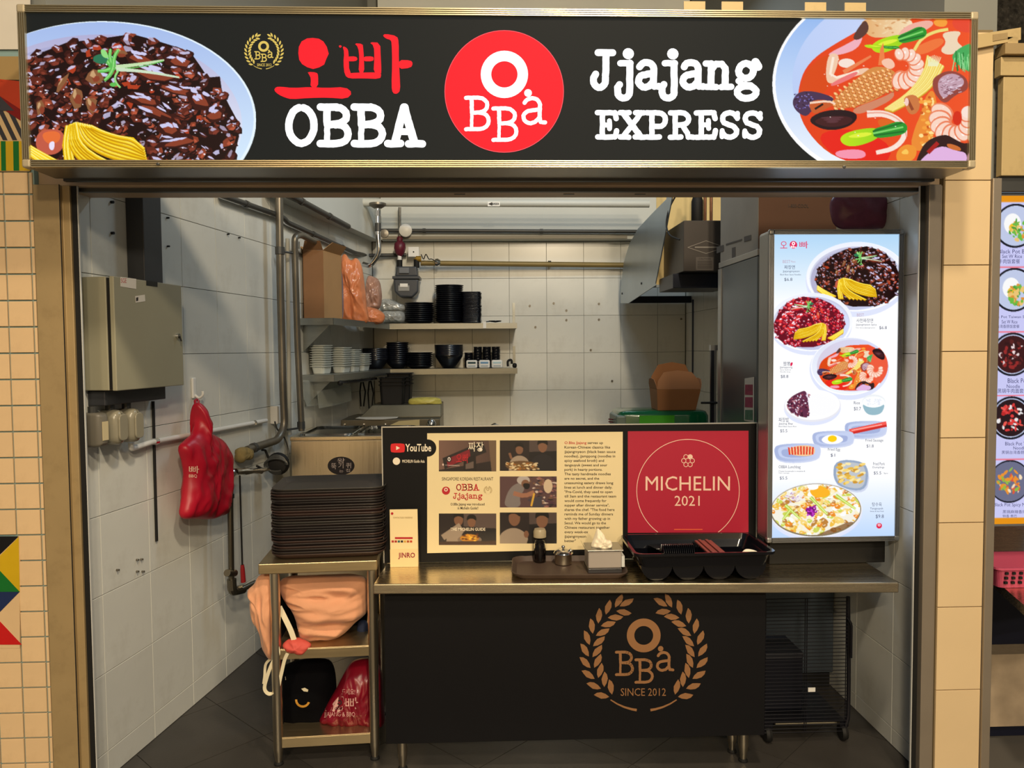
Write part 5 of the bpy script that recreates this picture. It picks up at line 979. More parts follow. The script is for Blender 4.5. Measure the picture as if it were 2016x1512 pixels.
# hook and red carrier bag
p = PL(379, 765, .0); hk = thing('wall_hook', 'white plastic hook on the left wall above the hanging red bag', 'hook', p); u_, z_ = u_of(p), p.z
obj('plate', lbox(u_-.014, u_+.014, .001, .012, z_-.045, z_+.05), m_white, hk, bevel=.005, seg=3); obj('prong', MB().tube(spl([LW(u_, .012, z_-.03), LW(u_, .03, z_-.042), LW(u_, .048, z_-.03), LW(u_, .05, z_-.012)]), .006, 8), m_white, hk, smooth=True)
m_redbag = mat('red_plastic_bag', 'b0142c', .38, var=.08, vscale=12)
ob = .075; OL = [(383, 796), (393, 796), (396, 825), (404, 846), (420, 858), (434, 868), (447, 896), (446, 950), (443, 1006), (428, 1017), (413, 1022), (385, 1021), (358, 1018), (362, 975), (365, 935), (361, 908), (355, 880), (366, 866), (380, 852), (387, 826)]
bg_ = thing('carrier_bag', 'red plastic carrier bag hanging from the white hook on the left wall', 'bag', PL(400, 1020, .07)); mb = MB()
pillow(mb, [PL(x, y, ob) for x, y in OL], PL(402, 945, ob), LWN, .06, .03, 120, 22, .022, (18, 18, 10), 4, .35); obj('body', mb, m_redbag, bg_, smooth=True)
obj('handle', MB().tube([PL(385, 800, ob), PL(384, 789, .055), PL(387, 786, .05), PL(391, 790, .055), PL(391, 800, ob)], .006, 8), m_redbag, bg_, smooth=True)
FBG = Face(LW(0, .15, 0), LWU, (0, 0, 1)); FBG.n = LWN.copy(); t_ = txt('빠', FBG, 372, 917, 392, 932, m_pinkink, bg_, 'bag_print'); drape(t_, mb); t_ = txt('BBQ', FBG, 372, 934, 388, 941, m_pinkink, bg_, 'bag_print'); drape(t_, mb)
# ---------------------------------------------------------------- pipes and taps on the left wall
wall_pipe('grey_riser', 'thick grey vertical pipe on the left wall, elbowed at its foot', 'pipe', [PL(549.5, 385, .08), PL(552, 560, .08), PL(557, 760, .08), PL(560.5, 838, .08), PL(548, 866, .07), PL(486, 886, .045)], .021, m_galv, [along(PL(549.5, 385, .08), PL(552, 560, .08), .62, .02), along(PL(548, 866, .07), PL(486, 886, .045), .8)], 12, .06)
p = PL(481, 895, .045); mb = MB(); pillow(mb, [PL(x, y, .05) for x, y in ((470, 884), (482, 880), (494, 886), (494, 900), (488, 906), (478, 902), (473, 912), (468, 904))], None, LWN, .03, .03, 40, 6, .01, (40, 40, 40), 5); tag(obj('pipe_lagging', mb, mat('tan_foam', '8d7a4c', .9, var=.2, vscale=30), loc=p, smooth=True), 'tan foam lagging wrapped on the low pipe elbow by the tap', 'lagging')
wall_pipe('thin_white_pipe', 'thin pale pipe running straight down beside the grey riser', 'pipe', [PL(566, 470, .03), PL(568, 650, .03), PL(570, 856, .03)], .012, mat('pale_pipe', 'a9a79c', .5), [], 10, 0)
a_, b_ = PL(583, 500, .09), PL(593, 842, .09)
sr = wall_pipe('silver_riser', 'grey vertical pipe with a silver elbow at its top beside the cardboard box', 'pipe', [PL(625, 478, .1), PL(592, 462, .1), PL(580, 466, .095), PL(580.5, 500, .09), PL(586, 680, .09), PL(594, 848, .09)], .0185, m_galv, [along(a_, b_, -.05, .02)+(m_chrome,), along(a_, b_, .985, .02)], 12, .03)
obj('bracket', MB().tube([PL(594, 842, .09), PL(566, 846, .05)], .006, 8), m_darkpipe, sr); obj('bracket', MB().tube([PL(580, 499, .09), PL(556, 495, .05)], .006, 8), m_darkpipe, sr)
wall_pipe('dark_conduit', 'dark conduit sloping along the upper left wall and round the corner', 'conduit', [PL(436, 384, .03), PL(548, 424, .03), PL(560, 430, .035), PL(566, 438, .03), PL(699, 498, .03), PY(722, 503, 6.13), PY(800, 502, 6.16)], .0145, m_darkpipe, [along(PL(436, 384, .03), PL(548, 424, .03), .4), along(PL(566, 438, .03), PL(699, 498, .03), .33), along(PL(566, 438, .03), PL(699, 498, .03), .78)], 10, .03)
q1, q2 = PL(582, 390, .11), PL(686, 446, .11)
wall_pipe('dark_conduit', 'dark conduit above the left ledge, ending at the square corner box', 'conduit', [PL(560, 378, .11), q2], .018, m_darkpipe, [along(q1, q2, .1), along(q1, q2, .6)], 10, 0)
p = PY(700, 451, 6.0); jb = thing('corner_box', 'dark square conduit box in the upper back corner', 'junction box', p); obj('box', MB().box(p.x-.045, p.x+.045, p.y-.04, p.y+.05, p.z-.055, p.z+.06), m_darkpipe, jb, bevel=.01); obj('down_pipe', MB().tube([PY(705, 462, 6.0), PY(705, 512, 6.0)], .016, 10), m_darkpipe, jb)
wall_pipe('dark_conduit', 'long straight dark conduit across the top of the back wall', 'conduit', [PY(713, 453.5, 6.05), PY(1262, 456, 6.05)], .0145, m_darkpipe, [along(PY(713, 453.5, 6.05), PY(1262, 456, 6.05), .22), along(PY(713, 453.5, 6.05), PY(1262, 456, 6.05), .64)], 10, 0)
gp = wall_pipe('gas_pipe', 'thick white pipe with a black arrow label under the shutter housing', 'pipe', [PY(590, 398, 5.75), PY(1278, 401, 5.75)], .029, mat('white_pipe', 'c9ccc6', .45), [], 14, 0)
FGP = Face((0, 5.75-.0295, 0), (1, 0, 0), (0, 0, 1)); obj('label_sticker', MB().loft([[FGP.px(x, y, 0.0005) for x, y in ((960, 397), (984, 397), (984, 406), (960, 406))], [FGP.px(x, y, 0.0015) for x, y in ((960, 397), (984, 397), (984, 406), (960, 406))]]), m_white, gp); poly_obj('arrow', FGP, [[(961, 401.5), (969, 397.8), (969, 405.2)], [(968, 399.4), (982, 399.4), (982, 403.6), (968, 403.6)]], m_ink, gp, .002); txt('GAS', FGP, 970, 400, 981, 403, m_white, gp, off=.003)
cp_ = wall_pipe('chrome_pipe', 'shiny vertical pipe bending left behind the orange bags', 'pipe', [PY(743.5, 400, 5.7), PY(744, 455, 5.7), PY(747, 500, 5.7), PY(728, 524, 5.7), PY(715, 520, 5.72)], .0185, m_chrome, [along(PY(744, 405, 5.7), PY(744, 455, 5.7), .85, .03), along(PY(744, 405, 5.7), PY(744, 455, 5.7), .3, .02)+(m_chrome,)], 12, .05)
obj('flange', MB().lathe([(.03, 0), (.062, .02), (.062, .035), (.03, .04)], PY(743.5, 410, 5.7), 20), m_galv, cp_, auto=40); p = PY(757, 460, 5.66); obj('valve_wheel', MB().lathe([(.004, -.014), (.03, -.01), (.032, 0), (.03, .01), (.004, .012)], p, 16, ax='y'), m_galv, cp_, auto=40)
# gas meter
YG = 6.05; mt = thing('gas_meter', 'dark grey gas meter hanging on pipes above the plate stacks', 'meter', PY(802, 588, YG)); m_meter = mat('slate_enamel', '3e434a', .35, var=.05)
K2 = lambda a, b: PY(520+a/5.305, 380+b/5.305, YG)
def body(poly, y0, y1, m, nm, bev=.006): 
    a = [K2(*q) for q in poly]; return obj(nm, MB().loft([[p+Vector((0, y0, 0)) for p in a], [p+Vector((0, y1, 0)) for p in a]]), m, mt, bevel=bev, seg=3)
body([(1375, 880), (1395, 775), (1600, 775), (1615, 880)], -.07, .07, m_meter, 'upper_body', .012); body([(1362, 905), (1622, 905), (1618, 1040), (1560, 1098), (1430, 1095), (1372, 1040)], -.08, .08, m_meter, 'lower_body', .014); body([(1352, 878), (1635, 878), (1635, 906), (1352, 906)], -.09, .09, m_meter, 'seam_flange', .003)
body([(1420, 790), (1525, 790), (1525, 850), (1420, 850)], -.085, -.071, mat('dial_grey', '6a6f76', .3), 'dial_window', .004); body([(1415, 975), (1528, 975), (1528, 1030), (1415, 1030)], -.086, -.081, mat('plate_grey', '8b8d8c', .4), 'maker_plate', 0); body([(1432, 955), (1512, 955), (1512, 990), (1432, 990)], -.09, -.0865, m_white, 'white_label', 0)
for (a, b, c, d) in ((1415, 700, 1415, 780), (1592, 690, 1592, 780)): obj('union_nut', MB().tube([K2(a, b), K2(c, d)], .022, 12), m_blackm, mt)
obj('inlet', MB().tube([K2(1415, 640), K2(1415, 705)], .016, 12), m_white, mt); obj('regulator', MB().lathe([(.012, -.07), (.034, -.045), (.046, -.005), (.042, .03), (.022, .05), (.024, .075), (.016, .085)], K2(1418, 570), 20), mat('maroon_enamel', '5e1a2c', .4), mt, auto=40); obj('inlet_upper', MB().tube([K2(1416, 150), K2(1416, 490)], .011, 10), m_galv, mt); obj('elbow', MB().tube([K2(1592, 695), K2(1592, 690), K2(1640, 690)], .024, 12), mat('brass_yellow', '9a7a2c', .4, .4), mt)
p = K2(1480, 395); tag(obj('alarm_head', MB().lathe([(.034, .0), (.05, -.012), (.05, -.03), (.03, -.045)], p, 22, ax='y'), m_white, loc=p, auto=40), 'round white detector head on the dark conduit', 'detector')
p = K2(1558, 612); wx = thing('white_plate', 'square white switch plate beside the gas meter pipe', 'plate', p); obj('plate', MB().box(p.x-.043, p.x+.043, p.y+.02, p.y+.06, p.z-.038, p.z+.04), m_white, wx, bevel=.004); obj('hole', MB().tube([p+Vector((0, .021, 0)), p+Vector((0, .0185, 0))], .006, 10), m_blackm, wx)
gy = wall_pipe('yellow_gas_pipe', 'brown yellow gas pipe running across the back wall to the hood', 'pipe', [K2(1630, 725)+Vector((0, .05, 0)), PY(1240, 522, 6.14)], .0205, mat('yellow_brown_pipe', '857345', .5, .2, var=.1), [along(PY(832, 516, 6.14), PY(1240, 522, 6.14), .61)], 12, 0)
obj('valve', MB().lathe([(.012, -.03), (.03, -.02), (.034, 0), (.02, .02)], PY(862, 517, 6.1), 16, ax='x'), m_chrome, gy, auto=40); obj('wire_tail', MB().tube(spl([K2(1640, 640), K2(1665, 690), K2(1690, 640), K2(1720, 690), K2(1750, 690), K2(1800, 720)]), .004, 6), m_blackm, gy)
# tap and drain group low on the left wall
m_brass = mat('tarnished_brass', '6b665a', .3, .9)
ofs = .1; q = lambda a, b: PL(420+a/5.6, 820+b/5.6, ofs)
tp = thing('bib_tap', 'chrome tap on a vertical supply pipe low on the left wall', 'tap', PL(455, 1170, ofs))
obj('supply_pipe', MB().tube(fillet([q(215, 590), q(185, 680), q(190, 870), PL(453.5, 1000, ofs), PL(456, 1160, ofs), PL(470, 1163, ofs), PL(503, 1147, ofs+.05)], .03), .0135, 12), m_brass, tp, auto=60)
obj('elbow', MB().tube([q(178, 700), q(186, 655), q(215, 615)], .019, 12), m_chrome, tp, auto=60); obj('valve_body', MB().tube([q(240, 612), q(330, 606), q(345, 606), q(440, 600), q(520, 600)], [.017, .015, .019, .013, .018], 12), m_chrome, tp, auto=60); obj('spout', MB().tube([q(520, 600), q(600, 575)], .012, 10), m_chrome, tp)
obj('lever', MB().tube([q(545, 580), q(480, 545)], .006, 8), m_blackm, tp); obj('coupling', MB().tube([q(180, 860), q(182, 900)], .021, 12), m_blackm, tp); obj('drain_trap', MB().tube(fillet([PL(447, 1128, ofs), PL(462, 1128, ofs)], .01), .017, 12), m_brass, tp); obj('drain_elbow', MB().tube(fillet([PL(456, 1140, ofs), PL(457, 1165, ofs), PL(478, 1160, ofs)], .03), .022, 12), m_brass, tp)
c_ = q(715, 520); hw_ = thing('hose_reel', 'dark wheel valve with coiled hose beside the steel warmer', 'valve', c_); obj('wheel', MB().lathe([(.01, -.03), (.05, -.025), (.062, 0), (.05, .025), (.01, .03)], c_, 20, ax='y'), m_blackm, hw_, auto=30); obj('handle', MB().tube([c_+Vector((-.05, 0, .03)), c_+Vector((-.065, -.01, .075)), c_+Vector((-.085, -.01, .078))], .007, 8), m_blackm, hw_)
for i in range(3): obj('hose_loop', MB().tube([c_+Vector((.05*math.cos(t_)*(1+.1*i), -.035-.006*i, .05*math.sin(t_)*(1-.15*i))) for t_ in np.linspace(0, 5.2, 18)], .006, 6), m_darkpipe, hw_)
rd = thing('rod_with_red_handle', 'thin black rod with a red handle leaning by the drain pipe', 'rod', PL(476, 1146, .12)); obj('rod', MB().tube([PL(472, 936, .12), PL(477, 1112, .12)], .0045, 8), m_blackm, rd); obj('handle', MB().tube([PL(477, 1112, .12), PL(477.5, 1120, .12), PL(479, 1146, .12)], [.008, .0105, .012], 10), mat('red_handle', '8e1a20', .4), rd, auto=60)
# ---------------------------------------------------------------- steel food warmer behind the rack
YW = 4.35; w0, w1 = PY(572, 858, YW), PY(800, 858, YW); zw = w0.z
fw_ = thing('food_warmer', 'tall stainless steel food warmer with inset pans and an oval badge', 'food warmer', ((w0.x+w1.x)/2, YW+.27, 0))
obj('body', MB().box(w0.x, w1.x, YW, YW+.54, .1, zw-.03), m_steelv, fw_, bevel=.004); obj('top_rim', MB().box(w0.x-.004, w1.x+.004, YW-.004, YW+.544, zw-.0298, zw-.006), m_steel, fw_, bevel=.004)
for k in range(2):
    a = w0.x+.03+k*.33; mb = MB(); R_ = lambda g, z: [Vector((x, y, z)) for x, y in rrect(a+g, a+.31-g, YW+.04+g, YW+.5-g, .05)]
    mb.loft([R_(0, zw-.0055), R_(.003, zw+.004), R_(.02, zw+.004), R_(.035, zw-.02), R_(.05, zw-.024)]); obj('pan', mb, m_chrome, fw_, auto=50)
FWm = Face((0, YW, 0), (1, 0, 0), (0, 0, 1)); poly_obj('oval_badge', FWm, [disc(671.5, 917, 26.5, 36, 18)], mat('badge_navy', '16151f', .3), fw_, .0006); m_bp = mat('badge_print', 'b6a8a4', .4)
for s_, b in (('왕', (664, 902, 679, 912)), ('뚝', (652, 912, 662, 924)), ('기', (666, 912, 676, 922)), ('퀴', (681, 911, 691, 922)), ('는', (668, 925, 676, 930)), ('집', (681, 923, 689, 929))): txt(s_, FWm, *b, m_bp, fw_, 'badge_lettering')
for (x, y) in ((w0.x+.05, YW+.05), (w1.x-.05, YW+.05), (w0.x+.05, YW+.49), (w1.x-.05, YW+.49)): obj('leg', MB().lathe([(.014, 0), (.022, .02), (.022, .0995)], (x, y, 0), 12), m_steelv, fw_)
# ---------------------------------------------------------------- three tier steel rack at the counter's left end
m_rack = mat('rack_steel', 'bfae8a', .34, .95, var=.04, vscale=4, brush=(.5, 26, 26)); zk = .80
RA, RB = PZ(508, 1111, zk), PZ(751, 1103, zk); RB.x = min(RB.x, CFL.x-.006); ru = (RB-RA).normalized(); rv = Vector((-ru.y, ru.x, 0)); RL = (RB-RA).length; MR = Matrix(((ru.x, rv.x, 0, RA.x), (ru.y, rv.y, 0, RA.y), (0, 0, 1, 0), (0, 0, 0, 1)))
rk = thing('tray_rack', 'three tier steel rack at the left end of the counter', 'rack', (MR @ Vector((RL/2, .2, 0)))); RD = .42
obj('top_shelf', MB(MR).box(0, RL, 0, RD, zk-.04, zk), m_rack, rk, bevel=.003)
FR_ = Face(MR @ Vector((0, .018, 0)), ru, (0, 0, 1)); lx = [(FR_.px(x, 1300)-RA).dot(ru) for x in (544, 735)]
zm, zl = FR_.px(640, 1273).z, FR_.px(640, 1446).z
for nm, z in (('middle_shelf', zm), ('bottom_shelf', zl)):
    obj(nm, MB(MR).box(lx[0]+.0, lx[1]-.0, .012, RD-.02, z-.004, z).box(lx[0], lx[1], .012, .016, z-.042, z-.004).box(lx[0], lx[1], RD-.024, RD-.02, z-.042, z-.004), m_rack, rk, bevel=.001)
for x in lx:
    for y in (.022, RD-.03):
        p = MR @ Vector((x, y, 0)); tube_leg(p.x, p.y, zk-.0405, rk, .0195)
# trays stacked on the rack
r = random.Random(4); m_tr = [mat('tray_brown_%d' % k, c_, .45, var=.08, vscale=5) for k, c_ in enumerate(('2b2422', '3a2a26', '241f1f', '33302d'))]; NT = 25; dz = .0107; tw, td = .445, .33; tmesh = {}
c_ = PZ(634, 1106, zk); cx_, cy_ = c_.x+.003, (MR @ Vector((RL/2, .21, 0))).y
for i in range(NT):
    z = zk+.0008+i*dz; k = r.randrange(4); k = 3 if i == NT-1 else k
    if k not in tmesh: mb = tray_mb(tw, td, .021, .055, .02, .003); me = mesh('tray', mb.v, mb.f, True); me.materials.append(m_tr[k]); tmesh[k] = me
    o = bpy.data.objects.new('tray', tmesh[k]); COL.objects.link(o); o.location = (cx_+r.uniform(-.004, .004), cy_+r.uniform(-.004, .004), z); o.rotation_euler = (0, 0, math.atan2(ru.y, ru.x)+r.uniform(-.012, .012)+.015); WL[o.name] = o.location.copy()
    tag(o, 'topmost dark brown tray of the stack on the steel rack' if i == NT-1 else 'lowest dark brown tray of the stack, resting on the steel rack' if i == 0 else 'dark brown tray on the steel rack, %s from the bottom of the stack' % ORD[i], 'tray', 'stacked trays')
# ---------------------------------------------------------------- what is stuffed into the rack
yr_ = (MR @ Vector((RL/2, .03, 0))).y
m_peach = mat('peach_cloth', 'dd9f78', .75, var=.06, vscale=8, sheen=.2, bump=.15, bscale=90); m_coral = mat('coral_cloth', 'd4574c', .7); m_dk = mat('black_fabric', '07070a', .9, spec=.1); m_strap = mat('ivory_strap', 'ddd3b4', .7); m_navy = mat('navy_fabric', '1a2644', .8)
apn = thing('bundled_apron', 'crumpled peach apron with white straps stuffed on the middle rack shelf', 'apron', (PY(630, 1270, yr_+.1)))
mb = MB(); pillow(mb, [PY(x, y, yr_+.10) for x, y in ((556, 1140), (600, 1136), (660, 1136), (718, 1140), (724, 1180), (722, 1205), (700, 1225), (676, 1248), (640, 1268), (604, 1278), (590, 1272), (588, 1240), (578, 1205), (560, 1180), (552, 1160))], PY(640, 1195, yr_+.10), (0, -1, 0), .075, .14, 130, 26, .05, (5, 8, 24), 2, .5); obj('cloth', mb, m_peach, apn, smooth=True)
mb = MB(); pillow(mb, [PY(x, y, yr_+.03) for x, y in ((512, 1132), (535, 1134), (541, 1180), (540, 1240), (541, 1290), (532, 1298), (518, 1278), (512, 1246), (498, 1220), (492, 1190), (495, 1172), (488, 1162), (500, 1150))], PY(520, 1200, yr_+.03), (0, -1, 0), .045, .09, 90, 18, .035, (20, 20, 8), 6, .5); obj('cloth_fold', mb, m_peach, apn, smooth=True)
mb = MB(); pillow(mb, [PY(x, y, yr_-.005) for x, y in ((557, 1268), (570, 1258), (590, 1258), (612, 1268), (606, 1280), (594, 1288), (572, 1284), (560, 1276))], None, (0, -1, 0), .03, .03, 44, 7, .014, (40, 40, 30), 9); obj('coral_end', mb, m_coral, apn, smooth=True)
y2 = yr_-.03; st = lambda pts, w_, nm, tw=0: obj(nm, MB().ribbon(spl([PY(x, y, y2+(dy if len(q_) else 0)) for (x, y, *q_) in pts for dy in [(q_[0] if q_ else 0)]]), w_, (1, .2, .25), .0014), m_strap, apn)
st([(550, 1195, .05), (560, 1215, .03), (572, 1240, .02), (579, 1260, .015)], .02, 'strap'); st([(546, 1255, .012), (546, 1270, 0), (548, 1288, 0), (536, 1305, 0), (525, 1335, 0), (521, 1356, 0), (530, 1366, 0), (545, 1360, 0), (553, 1330, 0), (560, 1300, 0), (566, 1286, 0)], .013, 'strap'); st([(541, 1292, .05), (524, 1306, .05), (521, 1330, .05), (519, 1346, .05)], .01, 'strap')
hb = thing('dark_holdall', 'black holdall pushed to the back of the middle rack shelf', 'bag', PY(650, 1270, yr_+.25)); mb = MB(); pillow(mb, [PY(x, y, yr_+.26) for x, y in ((550, 1150), (640, 1150), (716, 1160), (722, 1240), (715, 1262), (640, 1262), (560, 1262))], None, (0, -1, 0), .07, .07, 50, 7, .012, (14, 14, 14), 12); obj('body', mb, m_dk, hb, smooth=True); mb = MB(); pillow(mb, [PY(x, y, yr_+.16) for x, y in ((704, 1228), (720, 1222), (726, 1240), (726, 1266), (706, 1268))], None, (0, -1, 0), .02, .03, 30, 5, .004, (20, 20, 20), 1); obj('blue_pocket', mb, m_navy, hb, smooth=True)
bp = thing('backpack', 'black backpack with a yellow rimmed badge on the bottom rack shelf', 'backpack', PY(600, 1440, yr_+.18)); mb = MB(); pillow(mb, [PY(x, y, yr_+.18) for x, y in ((552, 1330), (570, 1306), (620, 1298), (655, 1310), (662, 1380), (655, 1436), (600, 1440), (552, 1437))], None, (0, -1, 0), .1, .1, 60, 9, .012, (14, 14, 14), 15); obj('body', mb, m_dk, bp, smooth=True)
mbb = mb; FBK = Face((0, yr_, 0), (1, 0, 0), (0, 0, 1)); drape(poly_obj('badge_arc', FBK, [[(596+15*math.cos(t_)*k, 1378+15*math.sin(t_)*k) for t_, k in ((a, 1), (a+.22, 1), (a+.22, .72), (a, .72))] for a in np.arange(.35, 3.0, .22)], mat('badge_amber', 'c08a30', .5), bp), mbb); drape(poly_obj('badge_tab', FBK, [[(593, 1356), (600, 1354), (607, 1358), (606, 1362), (598, 1361)]], m_strap, bp), mbb); drape(poly_obj('white_tag', FBK, [[(553, 1340), (562, 1332), (563, 1338), (554, 1345)]], m_strap, bp), mbb)
rb = thing('carrier_bag', 'dark red carrier bag with white Korean print on the bottom rack shelf', 'bag', PY(700, 1438, yr_+.12)); mb = MB()
pillow(mb, [PY(x, y, yr_+.13) for x, y in ((690, 1306), (715, 1298), (738, 1302), (752, 1330), (754, 1380), (756, 1425), (730, 1424), (680, 1424), (640, 1420), (628, 1412), (640, 1392), (662, 1355), (676, 1328))], PY(702, 1385, yr_+.13), (0, -1, 0), .08, .1, 110, 20, .03, (26, 26, 10), 21, .45); obj('body', mb, mat('dark_red_plastic', '7c0d22', .3, var=.12, vscale=10, coat=.3), rb, smooth=True)
m_bpr = mat('bag_print_pink', 'd9a8a0', .5)
for s_, b in (('드세요!', (673, 1356, 699, 1368)), ('빠', (680, 1373, 705, 1396)), ('JJAJANG & BBQ', (638, 1402, 699, 1413))): drape(txt(s_, FBK, *b, m_bpr, rb, 'bag_print'), mb)
drape(poly_obj('bag_mark', FBK, [[(654, 1400), (655, 1385), (666, 1372), (676, 1371), (679, 1384), (674, 1398), (664, 1403)]], m_bpr, rb), mb); drape(poly_obj('bag_mark_ring', FBK, ring(668, 1383, 5, 3, 18), m_ink, rb, .003), mb, .003); drape(txt('BBa', FBK, 659, 1390, 674, 1397, m_ink, rb, 'bag_print'), mb, .003); drape(poly_obj('bag_bar', FBK, [[(640, 1395), (653, 1393), (652, 1399), (641, 1400)]], m_bpr, rb), mb)
# ---------------------------------------------------------------- corner wall shelves
m_shelf = mat('shelf_steel', 'a3a6a2', .35, .9, var=.06, vscale=4, brush=(1, 30, 30)); YS = 5.88; xs1 = PY(1018, 640, YS).x; uS0, uS1 = u_of(PL(588, 628)), U1-.02; WS = .22
def on_lw(u, off, z): return LW(u, off, z)
ZU, ZL = 1.812, 1.466
for z, nm, lab in ((ZU, 'wall_shelf', 'upper steel corner shelf carrying the plate stacks and orange bags'), (ZL, 'wall_shelf', 'lower steel corner shelf carrying clear tubs and black bowls')):
    sh = thing(nm, lab, 'shelf', (-.35, 6.1, z-.04))
    inner = LW0+LWN*WS; ui = (YS-inner.y)/LWU.y; kx = (inner+LWU*ui).x      # where the two runs meet
    obj('back_board', MB().box(kx-.19, xs1, YS, YB-.003, z-.004, z).box(kx, xs1, YS, YS+.004, z-.042, z-.004).box(xs1-.004, xs1, YS+.004, YB-.003, z-.042, z-.004), m_shelf, sh)
    q = [LW(uS0, .003, z), LW(uS0, WS, z), LW(ui, WS, z), LW(ui, .05, z)]; mb = MB().loft([[p-Vector((0, 0, .0045)) for p in q], [p-Vector((0, 0, .0005)) for p in q]])
    for a, b in ((0, 1), (1, 2)): d = (q[b]-q[a]).normalized(); n_ = Vector((-d.y, d.x, 0))*.004; e = [q[a], q[b], q[b]+n_, q[a]+n_]; mb.loft([[p-Vector((0, 0, .042)) for p in e], [p-Vector((0, 0, .0046)) for p in e]])
    obj('side_board', mb, m_shelf, sh)
    for x in (xs1-.012, kx+.12): obj('bracket', MB().box(x-.01, x+.01, YB-.007, YB-.003, z, z+.17).box(x-.002, x+.002, YS+.02, YB-.004, z-.04, z-.006), m_shelf, sh)
    obj('bracket', MB().loft([[LW(uS0+.06, .002, z-.2), LW(uS0+.06, .006, z-.2), LW(uS0+.06, WS-.01, z-.006), LW(uS0+.06, .002, z-.006)], [LW(uS0+.064, .002, z-.2), LW(uS0+.064, .006, z-.2), LW(uS0+.064, WS-.01, z-.006), LW(uS0+.064, .002, z-.006)]]), m_shelf, sh)
# ---------------- upper shelf
m_card = mat('brown_cardboard', '8a6443', .85, var=.08, vscale=6); m_cardl = mat('lit_cardboard', 'b0895c', .85, var=.06)  # second cardboard is a lit copy: light painted on right side and side flaps
yb_ = 4.78; bx = thing('cardboard_box', 'open brown cardboard box on the left end of the upper shelf', 'box', PY(615, 628, yb_)); xA, xB = (LW0+LWU*((yb_-LW0.y)/LWU.y)).x+.02, PY(636, 560, yb_).x; zt_ = PY(612, 492, yb_).z; M_ = MB
q = [Vector((xA, yb_, 0)), Vector((xB, yb_+.02, 0)), Vector((xB+.06, yb_+.3, 0)), Vector((xA+.06, yb_+.29, 0))]
for i in range(4):
    a, b = q[i], q[(i+1) % 4]; n_ = (b-a).cross(Vector((0, 0, 1))).normalized()*-.004; obj('side', MB().loft([[a+Vector((0, 0, ZU+.001)), b+Vector((0, 0, ZU+.001)), b+n_+Vector((0, 0, ZU+.001)), a+n_+Vector((0, 0, ZU+.001))], [a+Vector((0, 0, zt_)), b+Vector((0, 0, zt_)), b+n_+Vector((0, 0, zt_)), a+n_+Vector((0, 0, zt_))]]), m_card if i != 1 else m_cardl, bx)
    up_ = Vector((0, 0, zt_+.001)); out_ = (n_.normalized()*-.05+Vector((0, 0, .05))); c1 = (b-a)*.12; obj('flap', MB().loft([[a+up_, b+up_, b-c1+up_+out_, a+c1+up_+out_], [a+up_+n_, b+up_+n_, b-c1+up_+out_+n_, a+c1+up_+out_+n_]]), m_card if i % 2 == 0 else m_cardl, bx)
obj('bottom', MB().loft([[p+Vector((0, 0, ZU+.0005)) for p in q], [p+Vector((0, 0, ZU+.003)) for p in q]]), m_card, bx)
def soft(name, label, cat, pts, Y, c, d1, d2, m, wr=.012, fr=(16, 16, 16), seed=1, pw=.55, group=None, n=56):
    mb = MB(); pillow(mb, [PY(x, y, Y) for x, y in pts], PY(*c, Y) if c else None, (0, -1, 0), d1, d2, 90, 16, wr*1.25, fr, seed, pw); o = obj(name, mb, m, loc=PY(pts[0][0], max(p[1] for p in pts), Y), smooth=True); tag(o, label, cat, group); return o, mb
m_orange = mat('orange_film', 'e08a5c', .3, var=.12, vscale=14, coat=.3); m_film = mat('clear_film', 'c9cdd2', .12, var=.1, vscale=20, alpha=.85); m_bluefilm = mat('blue_wrapped_pack', '6f7f92', .2, var=.35, vscale=16, coat=.5); m_pinkfilm = mat('pinkish_clear_film', 'b98f7c', .2, var=.15, vscale=18, coat=.5); m_silver = mat('silver_film', 'c6c9c6', .18, .3, var=.2, vscale=26, coat=.4)
soft('wrapped_pack', 'blue and clear film wrapped pack behind the cardboard box', 'pack', [(650, 505), (664, 502), (672, 530), (676, 570), (674, 629), (652, 630), (648, 580)], 5.22, None, .05, .06, m_bluefilm, .012, (30, 30, 14), 3)
soft('plastic_bags', 'tall bundle of folded orange plastic bags on the upper shelf', 'bags', [(672, 508), (680, 500), (690, 512), (702, 508), (712, 524), (718, 560), (722, 600), (724, 634), (690, 634), (664, 628), (667, 590), (670, 545)], 5.32, None, .07, .08, m_orange, .03, (26, 26, 14), 5)
soft('plastic_bags', 'flat folded orange plastic bag lying at the foot of the taller orange bundle', 'bags', [(712, 606), (735, 606), (752, 614), (758, 624), (750, 637), (720, 639), (700, 636)], 5.56, None, .07, .04, m_orange, .014, (30, 30, 30), 7)
soft('clear_pack', 'clear pinkish film pack standing behind the orange bags', 'pack', [(722, 548), (738, 546), (748, 556), (752, 585), (748, 606), (734, 613), (718, 610)], 5.74, None, .06, .06, m_pinkfilm, .02, (30, 30, 20), 9)
soft('silver_pack', 'crinkled silver film pack, upper of the two beside the plate stacks', 'pack', [(750, 592), (765, 588), (785, 596), (798, 602), (797, 612), (770, 613), (750, 611)], 6.02, None, .06, .06, m_silver, .012, (50, 50, 50), 11)
soft('silver_pack', 'crinkled silver film pack, lower of the two beside the plate stacks', 'pack', [(752, 614), (775, 612), (792, 613), (798, 622), (794, 635), (772, 636), (752, 635)], 6.0, None, .09, .07, m_silver, .012, (50, 50, 50), 14)
m_mel = mat('black_melamine', '0b0d16', .28, coat=.15)
def plate_mesh(R, h): mb = MB(); mb.lathe([(0.001, .004), (R*.6, .004), (R*.86, h*.7), (R, h), (R, h-.004), (R*.84, h*.45), (R*.6, 0), (.001, 0)], (0, 0, 0), 28, cap=False); me = mesh('plate', mb.v, mb.f, True); me.materials.append(m_mel); return me
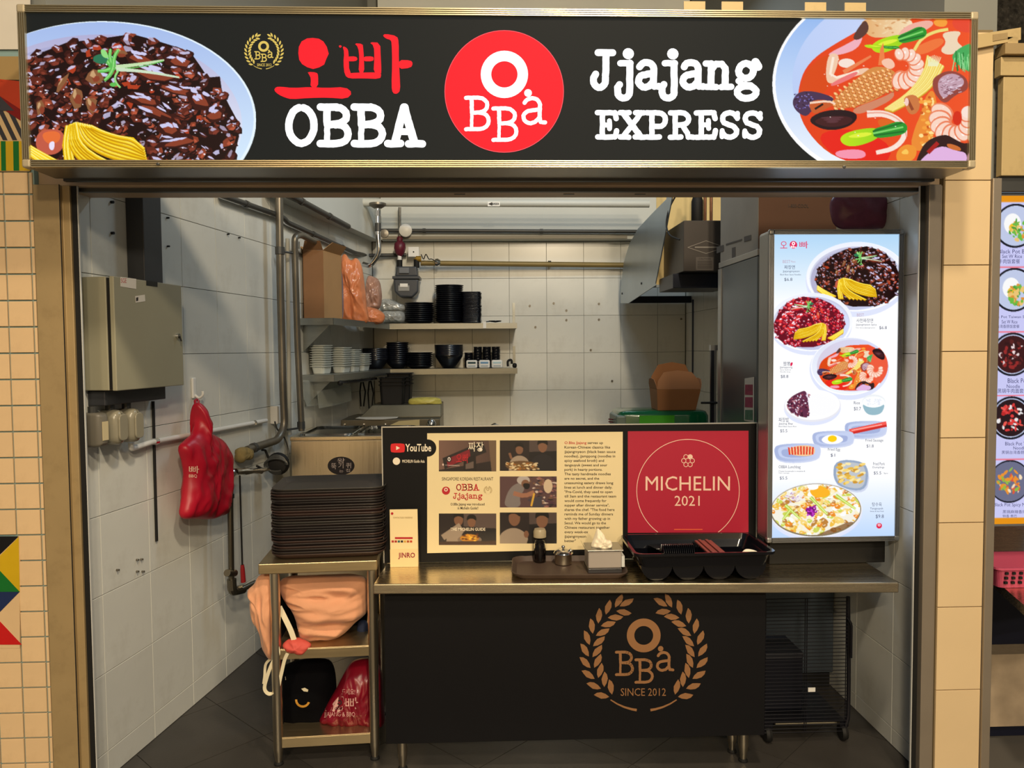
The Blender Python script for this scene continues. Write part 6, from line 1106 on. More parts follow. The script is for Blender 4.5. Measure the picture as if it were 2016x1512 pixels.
def bowl_mesh(R, h, rb=.45, sq=None, nm='bowl', m=None): mb = MB(); mb.lathe([(.001, .005), (R*rb, .005), (R*(rb+.2), h*.3), (R*.9, h*.8), (R*.96, h), (R, h), (R*.95, h*.78), (R*(rb+.24), h*.26), (R*(rb+.04), 0), (.001, 0)], (0, 0, 0), 28, cap=False, sq=sq); me = mesh(nm, mb.v, mb.f, True); me.materials.append(m or m_mel); return me
def stack(me, name, n, base, dz, jit, labels, cat, group, seed=0):
    r = random.Random(seed)
    for i in range(n):
        o = bpy.data.objects.new(name, me); COL.objects.link(o); o.location = (base.x+r.uniform(-jit, jit), base.y+r.uniform(-jit, jit), base.z+i*dz); o.rotation_euler = (0, 0, r.uniform(-.06, .06)); WL[o.name] = o.location.copy()
        tag(o, labels[1] if i == n-1 and len(labels) > 1 else labels[0]+', %s up' % ORD[i], cat, group)
def ctr(x, Y, z): p = PY(x, 640, Y); return Vector((p.x, p.y, z))
stack(plate_mesh(.115, .026), 'plate', 10, ctr(826, 6.03, ZU+.0012), .0152, .002, ['black melamine plate in the short left stack on the upper shelf', 'topmost black plate of the short left stack on the upper shelf'], 'plate', 'plates in the short upper stack', 1)
stack(plate_mesh(.112, .028), 'plate', 18, ctr(885, 6.03, ZU+.0012), .0158, .0025, ['black melamine plate in the tall middle stack on the upper shelf', 'topmost black plate of the tall middle stack on the upper shelf'], 'plate', 'plates in the tall upper stack', 2)
mb = tray_mb(.15, .22, .016, .03, .008, .003); me = mesh('rectangular_lid', mb.v, mb.f, True); me.materials.append(m_mel)
stack(me, 'rectangular_lid', 22, ctr(929, 6.05, ZU+.0012), .0108, .0008, ['black rectangular lid in the ribbed right stack on the upper shelf', 'topmost black rectangular lid of the right stack on the upper shelf'], 'lid', 'lids in the right upper stack', 3)
p = ctr(975, 5.95, ZU+.006); ld = thing('ladle', 'dark flat ladle lying on the free end of the upper shelf', 'ladle', p); obj('bowl', MB().lathe([(.001, 0), (.045, .006), (.05, .014), (.044, .014), (.03, .006), (.001, .004)], p, 20, cap=False), m_mel, ld, smooth=True); obj('handle', MB().tube([p+Vector((-.045, 0, .01)), p+Vector((-.09, -.01, .004))], .005, 8), m_mel, ld)
p = ctr(954, YS-.002, ZU-.03); tag(obj('price_clip', MB().box(p.x-.012, p.x+.012, YS-.006, YS-.001, ZU-.04, ZU+.012), m_white, loc=p), 'small white clip on the front edge of the upper shelf', 'clip')
# ---------------- lower shelf
m_tub = mat('frosted_plastic', 'd3d8d2', .35, var=.05, alpha=.92)
def tub(w_, d_, h_, m=m_tub, nm='food_tub'): mb = MB(); R_ = lambda g, z: [Vector((x, y, z)) for x, y in rrect(-w_/2+g, w_/2-g, -d_/2+g, d_/2-g, .02, 3)]; mb.loft([R_(.016, .002), R_(.009, h_-.006), R_(.007, h_), R_(0, h_), R_(0, h_-.004), R_(.009, h_-.006), R_(.018, 0)], cap=True); me = mesh(nm, mb.v, mb.f); me.materials.append(m); return me
t1_ = tub(.105, .16, .05); rotl = -math.atan2(LWU.x, LWU.y)
for k, (u_, o_, n_, lab) in enumerate(((.18, .09, 10, 'tallest stack at the wall end'), (.40, .14, 9, 'second stack from the wall end'), (.58, .145, 8, 'third stack from the wall end'), (.78, .15, 6, 'short stack nearest the black bowls'))):
    b_ = LW(uS0+u_, o_-.02, ZL+.0012)
    for i in range(n_):
        o = bpy.data.objects.new('food_tub', t1_); COL.objects.link(o); o.location = b_+Vector((random.Random(i+k*20).uniform(-.001, .001), 0, i*.0145)); o.rotation_euler = (0, 0, rotl); WL[o.name] = o.location.copy(); tag(o, 'frosted food tub on the lower shelf, %s up, %s' % (ORD[i], lab), 'tub', 'frosted food tubs, '+lab)
stack(bowl_mesh(.1, .085), 'bowl', 6, ctr(738, 5.98, ZL+.0012), .015, .002, ['deep black bowl in the corner stack on the lower shelf'], 'bowl', 'corner bowls', 5)
stack(bowl_mesh(.088, .05), 'bowl', 11, ctr(782, 6.04, ZL+.0012), .0155, .003, ['black bowl in the tall ribbed stack on the lower shelf'], 'bowl', 'ribbed bowls', 6)
stack(plate_mesh(.105, .026), 'plate', 8, ctr(825, 6.02, ZL+.0012), .0142, .002, ['black plate in the stack on the lower shelf', 'topmost black plate of the lower shelf stack'], 'plate', 'plates on the lower shelf', 7)
stack(bowl_mesh(.112, .115, .36), 'bowl', 6, ctr(883, 6.03, ZL+.0012), .0135, .001, ['wide black bowl in the funnel shaped stack on the lower shelf', 'topmost wide black bowl of the funnel shaped stack'], 'bowl', 'funnel stack bowls', 8)
dcup = bowl_mesh(.034, .03, .7, None, 'dip_cup')
for c in range(4):
    stack(dcup, 'dip_cup', 7 if c else 5, ctr(922+c*18, 6.1, ZL+.0012), .0225, .0012, ['small black dip cup, %s column on the lower shelf' % ('first', 'second', 'third', 'last')[c]], 'cup', 'dip cups, column %s' % 'abcd'[c], 9+c)
m_blu = mat('label_blue', '6f9ac0', .4)
for c, (x, m2) in enumerate(((928, mat('label_teal', '2a4a52', .4)), (953, m_blu), (978, mat('label_pale', 'b8d4dc', .4)))):
    p = ctr(x, 5.93, ZL+.0012); bx_ = thing('small_packet', 'small white packet with a %s label at the shelf edge' % ('dark teal', 'blue', 'pale')[c], 'packet', p, 'white packets'); obj('carton', MB().box(p.x-.043, p.x+.043, p.y, p.y+.05, p.z, p.z+.062), m_white, bx_, bevel=.012, seg=3)
    obj('label', MB().box(p.x-.03, p.x+.03, p.y-.001, p.y-.0002, p.z+.034, p.z+.05), m2, bx_); obj('print_line', MB().box(p.x-.028, p.x+.028, p.y-.001, p.y-.0002, p.z+.012, p.z+.022), mat('label_grey', 'a9b4ba', .5), bx_)
p = ctr(1007, 5.98, ZL+.0012); cl = thing('black_clamp', 'small black clamp at the right end of the lower shelf', 'clamp', p); obj('jaw', MB().tube(spl([p+Vector((-.03, 0, .01)), p+Vector((-.03, 0, .05)), p+Vector((-.005, 0, .06)), p+Vector((.0, 0, .03))]), .009, 8), m_blackm, cl, smooth=True); obj('knob', MB().lathe([(.012, 0), (.018, .012), (.016, .03), (.006, .036)], p+Vector((.022, 0, 0)), 12), m_blackm, cl, smooth=True)
# ---------------- under the lower shelf
zz = ZL-.043; pr = thing('towel_rail', 'steel rail with a black knob fixed under the lower shelf', 'rail', LW(uS0+.25, WS+.01, zz)); obj('rail', MB().tube([LW(uS0+.12, WS-.01, zz-.014), LW(uS0+.85, WS-.01, zz-.014)], .012, 10), m_chrome, pr); obj('knob', MB().lathe([(.006, -.02), (.016, -.012), (.016, .012), (.006, .02)], LW(uS0+.1, WS, zz-.012), 12, ax='y'), m_blackm, pr, smooth=True); obj('hanger', lbox(uS0+.3, uS0+.32, WS-.02, WS-.005, zz-.006, zz+.002), m_shelf, pr)
m_sheet = mat('clear_sheet', 'b9bdb4', .2, alpha=.38)
for k, pts in enumerate(([(596, 748), (640, 750), (688, 752), (690, 790), (652, 796), (604, 800), (597, 782)], [(624, 770), (660, 764), (690, 760), (692, 788), (660, 798), (628, 804)])):
    mb = MB(); q = [PL(x, y, .06+.05*k) for x, y in pts]; mb.loft([q, [p+LWN*.002 for p in q]]); tag(obj('plastic_sheet', mb, m_sheet, loc=q[0]), ['large clear plastic sheet hanging under the lower shelf against the left wall', 'smaller clear plastic sheet hanging in front of the larger one under the shelf'][k], 'sheet')
for k, (x, y1) in enumerate(((712, 800), (728, 806))):
    a, b = PY(x, 742, 5.75), PY(x+4, y1, 5.75); t_ = thing('kitchen_tongs', ['dark kitchen tongs hanging under the shelf, left one', 'dark kitchen tongs hanging under the shelf, right one'][k], 'tongs', b); obj('arm', MB().tube([a, a*.5+b*.5+Vector((.02, 0, 0)), b], .006, 6), m_blackm, t_); obj('arm', MB().tube([a, a*.5+b*.5-Vector((.02, 0, 0)), b-Vector((.02, 0, 0))], .006, 6), m_blackm, t_)
# ---------------- back bench, griddle and what stands on it
ZB_ = .95; bench = thing('prep_bench', 'steel prep bench along the back wall hidden below the board', 'bench', (.3, 5.7, 0)); obj('worktop', MB().box(-.82, .95, 5.2, 6.17, ZB_-.04, ZB_), m_steel, bench, bevel=.003)
for x in (-.76, .9):
    for y in (5.26, 6.1): obj('leg', MB().lathe([(.014, 0), (.02, .03), (.02, ZB_-.0405)], (x, y, 0), 10), m_steelv, bench)
YGd = 5.3; g0, g1 = PY(671, 838, YGd), PY(866, 838, YGd); gd = thing('griddle', 'steel griddle with a sloped lid on the back bench', 'griddle', ((g0.x+g1.x)/2, YGd+.25, ZB_)); zg = PY(770, 826, YGd).z
obj('body', MB().box(g0.x, g1.x, YGd, YGd+.5, ZB_+.001, zg), mat('griddle_steel', '6b675c', .35, .8), gd, bevel=.004); zt1 = PY(770, 797, YGd+.2).z
mb = MB(); mb.loft([[Vector((g0.x+.1, YGd+.16, zg+.001)), Vector((g1.x, YGd+.16, zg+.001)), Vector((g1.x, YGd+.5, zg+.001)), Vector((g0.x+.1, YGd+.5, zg+.001))], [Vector((g0.x+.19, YGd+.2, zt1)), Vector((g1.x, YGd+.2, zt1)), Vector((g1.x, YGd+.5, zt1)), Vector((g0.x+.19, YGd+.5, zt1))]]); obj('lid', mb, mat('griddle_lid', '6f6e62', .35, .8, var=.15, vscale=5), gd, bevel=.004)
FG2 = Face((0, YGd, 0), (1, 0, 0), (0, 0, 1)); poly_obj('control_panel', FG2, [[(766, 838), (785, 829), (826, 826), (826, 838)]], mat('panel_beige', 'b5a87e', .4), gd, .001)
for x in (679, 717, 759): p = PY(x, 836, YGd); obj('knob', MB().lathe([(.008, 0), (.008, -.015), (.003, -.016)], p, 10, ax='y'), m_chrome, gd)
p = PY(849, 830, YGd-.05); p.z = zg-.02; obj('dome_cap', MB().lathe([(.033, 0), (.034, .02), (.024, .045), (.006, .056)], p+Vector((0, .03, -.03)), 18), m_chrome, gd, smooth=True)
q = [PZ(x, y, zg+.003) for x, y in ((700, 824), (722, 816), (790, 816), (782, 823), (752, 826), (720, 826))]; tag(obj('paper_sheet', MB().loft([[p for p in q], [p+Vector((0, 0, .002)) for p in q]]), mat('paper_white', 'c9c6bc', .7), loc=q[0]), 'white paper lying on the front of the griddle', 'paper')
bt = tub(.19, .2, .14, mat('matte_black_plastic', '07080c', .6), 'deep_tub')
for k, (x, y, Y) in enumerate(((774, 795, 5.62), (788, 795, 5.74))):
    for i in range(3 if k == 0 else 4):
        b_ = PY(x, 790, Y); o = bpy.data.objects.new('deep_tub', bt); COL.objects.link(o); o.location = (b_.x, b_.y, zt1+.0012+i*.026); WL[o.name] = o.location.copy(); tag(o, 'black deep tub on the griddle lid, %s up in the %s stack' % (ORD[i], ('front', 'rear')[k]), 'tub', 'black tubs on the griddle, %s stack' % ('front', 'rear')[k])
soft('noodle_pack', 'pale yellow pack of noodles lying on the griddle lid', 'pack', [(806, 786), (830, 782), (862, 783), (869, 790), (866, 797), (830, 799), (807, 798)], 5.58, None, .06, .05, mat('pale_yellow_pack', 'c9bf62', .35, var=.25, vscale=30, brush=(1, 1, 6)), .006, (20, 20, 60), 4)
p = PY(974, 836, 5.6); tag(obj('pot_lid', MB().lathe([(.05, -.05), (.045, -.02), (.028, .0), (.006, .012)], p, 20), m_chrome, loc=p, smooth=True), 'small chrome lid just showing above the display board', 'lid')
tag(obj('stock_pot', MB().lathe([(.06, ZB_+.001), (.062, ZB_+.01), (.062, p.z-.052), (.055, p.z-.051)], (p.x, p.y, 0), 20), m_chrome, loc=(p.x, p.y, ZB_), auto=40), 'small steel pot under the chrome lid behind the board', 'pot')
# ---------------------------------------------------------------- extractor hood at the back right
m_hood = mat('hood_steel', '9aa8b4', .32, .85, var=.12, vscale=2.2); m_hoodin = mat('dark_slate_steel', '2a2e3a', .4, .6)  # very dark steel for the hood's inside and other small dark parts
XH = PY(1217, 598, YB-.02).x
prof = [PX(x, y, XH) for x, y in ((1290, 562), (1237, 597), (1218, 598), (1218, 567), (1228, 517), (1239, 480), (1256, 450), (1284, 420), (1312, 392))]
prof = [Vector((p.x, min(p.y, YB-.13), p.z)) for p in prof]; tp_ = prof[-1]; front_top = Vector((XH, prof[0].y-.02, tp_.z+.25)); back_top = Vector((XH, tp_.y+.15, tp_.z+.25))
hd = thing('extractor_hood', 'steel extractor hood over the back right corner', 'hood', (1.35, 5.4, 1.9))
far = prof[2:]; n0, n1 = prof[0], PX(1322, 393, XH); lo_ = [n0, prof[1]]+[n0+(n1-n0)*((p.z-n0.z)/(n1.z-n0.z)) for p in far[2:]]; mb = MB()
hi_ = [prof[1], far[0]]+far[2:]
strip = [(prof[0], prof[1]), (prof[0]+Vector((0, 0, .002)), far[0]), (prof[0]+Vector((0, 0, .01)), far[1])]+[(n0+(n1-n0)*max(.02, (p.z-n0.z)/(n1.z-n0.z)), p) for p in far[2:]]+[(n1+Vector((0, 0, .25)), far[-1]+Vector((0, 0, .25)))]
mb.loft([[a, b, b+Vector((.006, 0, 0)), a+Vector((.006, 0, 0))] for a, b in strip]); obj('side_panel', mb, m_hood, hd)
yfr = prof[0].y; zf = prof[0].z; obj('front_panel', MB().box(XH+.007, XR-.004, yfr, yfr+.006, zf-.01, tp_.z+.25), mat('warm_lit_steel', 'c0aa74', .5, .1, var=.1), hd)  # warm light on the hood's front is put into this beige
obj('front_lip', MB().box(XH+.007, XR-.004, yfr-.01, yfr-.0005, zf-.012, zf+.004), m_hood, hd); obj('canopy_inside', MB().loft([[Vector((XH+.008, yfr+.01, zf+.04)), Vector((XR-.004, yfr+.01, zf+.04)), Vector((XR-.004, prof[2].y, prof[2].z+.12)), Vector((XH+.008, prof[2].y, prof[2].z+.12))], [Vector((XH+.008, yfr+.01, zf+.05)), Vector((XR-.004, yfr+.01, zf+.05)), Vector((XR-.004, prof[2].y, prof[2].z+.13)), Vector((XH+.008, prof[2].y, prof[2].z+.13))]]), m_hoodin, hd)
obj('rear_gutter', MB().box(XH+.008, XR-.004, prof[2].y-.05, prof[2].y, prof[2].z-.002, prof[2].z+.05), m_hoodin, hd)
for (x, y) in ((1263, 558), (1225, 578)): p = PX(x, y, XH); obj('rivet', MB().tube([p, p-Vector((.004, 0, 0))], .008, 8), m_blackm, hd)
Yc = 4.35; c0_, c1_ = PY(1346, 434, Yc), PY(1418, 534, Yc); cbx = thing('control_box', 'dark steel control box with a diamond mark in front of the hood', 'control box', ((c0_.x+c1_.x)/2, Yc+.2, c1_.z)); m_cbx = mat('dark_grey_steel', '4f4a47', .4, .5, var=.06)
obj('case', MB().box(c0_.x, c1_.x+.1, Yc, yfr-.012, c1_.z, c0_.z), m_cbx, cbx, bevel=.004); obj('cable_duct', MB().box(c0_.x-.03, c1_.x+.1, Yc+.12, yfr-.012, c1_.z-.085, c1_.z-.001), m_hoodin, cbx, bevel=.003)
FX = Face((0, Yc, 0), (1, 0, 0), (0, 0, 1)); dm_ = [(1354, 487), (1390, 474), (1428, 487), (1390, 499)]; m_dm = mat('mark_silver', 'a8a29a', .3, .5)
poly_obj('diamond_mark', FX, [q for i in range(4) for q in stroke_polys([dm_[i], dm_[(i+1) % 4]], 1.1, None, False)]+[[(1368, 485.5), (1412, 485.5), (1412, 488), (1368, 488)]], m_dm, cbx, .001); poly_obj('notice_plate', FX, [[(1370, 506), (1405, 506), (1405, 532), (1370, 532)]], mat('notice_grey', '5c5652', .5), cbx, .001); txt('CAUTION', FX, 1376, 508, 1399, 511, m_ink, cbx, 'notice_lettering', off=.002)
for i in range(5): poly_obj('notice_line', FX, [[(1373, 514+3.2*i), (1402, 514+3.2*i), (1402, 515+3.2*i), (1373, 515+3.2*i)]], m_ink, cbx, .0016)
for k, x in enumerate((1388, 1400)): p = PY(x, 430, Yc+.1); obj('copper_pipe', MB().tube([Vector((p.x, p.y, c0_.z)), Vector((p.x, p.y, c0_.z+.3))], .009, 10), mat('copper', '7a5540', .4, .7), cbx)
p = PY(1376, 430, Yc+.12); tag(obj('gas_cartridge', MB().lathe([(.03, 0), (.034, .02), (.034, .13), (.02, .17), (.012, .22)], (p.x-.01, p.y, c0_.z+.001), 16), m_blackm, loc=p, auto=40), 'black cartridge standing on the hood control box', 'cartridge')
tag(obj('loop_cable', MB().tube(spl([PY(1330, 386, 4.5), PY(1318, 410, 4.5), PY(1312, 440, 4.5), PY(1318, 462, 4.45), PY(1338, 472, Yc-.012)]), .005, 8), m_blackm, loc=PY(1320, 462, 4.45)), 'black cable looping down in front of the hood', 'cable')
p0_ = PY(1369, 588, 5.95); tag(obj('hanging_pole', MB().tube([PY(1368, 590, 5.98), PY(1367, 690, 5.98), PY(1365, 757, 5.98)], [.022, .02, .012], 10), mat('blue_black_pole', '1c2036', .4), loc=p0_), 'dark pole hanging below the extractor hood on the back wall', 'pole')
p = PY(1388, 612, 6.1); tag(obj('dark_switch', MB().box(p.x-.05, p.x+.05, p.y, p.y+.08, p.z-.03, p.z+.06), m_hoodin, loc=p, bevel=.004), 'dark box on the wall beside the hanging pole', 'switch box')
# ---------------------------------------------------------------- upright steel fridge with cartons on it
XFg = PY(1492, 490, 3.5).x; yf0, yf1 = 3.5, PX(1416, 522, XFg).y; zfr = PY(1492, 490, 3.5).z
fg = thing('steel_fridge', 'tall blue grey steel fridge behind the illuminated menu', 'fridge', (XFg+.19, (yf0+yf1)/2, 0)); m_fr = mat('blue_grey_steel', '5f6a76', .3, .7, var=.08, vscale=2)
obj('cabinet', MB().box(XFg, XR-.006, yf0, yf1, .08, zfr-.03), m_fr, fg, bevel=.006); obj('top_rail', MB().box(XFg-.003, XR-.006, yf0-.003, yf1+.003, zfr-.0295, zfr), m_al2, fg, bevel=.003); obj('edge_post', MB().box(XFg-.006, XFg-.0005, yf1-.05, yf1, .1, zfr-.035), m_al2, fg); obj('base', MB().box(XFg+.02, XR-.01, yf0+.03, yf1-.03, 0, .0795), m_blackm, fg)
hx = PY(1404, 760, yf1+.12); hn = thing('door_bar', 'upright dark bar with a pale edge beside the fridge', 'bar', (hx.x, hx.y, 1.2)); za_, zb_ = PY(1404, 690, yf1+.12).z, PY(1404, 836, yf1+.12).z-.3; obj('dark_strip', MB().box(hx.x-.012, hx.x+.006, hx.y, hx.y+.02, zb_, za_), m_hoodin, hn); obj('pale_strip', MB().box(hx.x+.0065, hx.x+.018, hx.y, hx.y+.02, zb_, za_), m_al2, hn); obj('top_mount', MB().box(hx.x-.014, hx.x+.05, hx.y-.001, hx.y+.03, za_+.0005, za_+.03), m_al2, hn); p = PY(1396, 793, yf1+.1); obj('hook_arm', MB().tube([p+Vector((-.045, 0, 0)), p+Vector((.045, 0, 0))], .006, 8), m_blackm, hn)
FF = Face((XFg-.0008, 0, 0), (0, -1, 0), (0, 0, 1)); st_ = [(1466, 745), (1485, 742), (1484.5, 832), (1465, 828)]
fs = obj('picture_strip', MB().loft([[FF.px(x, y, .0) for x, y in st_], [FF.px(x, y, .0008) for x, y in st_]]), mat('strip_white', 'bfb9ae', .5), fg)
for k, c_ in enumerate(('8a2a4a', '8e3050', '4a6a58')): poly_obj('strip_picture', FF, [[(1467, 757+25*k), (1482, 757+25*k), (1482, 778+24.5*k), (1466.5, 777+24.5*k)]], mat('strip_pic'+c_, c_, .5, var=.4, vscale=60), fg, .0012)
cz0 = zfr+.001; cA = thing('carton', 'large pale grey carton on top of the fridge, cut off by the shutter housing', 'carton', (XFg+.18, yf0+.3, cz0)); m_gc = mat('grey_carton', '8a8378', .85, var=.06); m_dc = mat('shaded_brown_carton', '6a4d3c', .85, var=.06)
obj('body', MB().box(XFg+.004, XR-.012, yf0+.01, yf1-.005, cz0, cz0+.46), m_gc, cA, bevel=.002); obj('shaded_front', MB().box(XFg+.006, XR-.014, yf0+.006, yf0+.0097, cz0+.002, cz0+.458), m_dc, cA)  # brown sheet paints the shade on the carton's front side
FCt = Face((XFg+.0035, 0, 0), (0, -1, 0), (0, 0, 1)); m_cpr = mat('carton_print', '4d4844', .8)
for q in ([(1411, 486), (1425, 482), (1425, 494), (1411, 499)], [(1429, 480), (1461, 470), (1461, 473), (1429, 483)], [(1465, 466), (1479, 462), (1479, 472), (1465, 476)], [(1441, 488), (1448, 486), (1448, 508), (1441, 510)]): poly_obj('carton_print', FCt, [q], m_cpr, cA, .0006)
FCf = Face((0, yf0+.0058, 0), (1, 0, 0), (0, 0, 1)); txt('1-800-COOL', FCf, 1552, 402, 1592, 409, m_cpr, cA, 'carton_print')
pk = [PY(x, y, 3.12) for x, y in ((1640, 388), (1700, 380), (1745, 388), (1752, 425), (1742, 448), (1700, 452), (1655, 450), (1638, 430))]; mb = MB(); pillow(mb, pk, None, (0, -1, 0), .04, .05, 50, 7, .012, (20, 20, 20), 17); o = tag(obj('pink_bag', mb, mat('purple_pink_film', '6e3a56', .35, var=.2, vscale=20), loc=pk[6], smooth=True), 'purple pink plastic bag hanging behind the top of the menu', 'bag')
tag(obj('wall_peg', MB().tube([Vector((XR, 3.12, 2.28)), Vector((XR-.12, 3.12, 2.26))], .006, 8), m_galv, loc=(XR, 3.12, 2.28)), 'thin peg on the right wall carrying the pink bag', 'peg')
# ---------------------------------------------------------------- green crate and paper carton
Ygn = 4.3; a_, b_ = PY(1217, 836, Ygn), PY(1397, 808, Ygn); zt_ = b_.z; zbs = .98
pb2 = thing('side_bench', 'steel side bench behind the award panel', 'bench', ((a_.x+b_.x)/2, Ygn+.15, 0)); obj('worktop', MB().box(a_.x-.1, b_.x+.08, Ygn-.08, Ygn+.42, zbs-.04, zbs), m_steel, pb2, bevel=.003)
for x in (a_.x-.06, b_.x+.04):
    for y in (Ygn-.04, Ygn+.38): obj('leg', MB().lathe([(.014, 0), (.02, .03), (.02, zbs-.0405)], (x, y, 0), 10), m_steelv, pb2)
m_green = mat('dark_green_plastic', '0c5a38', .15, coat=.4); gc = thing('green_crate', 'dark green glossy plastic box behind the award panel', 'box', ((a_.x+b_.x)/2, Ygn+.14, zbs))
mb = MB(); R_ = lambda g, z: [Vector((x, y, z)) for x, y in rrect(a_.x+g, b_.x-g, Ygn+g*.5, Ygn+.28-g*.5, .03)]; mb.loft([R_(.01, zbs+.001), R_(.0, zbs+.05), R_(0, zt_-.03), R_(.012, zt_-.006), R_(.03, zt_)]); obj('body', mb, m_green, gc, auto=60); obj('end_cap', MB().box(a_.x-.012, a_.x+.05, Ygn-.004, Ygn+.24, zbs+.06, zt_-.022), mat('grey_green_cap', '6d7d74', .4), gc, bevel=.014, seg=3); obj('label_patch', MB().box(a_.x+.12, a_.x+.32, Ygn-.002, Ygn-.0004, zt_-.1, zt_-.025), mat('leaf_green', '3f9a24', .3), gc)
for k in range(2): p = PY(1208, 826+5*k, Ygn+.1); tag(obj('chopstick', MB().tube([p+Vector((-.03, 0, .003)), p+Vector((.02, 0, -.003))], .004, 6), mat('dark_red_lacquer', '5c1c26', .3), loc=p), ['dark red chopstick poking out left of the green box, upper one', 'dark red chopstick poking out left of the green box, lower one'][k], 'chopstick')
pc = thing('paper_carton', 'brown paper takeaway carton standing on the green box', 'carton', PY(1328, 806, Ygn+.06)); k1 = lambda a, b, Y=Ygn+.04: PY(1160+a/5.6, 600+b/5.6, Y)
zc_ = zt_+.001; lo_ = [k1(745, 1160), k1(1165, 1160)]; hi_ = [k1(730, 930), k1(1210, 960)]; m_kraft = mat('kraft_paper', '8f6340', .8, var=.05); dd = .2
q0 = [Vector((lo_[0].x, Ygn+.02, zc_)), Vector((lo_[1].x, Ygn+.02, zc_)), Vector((lo_[1].x, Ygn+.02+dd*.8, zc_)), Vector((lo_[0].x, Ygn+.02+dd*.8, zc_))]; q1 = [Vector((hi_[0].x, Ygn+.0, hi_[0].z)), Vector((hi_[1].x, Ygn+.0, hi_[0].z)), Vector((hi_[1].x, Ygn+dd, hi_[0].z)), Vector((hi_[0].x, Ygn+dd, hi_[0].z))]
obj('body', MB().loft([q0, q1]), m_kraft, pc, bevel=.002)
for i, (a, b, ln) in enumerate(((q1[0], q1[1], .105), (q1[2], q1[3], .15), (q1[1], q1[2], .06), (q1[3], q1[0], .06))):
    mid = (q1[0]+q1[2])/2; inw = (mid-(a+b)/2).normalized(); up2 = Vector((0, 0, ln))+inw*.03*(1 if i < 2 else -.4); s1 = (b-a)*.18; n_ = inw*.003
    pts = [a, b, b-s1*.2+up2*.45, b-s1+up2*.9, (a+b)/2+up2, a+s1+up2*.9, a+s1*.2+up2*.45]; pts = [p+Vector((0, 0, .0008)) for p in pts]; obj('flap', MB().loft([pts, [p+n_ for p in pts]]), m_kraft, pc)
# ---------------------------------------------------------------- black wire trolley under the counter
Yw = 3.02; FWt = Face((0, Yw, 0), (1, 0, 0), (0, 0, 1)); X0_, X1_ = PY(1506, 1300, Yw).x, PY(1668, 1300, Yw).x; Z1_ = min(.70, PY(1590, 1178, Yw).z); Z0_ = PY(1590, 1441, Yw).z
wt = thing('wire_trolley', 'black wire trolley on casters under the right end of the counter', 'trolley', ((X0_+X1_)/2, Yw+.2, 0)); m_wire = mat('black_wire', '15151c', .35, .3)
mb = MB()
for i in range(38): z = Z0_+(Z1_-Z0_)*i/37; mb.tube([Vector((X0_, Yw, z)), Vector((X1_, Yw, z))], .0017, 5)
for x in (X0_+.004, (X0_+X1_)/2-.004, (X0_+X1_)/2+.004, X1_-.004): mb.tube([Vector((x, Yw+.004, Z0_)), Vector((x, Yw+.004, Z1_))], .002, 5)
o = obj('wire_front', mb, m_wire, wt); o['kind'] = 'stuff'
obj('frame', MB().tube(fillet([Vector((X1_+.005, Yw+.01, Z1_)), Vector((X1_+.012, Yw+.01, .3)), Vector((X1_+.012, Yw+.01, .1)), Vector((X1_, Yw+.01, .06))], .06), .0085, 8), m_wire, wt); obj('handle', MB().tube(fillet([Vector((X1_-.005, Yw-.006, .52)), Vector((X1_+.006, Yw-.02, .5)), Vector((X1_+.006, Yw-.02, .36))], .03), .005, 8), m_wire, wt)
for x in (X0_+.02, X1_-.005):
    for y in (Yw+.02, Yw+.36): cs = obj('caster', MB().lathe([(.01, -.013), (.03, -.012), (.034, 0), (.03, .012), (.01, .013)], (x, y, .0345), 16, ax='x'), m_blackm, wt, auto=30); obj('fork', MB().box(x-.018, x+.018, y-.012, y+.012, .062, .082), m_wire, cs)
obj('deck', MB().box(X0_+.004, X1_-.004, Yw+.01, Yw+.38, .082, .09), m_wire, wt); obj('latch', MB().box(PY(1590, 1357, Yw).x, PY(1604, 1357, Yw).x, Yw-.006, Yw-.002, PY(1590, 1361, Yw).z, PY(1590, 1353, Yw).z), m_white, wt); obj('pale_rail', MB().tube([PY(1526, 1423, Yw+.06), PY(1657, 1420, Yw+.06)], .0075, 8), mat('pale_rail', 'b8b09a', .4, .4), wt)
tb_ = thing('dark_crate', 'dark crate standing inside the black wire trolley', 'crate', ((X0_+X1_)/2-.05, Yw+.2, .0905)); obj('crate', MB().box(X0_+.03, X0_+.2, Yw+.1, Yw+.3, .0905, .32), mat('dark_blue_plastic', '12141f', .4), tb_, bevel=.006); obj('lid', MB().box(X0_+.028, X0_+.202, Yw+.098, Yw+.302, .3205, .335), mat('dark_grey_lid', '24262e', .4), tb_, bevel=.003)
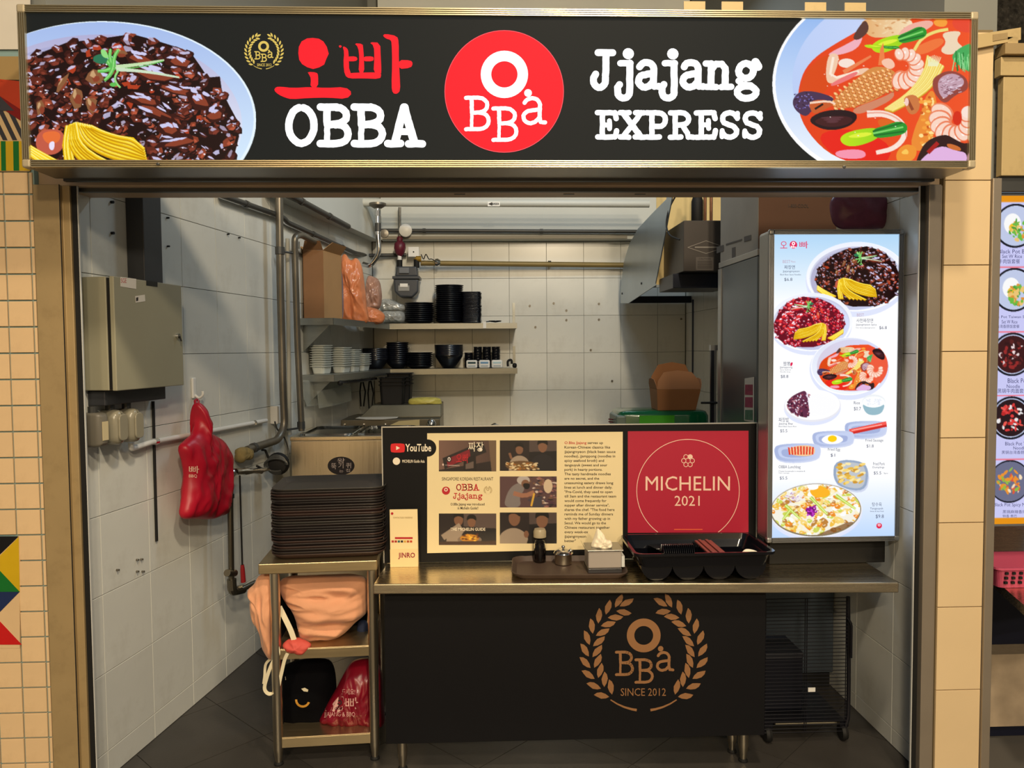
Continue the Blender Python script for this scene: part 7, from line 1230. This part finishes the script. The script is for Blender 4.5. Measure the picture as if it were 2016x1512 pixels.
# ---------------------------------------------------------------- neighbouring stall at the far right
Yn = YF+.03; xn0, xn1 = PY(1958, 700, Yn).x, PY(2105, 700, Yn).x; zn1, zn0 = PY(1990, 385, Yn).z, PY(1980, 1032, Yn).z
nm_ = thing('neighbour_menu', 'lilac illuminated noodle menu of the next stall at the right edge', 'menu', ((xn0+xn1)/2, Yn, zn0)); obj('housing', MB().box(xn0, xn1, Yn+.004, Yn+.06, zn0-.01, zn1+.01), m_al2, nm_, bevel=.003)
print_obj('menu_print', neighbour_print(), lambda s, t: (xn0+.002+(xn1-xn0-.004)*s, Yn+.003, zn1-(zn1-zn0)*t), pmat('neighbour_backlit', True, .95), nm_, 'printed noodle sets'); FN = Face((0, Yn+.002, 0), (1, 0, 0), (0, 0, 1)); e_nk = emat('menu_ink_blue', (60, 62, 110), 1.)
for s_, b in (('Black Pot Beef', (1966, 491, 2032, 499)), ('Set W Rice', (1973, 501, 2012, 508)), ('牛肉饭套餐', (1966, 510, 2008, 519)), ('Black Pot Taiwan Sausage', (1950, 621, 2040, 628)), ('Set W Rice', (1972, 630, 2003, 637)), ('台湾香肠饭套餐', (1962, 639, 2007, 646)), ('Black Pot', (1984, 745, 2024, 754)), ('Noodle', (1982, 757, 2008, 764)), ('黑锅牛肉面套餐', (1964, 765, 2024, 774)), ('Black Pot Taiwan', (1979, 870, 2040, 877)), ('Noodle', (1995, 879, 2020, 885)), ('黑锅台湾香肠面', (1972, 887, 2024, 894)), ('Black Pot Spicy Mala', (1957, 990, 2028, 999)), ('黑锅麻辣香拌', (1974, 1004, 2020, 1011)), ('特香 煮巴', (1974, 1013, 2002, 1019))): txt(s_, FN, *b, e_nk, nm_, 'menu_lettering', off=.0008)
hp = struct(obj('wall_neighbour', MB().box(R5+.002, R5+.5, Yn-.035, Yn-.004, PY(1990, 350, Yn).z, PY(1990, 158, Yn).z), m_beige, loc=(R5, Yn, 2.2), bevel=.002), 'beige panel above the next stall', 'wall'); obj('rail', MB().box(R4+.02, R5+.5, Yn-.04, Yn-.004, PY(1990, 157, Yn).z+.001, PY(1990, 120, Yn).z), m_beige, hp, bevel=.002); obj('top_shelf', MB().box(R4+.02, R5+.5, Yn-.06, Yn-.004, PY(1990, 119, Yn).z+.001, PY(1990, 98, Yn).z), m_frame, hp); obj('under_rail', MB().box(R5+.001, R5+.5, Yn-.02, Yn-.004, zn1+.012, PY(1990, 351, Yn).z-.001), m_darkpipe, hp)
bk = thing('lamp_bracket', 'slanted beige metal bracket on top of the next stall panel', 'bracket', PY(1970, 95, Yn)); q = [PY(x, y, Yn-.05) for x, y in ((1922, 68), (2010, 54), (2010, 78), (1922, 95))]; obj('strip', MB().loft([q, [p+Vector((0, .012, 0)) for p in q]]), m_beige, bk); q = [PY(x, y, Yn-.052) for x, y in ((1955, 68), (1984, 64), (1984, 76), (1955, 81))]; obj('slot_plate', MB().loft([q, [p+Vector((0, .001, 0)) for p in q]]), m_frame, bk); obj('foot', MB().box(PY(1965, 95, Yn).x, PY(1985, 95, Yn).x, Yn-.05, Yn-.02, PY(1975, 98, Yn).z, PY(1975, 84, Yn).z), m_beige, bk)
nc = thing('neighbour_counter', 'steel counter of the next stall at the right edge', 'counter', (2.2, 3.1, 0)); zz_ = .72
q = [PZ(1957, 1140, zz_), PZ(2016, 1202, zz_), PZ(2100, 1290, zz_), Vector((2.6, 2.75, zz_)), Vector((2.6, 3.7, zz_)), PZ(1957, 1140, zz_)+Vector((0, .5, 0))]; q = [Vector((max(p.x, R5+.02), max(p.y, 2.52), p.z)) for p in q]
obj('worktop', MB().loft([[p-Vector((0, 0, .035)) for p in q], q]), m_steel, nc); obj('dark_front', MB().box(R5+.06, 2.6, 3.1, 3.14, .361, zz_-.036).box(R5+.06, 2.6, 3.04, 3.08, 0, .059), mat('navy_board', '0e1226', .5), nc); obj('plinth', MB().box(R5+.03, 2.6, 3.0, 3.3, .06, .36), mat('raw_concrete', 'a08f78', .9, var=.2, vscale=12), nc)
pbk = thing('pink_basket', 'pink perforated plastic basket on the next stall counter', 'basket', PZ(1995, 1150, zz_)); m_pink = mat('pink_plastic', 'c0506e', .4); c_ = PZ(2020, 1160, zz_+.001); c_.y += .02; c_.x = max(c_.x, R5+.17)
mb = MB(); R_ = lambda g, z: [Vector((x, y, z)) for x, y in rrect(c_.x-.12+g, c_.x+.16-g, c_.y-.02+g, c_.y+.2-g, .02)]; mb.loft([R_(.02, c_.z), R_(.006, c_.z+.07), R_(-.004, c_.z+.072), R_(-.004, c_.z+.08), R_(.004, c_.z+.08), R_(.024, c_.z+.006)]); obj('wall', mb, m_pink, pbk)
for k in range(9):
    for j in range(3): x, z = c_.x-.09+.027*k, c_.z+.018+.018*j; obj('hole', MB().box(x, x+.011, c_.y-.0145+.002*(2-j)-.004, c_.y-.0105+.002*(2-j), z, z+.009), m_blackm, pbk)
tag(obj('black_till', MB().box(R5+.08, R5+.3, 3.15, 3.3, zz_+.001, zz_+.09), m_black, loc=(R5+.2, 3.2, zz_), bevel=.006), 'black box on the next stall counter under the lilac menu', 'box')
obj('back_board', MB().box(R5+.02, 2.7, 3.72, 3.75, 0, zn0+.2), mat('dim_board', '5c4a44', .7), nc)
